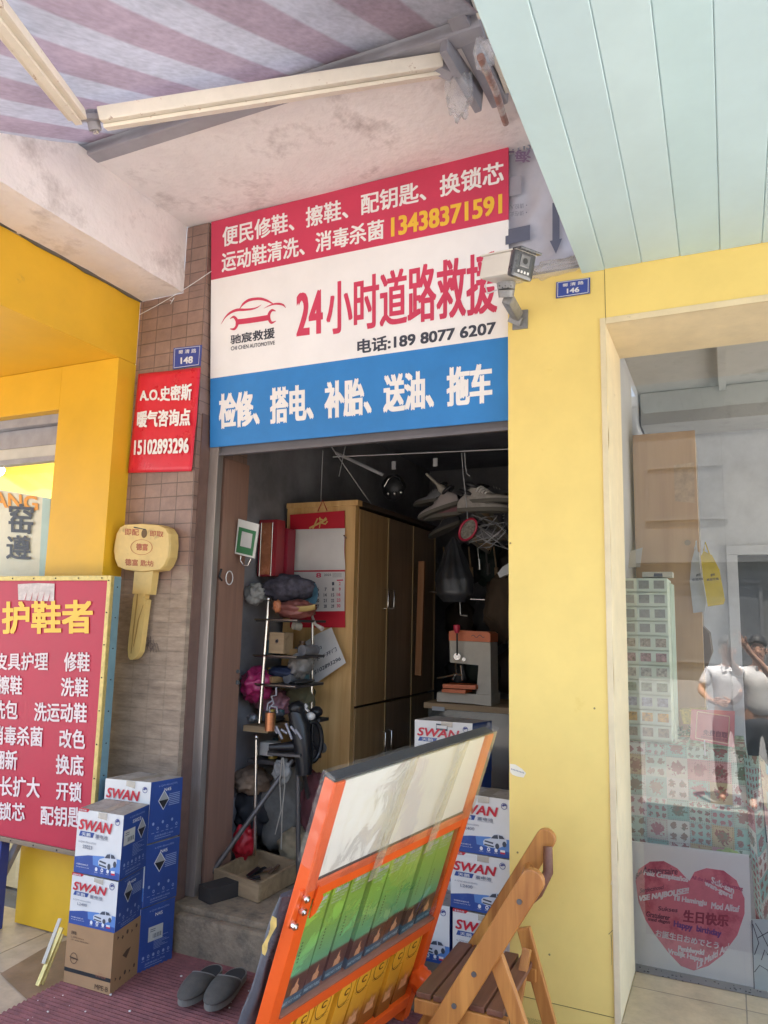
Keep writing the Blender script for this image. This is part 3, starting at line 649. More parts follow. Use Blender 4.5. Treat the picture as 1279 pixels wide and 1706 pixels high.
# giant key
kt = thing('giant_key_sign', 'oversized pale yellow wooden key hung on the cement part of the column', 'key sign', at(220, 1095, Y=2.95))
KY = 2.925; kq = lambda x, y, Y=KY: at(*z6(x, y), Y=Y); KW = mat('aged_yellow_key', (.68, .48, .17), .45, vs=7, var=.12, bump=.1, bs=20, spot=((.32, .2, .08), 9, .6, .75))
bow = [(78, 400), (86, 320), (108, 200), (150, 125), (205, 95), (400, 84), (600, 100), (672, 135), (712, 200), (718, 330), (702, 470), (662, 560), (615, 612), (400, 636), (200, 612), (122, 575), (90, 490)]
g = MB().use(KW)
cen = kq(400, 360); P = [kq(*p) for p in bow]; P2 = [p.lerp(cen, .03) + V((0, -.012, 0)) for p in P]
g.prism(P[::-1], (0, .055, 0)); n = len(P); g.add(P + P2, [(i, (i + 1) % n, (i + 1) % n + n, i + n) for i in range(n)] + [tuple(range(n, 2 * n))])
g.build('bow', parent=kt)
g = MB().use(KW); g.prism([kq(*p) for p in [(300, 620), (275, 880), (475, 890), (512, 620)]], (0, .045, 0))
g.prism([kq(*p, 2.93) for p in [(302, 882), (285, 935), (258, 1180), (235, 1370), (222, 1520), (228, 1600), (250, 1632), (285, 1628), (325, 1598), (358, 1545), (374, 1440), (398, 1240), (436, 950), (412, 935), (418, 886)]], (0, .035, 0))
g.build('blade', parent=kt)
g = MB().use(mat('key_groove', (.40, .24, .07), .5)); g.ribbon([kq(*p, 2.928) for p in [(345, 800), (325, 1000), (290, 1300), (262, 1560)]], [.006, .008, .008, .005], (0, -1, 0)); g.ribbon([kq(*p, 2.928) for p in [(400, 1010), (345, 1180), (320, 1330), (290, 1480)]], [.004, .007, .007, .004], (0, -1, 0)); g.build('groove', parent=kt)
kr = mat('key_red_print', (.42, .11, .05), .5); g = MB().use(kr); KQ = lambda *ps: [kq(*p, KY - .012) for p in ps]
g.text('即配', KQ((192, 216), (352, 222), (352, 148), (192, 140)), .03); g.text('即取', KQ((475, 228), (630, 240), (632, 172), (475, 163)), .03)
g.text('德富', KQ((318, 387), (450, 394), (455, 312), (320, 306)), .035); g.text('德富 匙坊', KQ((195, 560), (520, 574), (522, 506), (195, 480)), .03)
g.disc(kq(380, 352, KY - .013), kq(505, 352) - kq(380, 352), kq(380, 265) - kq(380, 352), 40, .001, .95)
g.build('lettering', parent=kt)
g = MB().use(mat('key_hole', (.16, .10, .05), .8)); g.disc(kq(412, 195, KY - .0125), (.019, 0, 0), (0, 0, .024), 24, .0012); g.use(black_m).ribbon([kq(292, 125, KY - .013), kq(430, 152, KY - .013)], [.006, .004], (0, -1, 0)); g.build('hanging_hole', parent=kt)
# red service board on the left
RB = 2.72; z4 = zm(0, 940, .449); rb4 = lambda x, y, Y=RB: at(*z4(x, y), Y=Y)
rb = thing('red_service_board', 'tall red service board with gold trim standing before the yellow shopfront', 'sign board', V((-3.1, 2.75, 0)))
XR = -2.703; zt, zb = rb4(405, 45)[2], .452
A_, B_, C_, D_ = V((-4.0, RB, zb)), V((XR, RB, zb)), V((XR, RB, zt)), V((-4.0, RB, zt))
g = MB().use(red_board); g.box((-4.0, RB + .002, zb), (XR - .002, RB + .012, zt)); g.build('face', parent=rb)
g = MB().use(gold)
for lo, hi in (((XR - .022, RB - .008, zb), (XR + .002, RB + .014, zt + .004)), ((-4, RB - .008, zt - .02), (XR - .023, RB + .014, zt + .004))): g.box(lo, hi, .004)
g.build('gold_trim', parent=rb)
g = MB().use(mat('tarnished_trim', (.22, .17, .12), .4, metal=.4)); g.box((-4, RB - .008, zb - .02), (XR, RB + .014, zb + .003), .004); g.build('bottom_trim', parent=rb)
g = MB().use(cyan_edge); g.box((-4, RB + .015, zb), (XR + .002, RB + .06, zt + .002), .003); g.build('cabinet_box', parent=rb)
g = MB().use(black_m)
for i in range(9):
    for q_ in ((XR - .011, RB - .009, zb + .03 + (zt - zb - .05) * i / 8), (XR + .003, RB + .036, zb + .05 + (zt - zb - .1) * i / 8), (-4 + .155 * i, RB - .009, zt - .008), (-4 + .155 * i, RB - .009, zb - .008)): g = MB().use(black_m).blob(q_, (.004, .004, .004), i, 0, 1, 1); g.build('rivet', parent=rb)
g = MB().use(mat('blue_stand_leg', (.03, .05, .22), .5)); 
for x in (-3.36, -3.9): g = MB().use(mat('blue_stand_leg', (.02, .03, .12), .5)).box((x, RB + .02, 0.0), (x + .04, RB + .07, zb - .021), .004); g.build('leg', parent=rb)
g = MB().use(grey_steel).beam((-3.28, RB + .1, .43), (-3.50, RB + .1, .02), .03, .03); g.build('brace', parent=rb)
rw = lambda *ps: [rb4(*p, RB - .001) for p in ps]
g = MB().use(yell_v).text('护鞋者', rw((6, 260), (346, 258), (346, 130), (8, 138)), .045)
g.use(mat('pale_pink_print', (.74, .62, .60), .5))
for s_, a, b, c, d in (('皮具护理', (-20, 392), (178, 395), (181, 325), (-18, 330)), ('修鞋', (237, 398), (333, 400), (335, 326), (239, 326)), ('擦鞋', (-8, 482), (82, 486), (84, 413), (-8, 412)), ('洗鞋', (225, 490), (327, 493), (330, 420), (227, 420)),
    ('洗包', (-25, 573), (66, 577), (68, 505), (-25, 503)), ('洗运动鞋', (126, 582), (322, 590), (325, 514), (128, 512)), ('消毒杀菌', (-32, 668), (158, 677), (161, 602), (-30, 597)), ('改色', (219, 680), (316, 688), (318, 612), (221, 612)),
    ('翻新', (-27, 757), (64, 765), (67, 690), (-25, 688)), ('换底', (207, 778), (311, 788), (313, 708), (208, 705)), ('增长扩大', (-50, 857), (148, 868), (150, 790), (-48, 783)), ('开锁', (208, 873), (303, 886), (306, 808), (210, 805)),
    ('换锁芯', (-54, 945), (92, 955), (94, 885), (-52, 879)), ('配钥匙', (150, 965), (304, 980), (306, 900), (152, 895))):
    g.text(s_, rw(a, b, c, d), .03)
g.build('lettering', parent=rb)
g = MB().use(mat('torn_paper', (.62, .55, .52), .8, var=.2, vs=30)); g.prism([rb4(x, y, RB - .003) for x, y in ((68, 132), (130, 136), (200, 137), (202, 72), (140, 70), (66, 74))], (0, .001, 0))
g.use(red_board)
for i in range(5): g.quad(*rw((90 + 22 * i, 137), (96 + 22 * i, 137), (102 + 22 * i, 108), (99 + 22 * i, 108))) if False else g.ribbon([rb4(92 + 22 * i, 137, RB - .005), rb4(100 + 22 * i, 105, RB - .005)], [.006, .001], (0, -1, 0))
pz = g.build('paper_strip'); tag(pz, 'torn pale paper slip taped at the top of the red board', 'paper')
# gold trim strip leaning by the boxes
ts = [at(88, 1630, Z=.02), at(103, 1545, Y=2.56)]
g = MB().use(gold).beam(at(62, 1642, Z=.012), at(103, 1545, Y=2.545), .006, .02, (1, 0, 0), .001).beam(at(70, 1640, Z=.012), at(104, 1556, Y=2.54), .006, .014, (1, 0, 0), .001)
g.use(mat('dusty_strip_back', (.5, .45, .36), .7, var=.2)).beam(at(72, 1605, Y=2.47), at(100, 1530, Y=2.56), .004, .018, (1, 0, 0))
tag(g.build('broken_trim_strip'), 'broken strip of gold trim leaning against the brown cardboard box', 'trim strip')
# security camera
cz = zm(800, 410, .1564); ca = lambda x, y, Y: at(*cz(x, y), Y=Y)
cc = thing('security_camera', 'white bullet security camera with dark face on a grey bracket by the sign', 'security camera', ca(420, 780, 3.0))
cg = mat('grey_cast_metal', (.25, .25, .25), .5, metal=.3, var=.2, vs=30)
wpq = [ca(340, 890, 2.99), ca(500, 870, 2.99), ca(505, 675, 2.99), ca(345, 690, 2.99)]
g = MB().use(cg).prism(wpq, (0, .009, 0)); g.beam(ca(360, 830, 2.985), ca(390, 740, 2.97), .06, .02, (0, -1, 0), .004); g.build('wall_plate', parent=cc)
g = MB().use(cg).beam(ca(395, 745, 2.975), ca(290, 560, 2.78), .045, .04, (0, -1, 0), .012); g.build('arm', parent=cc)
bd = V((.80, -.52, -.27)).normalized(); bc = ca(255, 235, 2.74); bu = (V((0, 0, 1)) - bd * bd.z).normalized(); bx = bd.cross(bu)
g = MB().use(cg).cyl(ca(275, 545, 2.76), ca(275, 470, 2.75), .030, 20, .034); g.cyl(ca(275, 470, 2.75), ca(275, 395, 2.745), .034, 20, .038)
g.use(black_m)
for k in range(5): g.blob(ca(205 + 30 * k, 425 + 18 * (k % 2), 2.705), (.003, .003, .003), k, 0, 1, 1)
g.build('swivel', parent=cc)
def M3(c, x, y, z, sx, sy, sz): m_ = Matrix((x * sx, y * sy, z * sz)).transposed().to_4x4(); m_.translation = c; return m_
cw_ = mat('white_camera_housing', (.72, .69, .62), .35, var=.05)
g = MB().use(cw_).mbox(M3(bc, bx, bd, bu, .098, .19, .092), .018); g.mbox(M3(bc + bu * .048 + bd * .01, bx, bd, bu, .106, .23, .006), .002); g.build('housing', parent=cc)
fc = bc + bd * .105; g = MB().use(mat('dark_camera_face', (.05, .055, .065), .25, coat=.4)).mbox(M3(fc, bx, bd, bu, .108, .03, .108), .016); 
g.mbox(M3(fc + bu * .05 + bd * .02, bx, bd, bu, .11, .05, .008), .003); g.build('front_face', parent=cc)
g = MB().use(mat('camera_lens', (.16, .16, .17), .15, coat=.6)).mbox(M3(fc + bd * .016 + bu * .012, bx, bd, bu, .046, .004, .046), .004); g.use(black_m).disc(fc + bd * .0188 + bu * .012, bx * .012, bu * .012, 20, 0)
g.build('lens_window', parent=cc)
g = MB().use(print_w)
for k in range(4): g.mbox(M3(fc + bd * .016 - bu * .03 + bx * (-.024 + .016 * k), bx, bd, bu, .009, .004, .010), .002)
g.build('led_row', parent=cc)
g = MB().use(print_w).tube([bc - bd * .09 - bu * .02, bc - bd * .105 - bu * .06, bc - bd * .08 - bu * .095, ca(170, 470, 2.76)], .003, 6); g.build('cable', parent=cc)
# ------------------------------------------------------------------ dark shop room
rm = thing('shop_room', 'dim cluttered repair shop room seen through the open doorway', 'room', (-1.5, 4.5, .1))
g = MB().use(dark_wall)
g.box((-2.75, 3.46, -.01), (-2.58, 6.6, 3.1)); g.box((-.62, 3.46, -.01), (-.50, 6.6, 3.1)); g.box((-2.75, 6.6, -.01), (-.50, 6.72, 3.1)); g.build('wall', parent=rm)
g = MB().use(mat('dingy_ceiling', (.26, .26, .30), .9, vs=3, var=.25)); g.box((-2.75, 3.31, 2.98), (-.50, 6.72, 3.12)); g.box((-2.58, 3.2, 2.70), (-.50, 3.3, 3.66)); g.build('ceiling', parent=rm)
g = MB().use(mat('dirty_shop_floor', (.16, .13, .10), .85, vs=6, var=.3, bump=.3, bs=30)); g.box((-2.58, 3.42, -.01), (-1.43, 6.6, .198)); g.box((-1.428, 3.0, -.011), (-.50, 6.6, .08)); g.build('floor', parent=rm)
# wardrobe
wd = thing('wardrobe', 'tall pine and brown wardrobe standing inside the dark shop', 'wardrobe', (-2.3, 4.6, .2))
x0, x1, y0, y1, zt_ = -2.535, -2.055, 4.0, 5.35, 2.24
g = MB().use(pine); g.box((x0, y0, .2), (x1, y0 + .02, zt_), .003); g.box((x0, y0 - .012, zt_ - .004), (x1 + .03, y0 + .05, zt_ + .03), .004); g.build('side_panel', parent=wd)
g = MB().use(mat('wardrobe_dark_top', (.07, .045, .03), .5)); g.box((x0, y0 + .05, zt_), (x1 + .03, y1, zt_ + .03), .004); g.box((x0, y0 + .021, .2), (x1 - .03, y1, zt_ - .001)); g.build('carcass', parent=wd)
g = MB().use(pine); g.box((x1 - .001, y0 - .004, .2), (x1 + .012, y0 + .045, zt_ - .005), .003); g.build('corner_post', parent=wd)
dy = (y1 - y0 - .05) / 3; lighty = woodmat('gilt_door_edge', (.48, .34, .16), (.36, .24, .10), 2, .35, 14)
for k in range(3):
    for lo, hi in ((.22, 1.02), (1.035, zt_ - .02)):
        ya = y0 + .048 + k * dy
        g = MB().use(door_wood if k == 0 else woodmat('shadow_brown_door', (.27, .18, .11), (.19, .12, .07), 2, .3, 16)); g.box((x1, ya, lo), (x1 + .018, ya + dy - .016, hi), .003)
        d_ = g.build('door', parent=wd)
        g = MB().use(lighty); g.box((x1 + .001, ya + dy - .015, lo), (x1 + .022, ya + dy - .002, hi), .002); g.build('edge_strip', parent=d_)
        hy = ya + (dy - .055 if k == 0 else .04); hz = 1.62 if lo > 1 else .72
        g = MB().use(chrome).tube([(x1 + .018, hy, hz), (x1 + .045, hy, hz + .004), (x1 + .047, hy, hz + .12), (x1 + .018, hy, hz + .124)], .004, 6); g.build('handle', parent=d_)
# calendar on the wardrobe side
cpl = dict(Y=3.985); cq = zm(390, 840, .15637); cz_ = zm(330, 730, .2345)
C3 = lambda z, ps, Y=3.985: [at(*z(*p), Y=Y) for p in ps]
cal = thing('wall_calendar', 'red hanging calendar with white August sheet on the wardrobe side', 'calendar', at(*cz_(850, 1350), Y=3.985))
g = MB().use(mat('calendar_red', (.50, .012, .03), .45, var=.1)); 
g.prism(C3(cz_, [(655, 1345), (1045, 1345), (1042, 515), (655, 545)], 3.99), (0, -.004, 0)); g.build('backing', parent=cal)
g = MB().use(mat('calendar_paper', (.66, .63, .60), .6, vs=9, var=.05))
a = C3(cz_, [(655, 940), (1045, 935), (1045, 640), (660, 650)], 3.982); 
def flip(u, v): p = a[0].lerp(a[1], u).lerp(a[3].lerp(a[2], u), v); p.y -= .012 * math.sin(v * 3) + .006 * noise.noise(V((u * 4, v * 3, 0))); return p
g.grid(flip, 14, 10); g.prism(C3(cz_, [(655, 1232), (1040, 1228), (1043, 948), (655, 950)], 3.984), (0, -.003, 0)); g.build('page', parent=cal)
g = MB().use(mat('calendar_gold', (.62, .42, .14), .4))
gq = lambda *ps: [at(*cz_(*p), Y=3.9845) for p in ps]
for pts, w in (([(790, 640), (870, 600), (915, 575)], .012), ([(815, 645), (850, 570), (835, 600)], .010), ([(865, 560), (868, 600), (862, 640)], .007), ([(870, 600), (905, 610), (920, 590)], .010), ([(860, 570), (890, 585), (910, 565)], .010)):
    g.ribbon(gq(*pts), [w] * 3, (0, -1, 0), .002)
g.build('knot_emblem', parent=cal)
g = MB().use(red_v); pq = lambda *ps: [at(*cz_(*p), Y=3.9805) for p in ps]
g.text('8', pq((838, 992), (875, 990), (875, 957), (838, 957)), .05)
for s_, x, y in (('2', 1000, 1045), ('9', 1000, 1085), ('16', 985, 1122), ('23', 985, 1163), ('30', 985, 1203)): g.text(s_, pq((x, y), (x + 13 * len(s_), y - 1), (x + 13 * len(s_), y - 25), (x, y - 24)), .04)
g.ribbon(pq((985, 1010), (1030, 1008)), [.008] * 2, (0, -1, 0))
g.use(dark_v)
for r_, row in enumerate([('', '', '1'), ('6', '7', '8'), ('13', '14', '15'), ('20', '21', '22'), ('27', '28', '29')]):
    for c_, s_ in enumerate(row):
        if s_: x = (838, 892, 945)[c_]; y = 1046 + 40 * r_; g.text(s_, pq((x + (6 if len(s_) < 2 else 0), y), (x + 22, y - 1), (x + 22, y - 25), (x + (6 if len(s_) < 2 else 0), y - 24)), .045)
g.text('2025', pq((895, 980), (945, 978), (945, 962), (895, 963)), .02)
for k in range(4): g.ribbon(pq((955, 962 + 8 * k), (1020, 961 + 8 * k)), [.0015] * 2, (0, -1, 0))
g.build('lettering', parent=cal)
g = MB().use(mat('red_cord', (.4, .02, .03), .6)).tube([at(*cz_(850, 520), Y=3.98), at(*cz_(885, 440), Y=3.985), at(*cz_(915, 515), Y=3.98)], .003, 6); g.use(chrome).tube([at(*cz_(645, 700), Y=3.975), at(*cz_(668, 705), Y=3.97)], .006, 8).tube([at(*cz_(1035, 690), Y=3.975), at(*cz_(1055, 712), Y=3.97)], .005, 8); g.build('hanging_cord', parent=cal)
# handwritten notice
nq = zm(390, 1000, .15637); N3 = lambda ps, Y=3.93: [at(*nq(*p), Y=Y) for p in ps]
np_ = thing('paper_notice', 'tilted white paper notice with black print taped on the wardrobe side', 'notice', at(*nq(1000, 880), Y=3.93))
g = MB().use(mat('notice_paper', (.62, .60, .58), .6)).prism(N3([(690, 900), (870, 885), (1190, 665), (1035, 290), (880, 360), (700, 480)]), (0, .002, 0)); g.build('sheet', parent=np_)
g = MB().use(dark_v); g.text('通知', N3([(800, 590), (935, 515), (928, 480), (800, 550)], 3.929), .03); g.text('有事, 2号下午开门', N3([(640, 790), (1095, 540), (1085, 495), (640, 745)], 3.929), .03); g.text('电话: 15102893296', N3([(690, 890), (1140, 640), (1130, 588), (690, 830)], 3.929), .03); g.build('lettering', parent=np_)
# QR placard (code itself left out)
qp = thing('payment_placard', 'green and white payment placard on a hook by the folded door', 'placard', at(*cq(100, 570), Y=3.29))
Qp = lambda ps, Y=3.29: [at(*cq(*p), Y=Y) for p in ps]
g = MB().use(mat('placard_white', (.62, .62, .58), .35)).prism(Qp([(5, 525), (215, 578), (265, 215), (45, 155)]), (0, .006, 0))
g.use(mat('placard_green', (.04, .17, .07), .4)).poly([p + V((0, -.001, 0)) for p in Qp([(20, 510), (195, 552), (235, 290), (52, 240)])])
g.use(mat('blank_code_square', (.5, .5, .48), .5)).poly([p + V((0, -.002, 0)) for p in Qp([(65, 445), (180, 473), (198, 318), (85, 288)])]); g.build('card', parent=qp)
g = MB().use(chrome).tube([at(*cq(*p), Y=3.30) for p in [(70, 550), (65, 600), (100, 655), (150, 650), (180, 580)]], .004, 6); g.build('loop', parent=qp)
# red file boxes
for k, (px0, px1, lab) in enumerate(((420, 462, 'red display box with clear window stacked before the wardrobe'), (455, 480, 'dark red box wedged beside the red display box'))):
    bx_ = thing('red_box', lab, 'box', at((px0 + px1) / 2, 955, Y=3.75 + .1 * k))
    p0 = at(px0 + 8, 960, Y=3.72 + .1 * k); p1 = at(px1, 865 if k == 0 else 880, Y=3.72 + .1 * k)
    rbm = mat('dull_red_box%d' % k, ((.33, .03, .04), (.26, .015, .035))[k], .4, var=.15)
    g = MB().use(rbm); g.box((p0.x, p0.y, p0.z), (p1.x, p0.y + .09, p1.z), .004); g.build('carton', parent=bx_)
    if k == 0:
        g = MB().use(mat('copper_window', (.42, .16, .08), .25, var=.3, vs=14)); g.box((p0.x + .02, p0.y - .004, p0.z + .01), (p1.x - .03, p0.y - .0005, p1.z - .02), .001); g.use(chrome).tube([(p0.x + .018, p0.y - .005, p0.z), (p0.x + .018, p0.y - .005, p1.z - .02)], .003, 6).tube([(p1.x - .028, p0.y - .005, p0.z), (p1.x - .028, p0.y - .005, p1.z - .02)], .003, 6); g.build('window', parent=bx_)
# chrome shelf rack
sr = thing('shelf_rack', 'crammed chrome pole shelf rack left of the wardrobe', 'shelf', (-2.2, 3.7, .2))
g = MB().use(chrome); g.tube([at(447, 1002, Y=3.55), at(432, 1205, Y=3.55)], .011, 10); g.blob(at(447, 998, Y=3.55), (.016, .016, .014), 1, 0, 1, 2); g.build('pole', parent=sr)
g = MB().use(chrome); g.tube([at(427, 1232, Y=3.5), at(424, 1425, Y=3.5)], .010, 10); g.blob(at(427, 1228, Y=3.5), (.014, .014, .014), 1, 0, 1, 2); g.build('pole', parent=sr)
g = MB().use(chrome); g.tube([at(521, 1005, Y=3.85), at(519, 1200, Y=3.85)], .009, 10); g.build('pole', parent=sr)
shm = mat('dark_shelf_board', (.05, .045, .045), .5)
for zz_, nm in ((at(440, 1032, Y=3.55)[2], 'shelf'), (at(440, 1092, Y=3.55)[2], 'shelf'), (at(440, 1140, Y=3.55)[2], 'shelf')):
    g = MB().use(chrome).tube([(-2.43, 3.54, zz_), (-2.15, 3.54, zz_)], .006, 8); g.use(shm).box((-2.43, 3.55, zz_ - .012), (-2.15, 3.86, zz_ + .002), .003); g.build(nm, parent=sr)
zw = at(420, 1215, Y=3.5)[2]; g = MB().use(tray_wood).box((-2.44, 3.49, zw - .012), (-2.28, 3.9, zw + .02), .003); g.build('shelf', parent=sr)
zw2 = at(440, 1262, Y=3.6)[2]; g = MB().use(shm).box((-2.43, 3.53, zw2 - .02), (-2.15, 3.86, zw2), .003); g.build('shelf', parent=sr)
# the pile of things on it
def heap(name, label, cat, c, rad, m, seed, amp=.3, fr=2.6, rot=None):
    g = MB().use(m); g.blob(c, rad, seed, amp, fr, 4, rot); return tag(g.build(name), label, cat)
plaid = mat('dark_quilted_cloth', (.06, .055, .075), .8, vs=30, var=.6)
heap('quilted_cloth', 'dark quilted cloth bundle piled on the top shelf', 'cloth', at(480, 980, Y=3.7), (.15, .10, .075), plaid, 2, .25)
heap('white_cloth', 'crumpled off white cloth folded at the left of the top shelf', 'cloth', at(425, 990, Y=3.62), (.06, .06, .055), mat('dull_white_cloth', (.36, .35, .33), .9), 5, .35)
g = MB().use(mat('blue_fan_paper', (.10, .22, .30), .5, var=.2, vs=12)); c = at(508, 995, Y=3.78); g.disc(c, (.085, .0, .0), (0, .03, .105), 40, 0); g.use(mat('fan_pattern', (.35, .5, .55), .5)).text('服务', [c + V(p) for p in ((-.05, .012, .02), (.02, .0, .0), (.035, .015, .05), (-.035, .027, .07))], .05, .003)
for k in range(4): g.ribbon([c + V((-.03, -.005, -.02 - .02 * k)), c + V((.04, -.006, -.03 - .018 * k))], [.005, .004], (0, -.96, .27), .003)
fan = g.build('fan_leaf') ; tag(fan, 'round blue printed hand fan stuck in the shelf before the calendar', 'fan')
g = MB().use(mat('pale_plastic_stick', (.62, .55, .50), .4)).tube([c + V((.05, -.01, -.09)), at(525, 1040, Y=3.72), at(537, 1048, Y=3.71)], [.006, .008, .014], 8); g.build('handle', parent=None); h_ = bpy.data.objects['handle'] if False else None
for o in list(COL.objects):
    if o.parent is None and o.name.startswith('handle') : o.parent = fan; o.location = V(o['base']) - V(fan['base'])
leather = mat('red_brown_leather', (.18, .06, .05), .4, vs=9, var=.3); heap('leather_bag', 'red brown leather bag lying on the top shelf', 'bag', at(492, 1015, Y=3.6), (.12, .08, .05), leather, 8, .22)
g = MB().use(mat('yellow_flap', (.34, .24, .08), .45)).grid(lambda u, v: at(475 + 50 * u, 1006 + 4 * math.sin(u * 3) + 9 * v, Y=3.53 + .01 * v), 12, 3); tag(g.build('yellow_folder', solid=.004), 'dull yellow folder lying over the leather bag', 'folder')
heap('orange_figure', 'small orange ornament standing behind the chrome pole', 'ornament', at(462, 1010, Y=3.52), (.022, .02, .032), mat('dull_orange', (.45, .16, .07), .5), 4, .3)
g = MB().use(tray_wood).box(at(447, 1088, Y=3.545), at(473, 1054, Y=3.545) + V((0, .1, 0)), .004); t = tag(g.build('wooden_box'), 'little plain wooden box with a dark round hole on the shelf', 'box'); g = MB().use(chrome).disc(at(461, 1068, Y=3.543), (.012, 0, 0), (0, 0, .012), 18, .001, .7); g.use(black_m).disc(at(461, 1068, Y=3.543), (.008, 0, 0), (0, 0, .008), 18, .0012); g.build('hole_ring', parent=t)
g = MB().use(mat('steel_bobbin', (.5, .45, .36), .3, metal=.5)).cyl(at(489, 1042, Y=3.56), at(500, 1044, Y=3.60), .022, 16); tag(g.build('tape_roll'), 'shiny tape roll lying below the leather bag', 'tape roll')
pinkb = mat('pink_plastic_bag', (.42, .03, .13), .35, vs=8, var=.35, bump=.5, bs=14)
heap('pink_bag', 'bright pink plastic bag stuffed in the left of the shelf rack', 'bag', at(428, 1140, Y=3.62), (.085, .09, .085), pinkb, 11, .35)
heap('pale_pink_bag', 'pale pink plastic bag behind the shoe machine', 'bag', at(455, 1172, Y=3.8), (.11, .09, .075), mat('pale_pink_bag_plastic', (.33, .14, .17), .4, vs=8, var=.3), 13, .35)
heap('navy_shoe', 'dark navy shoe lying sideways on the lower shelf', 'shoe', at(475, 1120, Y=3.7), (.11, .07, .035), mat('navy_cloth', (.02, .03, .07), .6), 14, .2)
heap('plastic_bag_bundle', 'clear crumpled plastic bag bundle inside the shelf rack', 'bag', at(500, 1105, Y=3.7), (.06, .07, .07), filmmat('dull_clear_bag', (.3, .28, .26), .35, .2, 1., 20), 15, .4)
heap('olive_bag', 'dull olive cloth bag under the plastic bundle', 'bag', at(500, 1160, Y=3.86), (.09, .07, .10), mat('olive_cloth', (.13, .12, .07), .9, vs=8, var=.3), 16, .25)
heap('padlock', 'grey padlock lying on the wooden shelf', 'padlock', at(420, 1196, Y=3.52), (.032, .02, .024), mat('dull_steel_lock', (.16, .18, .2), .35, metal=.5), 17, .15)
g = MB().use(mat('white_board', (.48, .46, .42), .6)).box(at(432, 1258, Y=3.56), at(455, 1238, Y=3.56) + V((0, .08, 0)), .003); tag(g.build('white_carton'), 'small white carton under the shoe machine arm', 'carton')
heap('grey_sack', 'grey white dusty sack slumped behind the machine legs', 'sack', at(470, 1345, Y=3.85), (.17, .14, .24), mat('grey_sack_cloth', (.19, .18, .16), .9, vs=6, var=.4), 21, .28)
heap('pale_sack', 'pale tan sack on the floor behind the wooden tray', 'sack', at(495, 1405, Y=3.75), (.10, .10, .085), mat('tan_sack_cloth', (.34, .27, .17), .9, vs=6, var=.3), 22, .2)
heap('red_plastic_bag', 'red plastic bag on the floor beside the folded door', 'bag', at(406, 1402, Y=3.5), (.055, .06, .085), mat('red_bag_plastic', (.42, .012, .025), .35, vs=9, var=.3, bump=.5, bs=14), 23, .3)
heap('dark_bag', 'dark grey bag heaped under the lowest shelf', 'bag', at(425, 1345, Y=3.75), (.12, .12, .15), mat('dark_grey_cloth', (.04, .04, .045), .8), 24, .3)
heap('newspaper_stack', 'crumpled pile of papers and peach cloth under the shelf rack', 'papers', at(420, 1300, Y=3.68), (.10, .10, .07), mat('peach_paper', (.32, .22, .15), .8, vs=12, var=.5), 25, .3)
heap('floor_bundle', 'dull maroon bundle behind the orange rack post', 'bundle', at(528, 1345, Y=3.8), (.09, .09, .18), mat('maroon_cloth', (.16, .05, .055), .8, vs=7, var=.4), 27, .3)
# wooden tray with scraps
tr = thing('wooden_tray', 'shallow worn wooden tray of metal scraps on the shop doorstep', 'tray', (-2.2, 3.4, .2))
c0 = at(430, 1506, Z=.2); fx = (at(358, 1447, Z=.28) - at(432, 1473, Z=.28)); fy = at(500, 1437, Z=.28) - at(432, 1473, Z=.28)
fx = V((fx.x, fx.y, 0)); fy = V((fy.x, fy.y, 0)); H_ = .085
P_ = lambda a, b, z: c0 + fx * a + fy * b + V((0, 0, z))
def slat(a0, b0, a1, b1): 
    g = MB().use(tray_wood); g.beam(P_(a0, b0, H_ / 2 + .004), P_(a1, b1, H_ / 2 + .004), .018, H_, (0, 0, 1), .003); g.build('side_board', parent=tr)
slat(0, .02, 1, .02); slat(.03, .05, .03, 1); slat(1 - .03, .05, 1 - .03, 1); slat(.05, 1, .95, 1)
g = MB().use(tray_wood).prism([P_(.03, .04, .008), P_(.97, .04, .008), P_(.97, .98, .008), P_(.03, .98, .008)], (0, 0, .008)); g.build('base_board', parent=tr)
for k in range(7):
    g = MB().use((black_m, chrome, mat('rusty_scrap', (.14, .08, .05), .6))[k % 3]); p = P_(random.uniform(.25, .7), random.uniform(.25, .8), .025); a = random.uniform(0, 3)
    g.beam(p, p + V((.07 * math.cos(a), .07 * math.sin(a), random.uniform(0, .03))), .03 if k % 3 == 0 else .012, .01, (0, 0, 1), .002)
    tag(g.build('metal_scrap'), 'small dull metal scrap lying in the wooden tray', 'scrap', 'metal scraps in the tray')
g = MB().use(mat('dark_block', (.035, .03, .028), .8)).beam(at(340, 1490, Z=.235), at(392, 1475, Z=.235), .10, .07, (0, 0, 1), .006); tag(g.build('dark_block'), 'dark stone block wedged under the machine leg on the doorstep', 'block')
# hand-cranked shoe patching machine
sm_ = thing('shoe_patching_machine', 'black hand cranked shoe patching machine on thin steel legs', 'machine', (-2.1, 3.5, .2))
my = 3.52; A = lambda x, y, Y=my: at(x, y, Y=Y)
g = MB().use(black_m); g.tube([A(507, 1290), A(505, 1250), A(500, 1210), A(493, 1185)], [.04, .05, .055, .045], 14); g.tube([A(448, 1245, 3.45), A(500, 1243)], [.016, .03], 12); g.blob(A(495, 1180), (.045, .05, .04), 3, .2, 2); g.build('body', parent=sm_)
whl = A(516, 1236, 3.56); g = MB().use(black_m)
g.tube([whl + V((.035 * math.cos(a * .2618) * .9, .02 + .05 * math.cos(a * .2618), .105 * math.sin(a * .2618))) for a in range(25)], .014, 10, False)
for a in range(3): g.tube([whl + V((-.03 * math.cos(a * 2.09 + .5), .02 - .045 * math.cos(a * 2.09 + .5), -.1 * math.sin(a * 2.09 + .5))), whl + V((0, .02, 0))], .009, 8)
g.disc(whl + V((.0, .025, 0)), (.034, .05, 0), (0, 0, .10), 30, 0); g.build('hand_wheel', parent=sm_)
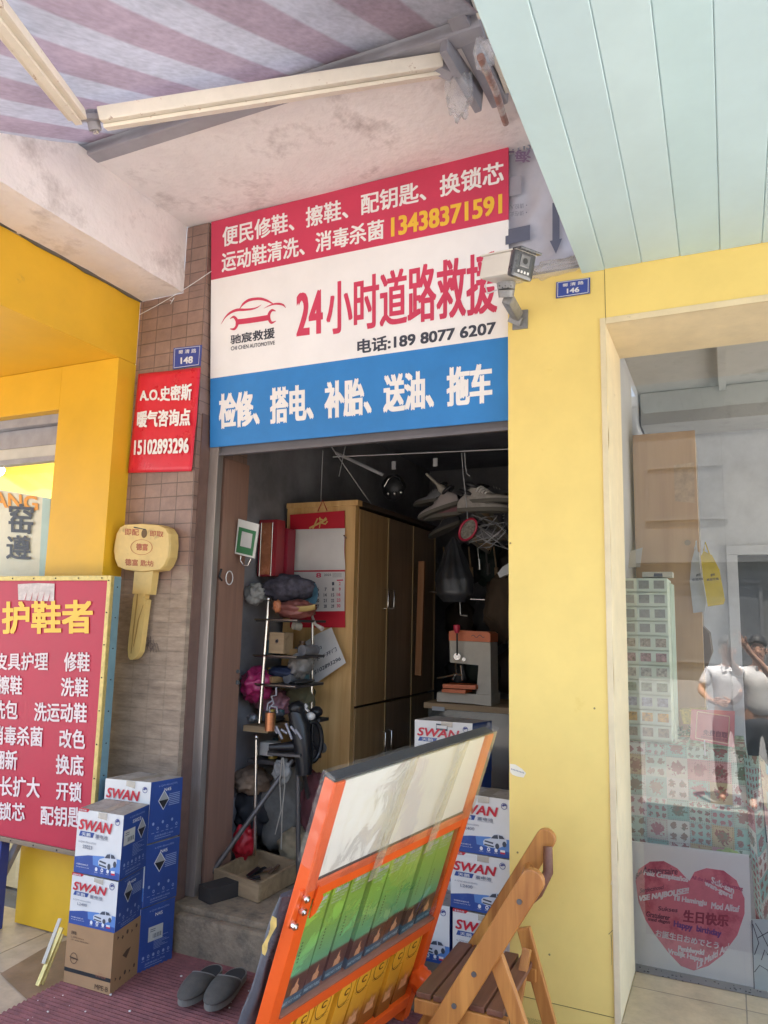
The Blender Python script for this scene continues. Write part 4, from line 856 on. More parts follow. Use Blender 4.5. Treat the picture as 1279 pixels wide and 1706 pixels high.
copper = mat('copper_spool', (.55, .22, .10), .3, metal=.6, var=.2, vs=20, stretch=(1, 1, 8)); g = MB().use(copper); g.cyl(A(449, 1217, 3.44), A(450, 1187, 3.44), .026, 18); g.build('spool', parent=sm_)
g = MB().use(grey_steel)
for p in ([(449, 1187), (449, 1178), (456, 1172), (452, 1160), (460, 1158), (460, 1145)], [(445, 1184), (446, 1172), (455, 1166)], [(462, 1188), (461, 1178), (450, 1176)]): g.tube([A(*q, 3.44) for q in p], .005, 6)
for k in range(6): g.tube([A(452 + 8 * k, 1205 + 5 * (k % 3), 3.46), A(462 + 8 * k, 1222 + 9 * (k % 2), 3.47)], .007, 6)
g.build('thread_guide', parent=sm_)
leg_m = mat('dull_steel_leg', (.13, .12, .115), .45, metal=.5)
for a_, b_ in ((A(488, 1265), at(335, 1478, Z=.2)), (A(496, 1268), at(497, 1470, Z=.2)), (A(502, 1270), at(524, 1380, Y=3.9))):
    g = MB().use(leg_m).cyl(a_, b_, .013, 10); g.build('leg', parent=sm_)
g = MB().use(leg_m).prism([A(445, 1258, 3.45), A(500, 1262, 3.45), A(505, 1250, 3.6), A(450, 1247, 3.6)], (0, 0, .012)); g.build('table_plate', parent=sm_)
g = MB().use(mat('dirty_string', (.4, .36, .3), .8)); g.tube([A(470, 1262, 3.46), A(466, 1300, 3.46), A(468, 1350, 3.46), A(458, 1390, 3.46)], .003, 6).tube([A(472, 1262, 3.46), A(474, 1310, 3.46), A(470, 1350, 3.46), A(468, 1415, 3.46)], .003, 6); g.build('hanging_string', parent=sm_)
heap('dust_rag', 'pale dirty rag hanging from the shoe machine table', 'rag', A(470, 1285, 3.5), (.045, .03, .06), mat('pale_rag', (.3, .29, .27), .9, vs=14, var=.3), 31, .4)
g = MB().use(mat('clip_white', (.66, .64, .6), .35)).blob(at(517, 1193, Y=3.56), (.028, .02, .022), 2, .1).beam(at(504, 1184, Y=3.53), at(511, 1174, Y=3.53), .006, .02).beam(at(507, 1178, Y=3.53), at(514, 1185, Y=3.53), .014, .008); tag(g.build('white_clip'), 'white metal spring clip on the shoe machine', 'clip')
g = MB().use(black_p).blob(at(527, 1186, Y=3.66), (.035, .04, .03), 5, .15).box(at(514, 1202, Y=3.6), at(533, 1198, Y=3.6) + V((0, .1, 0)), .004); tag(g.build('black_cup'), 'dark round tin beside the white clip', 'tin')
# key cutting machine on the glass counter
ct = thing('glass_counter', 'dark glass showcase counter with wooden edge at the back of the shop', 'counter', (-1.2, 4.7, .08))
zc = at(740, 1172, Y=4.5)[2]
g = MB().use(tray_wood).box((-1.78, 4.5, zc - .035), (-.63, 5.0, zc), .004); g.build('top', parent=ct)
g = MB().use(mat('dark_counter_body', (.02, .028, .026), .25)).box((-1.76, 4.53, .45), (-.64, 4.98, zc - .036)); g.use(mat('green_counter_base', (.012, .05, .02), .35, var=.3)).box((-1.76, 4.52, .08), (-.64, 4.98, .449), .003); g.build('cabinet', parent=ct)
g = MB().use(filmmat('counter_glass', (.05, .07, .06), .8, .05, 0)).quad((-1.75, 4.518, .46), (-.65, 4.518, .46), (-.65, 4.518, zc - .04), (-1.75, 4.518, zc - .04)); g.build('glass_front', parent=ct)
for k in range(10):
    cl = [(.2, .05, .06), (.06, .12, .06), (.25, .2, .1), (.1, .1, .2)][k % 4]; p = V((-1.2 + .07 * k, 4.524, .55 + .1 * (k % 4)))
    g = MB().use(mat('trinket%d' % (k % 4), cl, .4)); g.blob(p, (.03, .008, .035), k, .3, 2, 2); tag(g.build('trinket'), 'small dim trinket packet inside the glass counter', 'trinket', 'packets in the glass counter')
km = thing('key_cutting_machine', 'grey and orange key cutting machine on the glass counter', 'machine', at(780, 1178, Y=4.55))
kz = zm(600, 1030, .24612); KM = lambda x, y, Y=4.55: at(*kz(x, y), Y=Y); kg = mat('machine_grey', (.50, .47, .39), .5, vs=8, var=.1); ko = mat('machine_orange', (.66, .17, .06), .45, var=.1)
g = MB().use(kg); g.prism([KM(*p) for p in [(605, 150), (608, 298), (800, 318), (785, 515), (885, 520), (880, 165)]], (0, .16, 0)); g.build('head', parent=km)
g = MB().use(kg); g.prism([KM(*p, 4.53) for p in [(520, 500), (518, 562), (770, 580), (840, 590), (885, 598), (885, 520)]], (0, .2, 0)); g.build('base', parent=km)
g = MB().use(ko); g.prism([KM(*p, 4.545) for p in [(600, 88), (600, 150), (880, 162), (880, 105), (860, 92), (640, 80)]], (0, .17, 0)); g.build('top_cover', parent=km)
g = MB().use(ko); g.prism([KM(*p, 4.5) for p in [(558, 445), (558, 470), (780, 482), (780, 455)]], (0, .14, 0)).prism([KM(*p, 4.49) for p in [(552, 478), (552, 500), (710, 510), (712, 485)]], (0, .14, 0)); g.build('slide', parent=km)
g = MB().use(black_m); g.cyl(KM(655, 100, 4.5), KM(655, 250, 4.5), .006, 8); g.use(mat('red_knob', (.55, .03, .07), .35)).tube([KM(652, 45, 4.5), KM(653, 70, 4.5), KM(655, 100, 4.5)], [.02, .022, .013], 14); g.build('lever', parent=km)
g = MB().use(chrome).cyl(KM(655, 258, 4.5), KM(655, 258, 4.55), .022, 18).cyl(KM(700, 278, 4.53), KM(700, 278, 4.55), .012, 14); g.build('dial', parent=km)
g = MB().use(chrome)
for a_, b_ in (((645, 310), (650, 375)), ((680, 320), (690, 420)), ((630, 378), (690, 382)), ((525, 405), (640, 380)), ((640, 390), (625, 415))): g.cyl(KM(*a_, 4.56), KM(*b_, 4.53), .006, 8)
g.build('cutter', parent=km)
g = MB().use(dark_v); g.text('Sword', [KM(*p, 4.544) for p in ((750, 135), (840, 138), (842, 108), (752, 104))], .0, .001, .1) if False else g.ribbon([KM(752 + 8 * i, 122 - 9 * math.sin(i * 1.1), 4.544) for i in range(12)], [.003] * 12, (0, -1, 0), .001); g.build('scrawl', parent=km)
g = MB().use(mat('steel_ruler', (.4, .42, .44), .3)).box(KM(485, 622, 4.495), KM(570, 602, 4.495) + V((0, .012, 0))); tag(g.build('steel_plate'), 'small pale steel plate at the front edge of the glass counter', 'plate')
g = MB().use(woodmat('orange_pole', (.40, .19, .08), (.30, .13, .05), 2)).beam(at(703, 935, Y=4.9), at(697, 1125, Y=4.9), .045, .03, (0, -1, 0), .003); tag(g.build('wooden_post'), 'orange brown wooden post standing just beyond the wardrobe doors', 'post')
# dark goods on the back wall and hanging from lines
for k in range(16):
    g = MB().use((black_p, mat('dim_green_goods', (.025, .04, .03), .6), mat('dim_brown_goods', (.05, .035, .025), .6), mat('dim_grey_goods', (.06, .06, .062), .6))[k % 4])
    p = V((-1.95 + .20 * (k % 6) + random.uniform(-.05, .05), 5.75 + random.uniform(-.15, .2), 1.15 + .42 * (k // 6) + random.uniform(-.05, .05))); g.blob(p, (.13, .1, .17), k + 40, .4, 2.2, 3)
    tag(g.build('hanging_bundle'), 'dark shapeless bundle hung on the back wall of the shop', 'bundle', 'dark bundles on the back wall')
for k, (a_, b_, yy) in enumerate((((713, 985), (744, 990), 5.1), ((784, 998), (812, 999), 5.0), ((811, 990), (812, 1006), 5.0), ((766, 1000), (767, 1024), 5.2), ((767, 1025), (779, 1026), 5.2))):
    g = MB().use(chrome).cyl(at(*a_, Y=yy), at(*b_, Y=yy), .008, 8); tag(g.build('chrome_hook'), ['long chrome display hook left of the black bag', 'chrome display hook right of the black bag', 'upright chrome hook end right of the black bag', 'upright chrome rod above the key machine', 'short chrome hook above the key machine'][k], 'hook', 'chrome display hooks')
zh = zm(640, 740, .16419); HQ = lambda x, y, Y: at(*zh(x, y), Y=Y)
shoe_w = mat('dusty_white_shoe', (.36, .33, .30), .8, vs=14, var=.3, bump=.2, bs=30); sole_m = mat('shoe_sole', (.13, .12, .10), .8)
def shoe(c, d, L_, m1, label, up_=V((0, 0, 1)), grp=None, stripes=False):
    d = V(d).normalized(); s_ = d.cross(up_).normalized(); u_ = s_.cross(d)
    T = lambda x, y, z: V(c) + d * (x * L_) + s_ * (y * L_) + u_ * (z * L_)
    t = thing('shoe', label, 'shoe', c, grp)
    g = MB().use(m1)
    def up(u, v):
        a = math.pi * v; w = .15 * (1 - .25 * math.cos(u * 3.1)) * math.sin(math.pi * min(.97, max(.03, u * .94 + .03))) ** .45
        h = (.15 + .24 * max(0, min(1, (.58 - u) * 3)) * 1) * math.sin(math.pi * min(.97, max(.03, u * .94 + .03))) ** .4
        return T(u - .5, w * math.cos(a), .05 + h * math.sin(a) ** .7)
    g.grid(up, 20, 12); g.build('upper', parent=t)
    g = MB().use(sole_m)
    out = [T(u / 16 - .5, .18 * (1 - .25 * math.cos(u / 16 * 3.1)) * math.sin(math.pi * min(.97, max(.03, u / 16 * .94 + .03))) ** .45, 0) for u in range(17)] + [T(u / 16 - .5, -.18 * (1 - .25 * math.cos(u / 16 * 3.1)) * math.sin(math.pi * min(.97, max(.03, u / 16 * .94 + .03))) ** .45, 0) for u in range(16, -1, -1)]
    g.prism(out, u_ * L_ * .075); g.build('sole', parent=t)
    g = MB().use(black_p); cc_ = T(-.30, 0, .40); g.tube([T(-.33 + .13 * math.cos(a * .3927), .09 * math.sin(a * .3927), .38 - .05 * math.cos(a * .3927)) for a in range(17)], .012 * L_ / .3, 6, False); g.build('collar', parent=t)
    if not stripes:
        g = MB().use(mat('dull_lace', (.5, .48, .45), .7))
        for k in range(3): g.tube([up(.40 + .06 * k, .25 + .1 * j) + u_ * .003 for j in range(6)], .0035, 6)
        g.build('lace', parent=t)
    if stripes:
        g = MB().use(mat('white_shoe_stripe', (.8, .78, .74), .4))
        for k in range(4): g.tube([up(.28 + .06 * k + .04 * j, .12 + .14 * j) + u_ * .004 for j in range(6)], .006, 6)
        g.build('lace', parent=t)
    return t
shoe(HQ(1050, 600, 4.35), (1, .1, 0), .30, shoe_w, 'white sneaker with bright striped laces hanging near the doorway top', grp=None, stripes=True)
shoe(HQ(1000, 690, 4.35), (1, .12, -.02), .32, shoe_w, 'flat pale shoe hung just under the sneaker with bright laces')
shoe(HQ(560, 690, 4.5), (-1, .1, -.32), .30, mat('pale_pink_shoe', (.38, .33, .32), .6), 'pale pointed shoe hanging left of the two white shoes')
shoe(HQ(590, 745, 4.55), (-1, .1, -.1), .28, mat('maroon_shoe', (.18, .07, .08), .5), 'dim maroon shoe hanging lowest in the shoe cluster')
g = MB().use(mat('pale_wood_brush', (.42, .38, .32), .6)); g.tube([HQ(425, 300, 4.5), HQ(540, 410, 4.5), HQ(580, 450, 4.5), HQ(625, 500, 4.5)], [.008, .010, .028, .022], 12); tag(g.build('shoe_brush'), 'pale long handled shoe brush hanging from the ceiling lines', 'brush')
g = MB().use(black_p); c = HQ(95, 440, 4.5); g.blob(c, (.085, .06, .09), 71, .12, 2, 3); t = tag(g.build('black_helmet'), 'black helmet shape hanging above the wardrobe', 'helmet')
g = MB().use(chrome).tube([HQ(0, 430, 4.43), HQ(40, 360, 4.43), HQ(95, 322, 4.43), HQ(150, 345, 4.43), HQ(185, 420, 4.43)], .004, 6)
for x in (40, 105, 168): g.blob(HQ(x, 500 - (x > 150) * 14, 4.42), (.010, .01, .013), x, 0, 1, 2)
g.build('rim', parent=t)
for x, y, lab in ((98, 215, 'white clip on the ceiling line above the black helmet'), (518, 185, 'white clip on the ceiling line above the shoe brush')):
    g = MB().use(mat('white_plastic_clip', (.55, .55, .55), .4)).mbox(Matrix.Translation(HQ(x, y, 4.45)) @ Matrix.Diagonal((.03, .012, .055, 1)), .004); tag(g.build('clip'), lab, 'clip')
wirem = mat('pale_wire', (.45, .45, .47), .5)
g = MB().use(wirem); g.tube(bend(None, HQ(-520, 130, 3.9), HQ(1300, 48, 3.9), .0, 14), .0035, 6)
tag(g.build('hanging_line'), 'pale line strung level across the top of the doorway', 'line')
lz_ = zm(560, 730, .23456)
for k, (a_, b_, sag) in enumerate((((-55, 30), (255, 480), 0), ((0, 105), (330, 260), 0), ((65, 60), (20, 270), .0), ((-95, 90), (-110, 460), -.01))):
    g = MB().use(wirem).tube(bend(None, at(*lz_(*a_), Y=4.0 if k != 1 else 4.3), at(*lz_(*b_), Y=4.4 if k < 1 else 4.2), sag), (.004, .012, .003, .003)[k], 6)
    tag(g.build('slack_cord'), ['pale cord slanting down to the wardrobe top', 'grey pipe slanting across the shop ceiling', 'short pale cord knotted on the grey ceiling pipe', 'thin pale cord dangling above the calendar'][k], 'cord')
g = MB().use(wirem).tube([HQ(785, 90, 4.3), HQ(800, 300, 4.3), HQ(830, 560, 4.3), HQ(845, 760, 4.32)], .003, 6).tube([HQ(815, 90, 4.3), HQ(822, 220, 4.3), HQ(835, 300, 4.3), HQ(870, 325, 4.32)], .003, 6); tag(g.build('hanging_wire'), 'loose looped wire hanging left of the white sneaker', 'wire')
# badminton-like racket and black bag
rk = thing('small_racket', 'red rimmed round racket hanging under the pale shoes', 'racket', HQ(840, 960, 4.4))
c = HQ(850, 865, 4.4); g = MB().use(mat('red_rim', (.5, .03, .07), .35))
ax = (HQ(900, 770, 4.4) - c); bx_ = (HQ(930, 900, 4.44) - c) * .85
g.tube([c + ax * 1.1 * math.cos(a * .2618) + bx_ * math.sin(a * .2618) for a in range(25)], .008, 8, False); g.build('rim', parent=rk)
g = MB().use(mat('racket_mesh', (.30, .28, .24), .6, vs=60, var=.6)); g.disc(c, ax * 1.05, bx_ * .95, 30, 0); g.build('net', parent=rk)
bagm = mat('black_bag_film', (.03, .032, .036), .32, vs=6, var=.4, bump=.6, bs=9)
bg = thing('black_bag', 'black plastic bag hanging from a hook above the key machine', 'bag', at(760, 995, Y=4.6))
g = MB().use(bagm)
def bagf(u, v):
    a = 2 * math.pi * u; r = .012 + .115 * min(1, (1 - v) * 1.5) ** .8 * (1 if v > .12 else .55 + .45 * v / .12); k = 1 + .12 * math.sin(a * 9 + 3 * v) * v + .12 * noise.noise(V((u * 5, v * 4, 1)))
    top = at(755, 895, Y=4.6); bot = at(757, 1003, Y=4.6); p = bot.lerp(top, v); return p + V((r * k * math.cos(a), r * .6 * k * math.sin(a), 0))
g.grid(bagf, 48, 24); g.build('sack', parent=bg)
g = MB().use(mat('pale_goods', (.40, .42, .42), .5)).prism([at(*lz_(*p), Y=4.3) for p in [(1145, 960), (1160, 990), (1230, 960), (1235, 880), (1180, 915)]], (0, .05, 0)); tag(g.build('white_packet'), 'pale packet poking out by the yellow wall edge inside', 'packet')
heap('brown_sack', 'dim brown sack behind the key cutting machine', 'sack', at(838, 1010, Y=4.9), (.12, .1, .22), mat('dim_brown_sack', (.075, .05, .03), .9), 81, .3)

# more clutter crammed into the shelf rack and behind it
clut = [('jar', 'jar', 'dull brown glass jar on the %s', (.10, .05, .02)), ('cloth_roll', 'cloth roll', 'rolled grey cloth on the %s', (.16, .16, .17)), ('tin', 'tin', 'small blue green tin on the %s', (.06, .13, .14)), ('shoe_sole', 'shoe sole', 'dark rubber shoe sole on the %s', (.03, .03, .03)), ('glue_pot', 'glue pot', 'small yellow glue pot on the %s', (.40, .28, .05)), ('brush_block', 'brush', 'little wooden brush block on the %s', (.30, .18, .08))]
shz = (at(440, 1032, Y=3.55)[2], at(440, 1092, Y=3.55)[2], at(440, 1140, Y=3.55)[2], zw + .02, zw2)
shn = ('second shelf of the rack', 'third shelf of the rack', 'fourth shelf of the rack', 'wooden shelf of the rack', 'bottom shelf of the rack')
for r_ in range(1, 5):
    for k in range(6):
        nm, ct_, lb, cl = clut[(k + 2 * r_) % 6]; x = -2.40 + .045 * k if r_ != 3 else -2.42 + .022 * k; p = V((x, 3.60 + .04 * ((k * 3 + r_) % 5), shz[r_ if r_ != 3 else 3] + .002))
        g = MB().use(mat('clutter_' + nm, cl, .45, vs=14, var=.3))
        if nm in ('jar', 'tin', 'glue_pot'): g.tube([p, p + V((0, 0, .055)), p + V((0, 0, .065)), p + V((0, 0, .08))], [.026, .026, .018, .018], 14)
        elif nm == 'cloth_roll': g.tube([p + V((0, 0, .03)), p + V((.02, .12, .03))], .03, 14)
        elif nm == 'shoe_sole': g.blob(p + V((0, 0, .015)), (.035, .10, .014), k, .2, 2, 3)
        else: g.beam(p + V((0, 0, .02)), p + V((.03, .10, .02)), .05, .035, (0, 0, 1), .008)
        tag(g.build(nm), lb % shn[r_], ct_)

# more shoes, tangled wire and tools hung in the dark upper right
dk = mat('dark_shoe', (.05, .05, .055), .6, vs=14, var=.4); tn = mat('tan_shoe', (.26, .18, .10), .6, vs=14, var=.3); gy = mat('grey_shoe', (.20, .20, .21), .7, vs=14, var=.3)
for k, (x, y, yy, d, m_, lb) in enumerate(((1180, 560, 4.6, (.9, .3, .2), gy, 'grey shoe hanging tight behind the sneaker with bright laces'), (700, 640, 4.7, (-.9, .1, .35), dk, 'black shoe hanging between the brush and the pale shoes'), (480, 600, 4.8, (-1, .2, -.1), gy, 'grey shoe hanging left of the shoe brush'),
    (980, 760, 4.7, (.7, .3, -.6), tn, 'tan shoe dangling below the flat pale shoe'), (1120, 800, 4.75, (.5, .2, -.8), dk, 'black shoe dangling toe down by the yellow wall edge'), (620, 880, 5.0, (-.8, .2, -.3), dk, 'black shoe hanging above the black plastic bag'), (1150, 980, 4.9, (.8, .2, .1), gy, 'grey shoe on the wall rack beside the white packet'), (930, 1010, 5.1, (-.7, .3, .5), tn, 'tan shoe on the back wall right of the black bag'))):
    shoe(HQ(x, y, yy), d, .28, m_, lb)
for k, lb in enumerate(('tangled thin wire loops under the hanging shoes', 'tangled thin wire loops right of the racket')):
    g = MB().use(wirem); c = HQ(1010 + 90 * k, 800 + 60 * k, 4.6)
    pts = [c + V((.10 * math.sin(i * 1.7 + k), .05 * math.cos(i * 2.3), .09 * math.sin(i * 1.13 + 2 * k) - .04)) for i in range(26)]; g.tube(pts, .0022, 5); tag(g.build('wire_tangle'), lb, 'wire')
for k in range(9):
    g = MB().use((chrome, leg_m, tray_wood)[k % 3]); x = 430 + 85 * k; a = HQ(x, 960 + 40 * (k % 3), 5.5); g.cyl(a, a + V((.02, 0, -.16 - .03 * (k % 4))), .007, 8); g.cyl(a + V((.02, 0, -.16)), a + V((.024, 0, -.24)), .016, 10)
    tag(g.build('hand_tool'), 'small hand tool hanging on the dark back wall', 'tool', 'hand tools on the back wall')
# ------------------------------------------------------------------ battery cartons
def frame(o, U, W): return lambda u0, v0, u1, v1: [V(o) + U * u0 + W * v0, V(o) + U * u1 + W * v0, V(o) + U * u1 + W * v1, V(o) + U * u0 + W * v1]
logo_d = mat('navy_logo', (.06, .07, .22), .5); tagred = mat('carton_red_print', (.55, .02, .04), .45); carw = mat('car_silver_print', (.55, .57, .60), .45); card = mat('car_dark_print', (.05, .06, .08), .45)
steel_blue = mat('carton_blue_light', (.10, .22, .50), .45)
def carton(o, U, D, H_, model, label, group=None, cat='carton', qw='6-QW-60min(500)', side='a', red=True, full=True, seed=0):
    """o: front lower left corner; U along the front, D along the depth"""
    o = V(o); U = V(U); D = V(D); W = V((0, 0, H_)); t = thing('battery_carton', label, cat, o + U / 2 + D / 2, group)
    g = MB().use(carton_w); n = U.cross(W).normalized(); r = U.cross(D); e = .0015
    j = lambda: V((random.uniform(-1, 1) * .0009, random.uniform(-1, 1) * .0009, random.uniform(-.007, .001)))
    a, b, c, d = o, o + U, o + U + D, o + D; A2, B2, C2, D2 = a + W + j(), b + W + j(), c + W + j(), d + W + j()
    g.use(carton_w).quad(a, b, B2, A2); g.use(carton_b).quad(b, c, C2, B2).quad(d, a, A2, D2); g.use(carton_w).quad(c, d, D2, C2)
    g.use(carton_top).quad(A2, B2, C2, D2); g.quad(d, c, b, a); g.build('box', parent=t)
    F = frame(o + n * .0012, U, W); g = MB()
    g.use(carton_b).poly([o + n * .001 + U * u + W * v for u, v in ((.0, .0), (1, 0), (1, .31), (.62, .315), (.3, .29), (0, .235))])
    g.use(steel_blue).poly([o + n * .0016 + U * u + W * v for u, v in ((.42, .16), (1, .1), (1, .31), (.62, .315), (.40, .298))])
    g.use(tagred).text('SWAN', F(.06, .665, .77, .835), .055, .002, .055)
    g.use(carton_b).poly([o + n * .0013 + U * u + W * v for u, v in ((.06, .565), (.37, .565), (.40, .645), (.09, .645))])
    g.use(print_w).text('天鹅', F(.13, .575, .33, .635), .03, .0025)
    g.use(print_g).text('蓄电池', F(.43, .57, .70, .635), .03, .0015, .03); g.ribbon([o + n * .001 + U * .43 + W * .558, o + n * .001 + U * .72 + W * .558], [.001] * 2, n)
    g.text(qw, F(.07, .462, .46, .498), 0, .0015); g.text(model, F(.17, .385, .38, .44), .02, .0015)
    g.use(logo_d).disc(o + n * .001 + U * .885 + W * .865, U.normalized() * .0135, V((0, 0, .0135)), 22, .001, .82); g.poly([o + n * .0022 + U * (.885 + .05 * x) + W * (.865 + .05 * y) for x, y in ((-.8, 0), (-.3, .75), (.5, .75), (.9, .1), (.2, .2), (-.1, -.1))])
    if red:
        g.use(tagred).poly([o + n * .0013 + U * u + W * v for u, v in ((0, .945), (.22, .945), (.26, .985), (.24, .999), (0, .999))]); g.use(print_w).text('全新升级', F(.03, .955, .2, .988), .02, .002)
    g.use(print_w).text('风帆蓄电池有限公司', F(.06, .125, .32, .15), 0, .002); g.text('Storage battery co., ltd', F(.06, .085, .34, .105), 0, .002)
    for k in range(3): c_ = o + n * .002 + U * (.50 + .125 * k) + W * .105; g.disc(c_, U.normalized() * .007, V((0, 0, .008)), 14, .0005, (0, .5, 0)[k]); g.text('品质保证', F(.465 + .125 * k, .052, .535 + .125 * k, .066), 0, .002)
    g.use(tagred).poly(F(.82, .06, .9, .11)); g.use(print_w).poly([p + n * .0012 for p in F(.82, .09, .9, .125)])
    # the printed car
    CF = lambda pts, k=0.: [o + n * (.0022 + k) + U * (.53 + .40 * x) + W * (.145 + .24 * y) for x, y in pts]
    g.use(carw).poly(CF([(.02, .12), (.0, .35), (.08, .52), (.30, .62), (.45, .92), (.62, 1.0), (.84, .95), (.98, .70), (1.0, .42), (.93, .30), (.75, .10), (.5, -.02), (.2, .0)]))
    g.use(card).poly(CF([(.33, .63), (.46, .88), (.62, .94), (.64, .66)], .0004)).poly(CF([(.68, .67), (.66, .93), (.82, .9), (.92, .7)], .0004))
    g.poly(CF([(.06, .34), (.42, .24), (.44, .36), (.08, .44)], .0004)); g.poly(CF([(.05, .1), (.45, .02), (.46, .12), (.06, .2)], .0004))
    for x in (.60, .90): c_ = CF([(x, .14 if x < .8 else .34)], .0006)[0]; g.disc(c_, U.normalized() * .40 * U.length * .085, V((0, 0, H_ * .24 * .2)), 16, 0)
    g.build('front_print', parent=t)
    tp = MB().use(filmmat('carton_tape', (.55, .48, .36), .45, .2, .3, 20)); mu = .42 + .1 * random.random(); e3 = V((0, 0, .0015))
    tp.poly([A2.lerp(B2, mu) + e3, A2.lerp(B2, mu + .2) + e3, D2.lerp(C2, mu + .2) + e3, D2.lerp(C2, mu) + e3]); tp.poly([A2.lerp(B2, mu) + n * .0045, a.lerp(b, mu) + W * (.87 + .03 * random.random()) + n * .0045, a.lerp(b, mu + .2) + W * (.86 + .03 * random.random()) + n * .0045, A2.lerp(B2, mu + .2) + n * .0045]); tp.build('packing_tape', parent=t)
    # right side print
    if full:
        g = MB(); G = frame(o + U, D, W); m_ = -D.cross(W).normalized() if False else D.cross(W).normalized()
        oo = o + U
        g.use(print_lb).text(qw, G(.25, .885, .82, .92), 0, .0015); g.use(print_w).text(model, G(.36 if len(model) > 3 else .42, .80, .68 if len(model) > 3 else .63, .855), .02, .0015)
        dc = oo + m_ * .0012 + D * (.74 if side == 'a' else .42) + W * .66; dx = D.normalized() * .032; dz = V((0, 0, .044))
        if side != 'c':
            g.use(print_w).poly([dc - dx, dc - dz, dc + dx, dc + dz]); e_ = m_ * .0004
            g.use(mat('sticker_grey', (.35, .35, .33), .5)).poly([dc - dx * .88 + e_, dc + dx * .88 + e_, dc + dz * .88 + e_]); g.use(black_p).poly([dc - dx * .88 + e_, dc - dz * .88 + e_, dc + dx * .88 + e_])
        if side in 'ac':
            lo = (.06, .50) if side == 'a' else (.25, .42); s_ = .42
            g.use(mat('label_paper', (.55, .55, .5), .5)).poly([p + m_ * .0012 for p in G(lo[0], lo[1], lo[0] + s_, lo[1] + .23)])
            g.use(card)
            for k in range(9): g.poly([p + m_ * .0018 for p in G(lo[0] + .13 + .028 * k, lo[1] + .04, lo[0] + .13 + .028 * k + .009 * (1 + k % 3) * .7, lo[1] + .11)])
            for k in range(2): g.poly([p + m_ * .0018 for p in G(lo[0] + .05, lo[1] + .15 + .03 * k, lo[0] + .2, lo[1] + .16 + .03 * k)])
        g.use(print_lb)
        if side == 'b':
            for k in range(7): g.poly([p + m_ * .0014 for p in G(.58, .55 + .03 * k, .92, .562 + .03 * k)])
        else:
            for k in range(9): g.poly([p + m_ * .0014 for p in G(.42, .28 + .022 * k, .62 + .3 * ((k * 5) % 7) / 7, .286 + .022 * k)])
        for k in range(6):
            c_ = oo + m_ * .0014 + D * (.14 + .145 * k) + W * (.20 if side != 'b' else .30 - .09 * (k % 2)); g.disc(c_, D.normalized() * .006, V((0, 0, .007)), 12, 0, (0, .55)[k % 2]); g.poly([p + m_ * .0014 for p in G(.1 + .145 * k, .145, .18 + .145 * k, .152)])
        g.text('品质源自匠心科技', G(.2, .075, .78, .105), 0, .0015); g.poly([p + m_ * .0014 for p in G(.2, .045, .7, .052)])
        g.build('side_print', parent=t)
    return t
# front stack
fU, fD = V((.252, .006, 0)), V((-.035, .195, 0)); fo = V((-2.61, 2.52, .009))
def twist(v, a): return Matrix.Rotation(R(a), 3, 'Z') @ v
# brown box
bb = thing('brown_battery_box', 'plain brown cardboard box with black tape under the white battery cartons', 'box', fo + fU / 2 + fD / 2); H1 = .235
g = MB().use(cardboard); a, b, c, d = fo, fo + fU, fo + fU + fD, fo + fD; W = V((0, 0, H1)); g.quad(a, b, b + W, a + W).quad(b, c, c + W, b + W).quad(c, d, d + W, c + W).quad(d, a, a + W, d + W).quad(a + W, b + W, c + W, d + W).quad(d, c, b, a); g.build('carton', parent=bb)
bp = mat('brown_box_print', (.10, .055, .03), .7); F = frame(fo, fU, W); nF = fU.cross(W).normalized(); g = MB().use(bp)
g.text('EFB', F(.10, .83, .21, .885), .05, .0012); g.text('L-2000 battery', F(.1, .765, .38, .80), 0, .0012); g.text('12V 60Ah 500A(EN)', F(.1, .725, .48, .75), 0, .0012)
g.disc(fo + nF * .001 + fU * .19 + W * .44, fU.normalized() * .02, V((0, 0, .022)), 26, .0004, .86); g.ribbon([fo + nF * .001 + fU * .10 + W * .455, fo + nF * .001 + fU * .29 + W * .43], [.004] * 2, nF); g.text('AGM', F(.12, .425, .24, .455), .03, .002)
g.use(mat('faint_red_print', (.35, .12, .06), .7)).text('轻拿轻放', F(.68, .235, .9, .275), 0, .0012); g.text('小心', F(.73, .29, .82, .32), 0, .0012)
g.use(bp).text('MPE-B', F(.68, .04, .96, .12), .02, .0012)
G = frame(fo + fU, fD, W); mF = fD.cross(W).normalized()
for k in range(5): 
    for v in (.88, .2): g.disc(fo + fU + mF * .001 + fD * (.16 + .17 * k) + W * (v - .04 * (k % 2)), fD.normalized() * .008, V((0, 0, .009)), (3, 4, 14, 3, 5)[k], .0004)
dc = fo + fU + mF * .0012 + fD * .52 + W * .52; g.poly([dc + fD.normalized() * -.03, dc + V((0, 0, -.022)), dc + fD.normalized() * .03 + V((0, 0, .012)), dc + V((0, 0, .012))]); g.build('print', parent=bb)
g = MB().use(black_p).poly([p + nF * .001 for p in [fo + W * .20, fo + fU + W * .20, fo + fU + W * .265, fo + W * .265]]); g.build('tape_band', parent=bb)
o2 = fo + V((.004, .0, H1 + .0005)); z2_, z3_ = .448, .712
carton(o2, twist(fU, 1) * .985, twist(fD, 1), z2_ - H1 - .009, 'L2400', 'white and blue battery carton L2400 resting on the brown box', side='b')
carton(o2 + V((.002, .004, z2_ - H1 - .008)), fU, fD * .985, z3_ - z2_, 'S5023', 'white and blue battery carton S5023 topping the front stack', qw='6-QW-70min(550)', side='a')
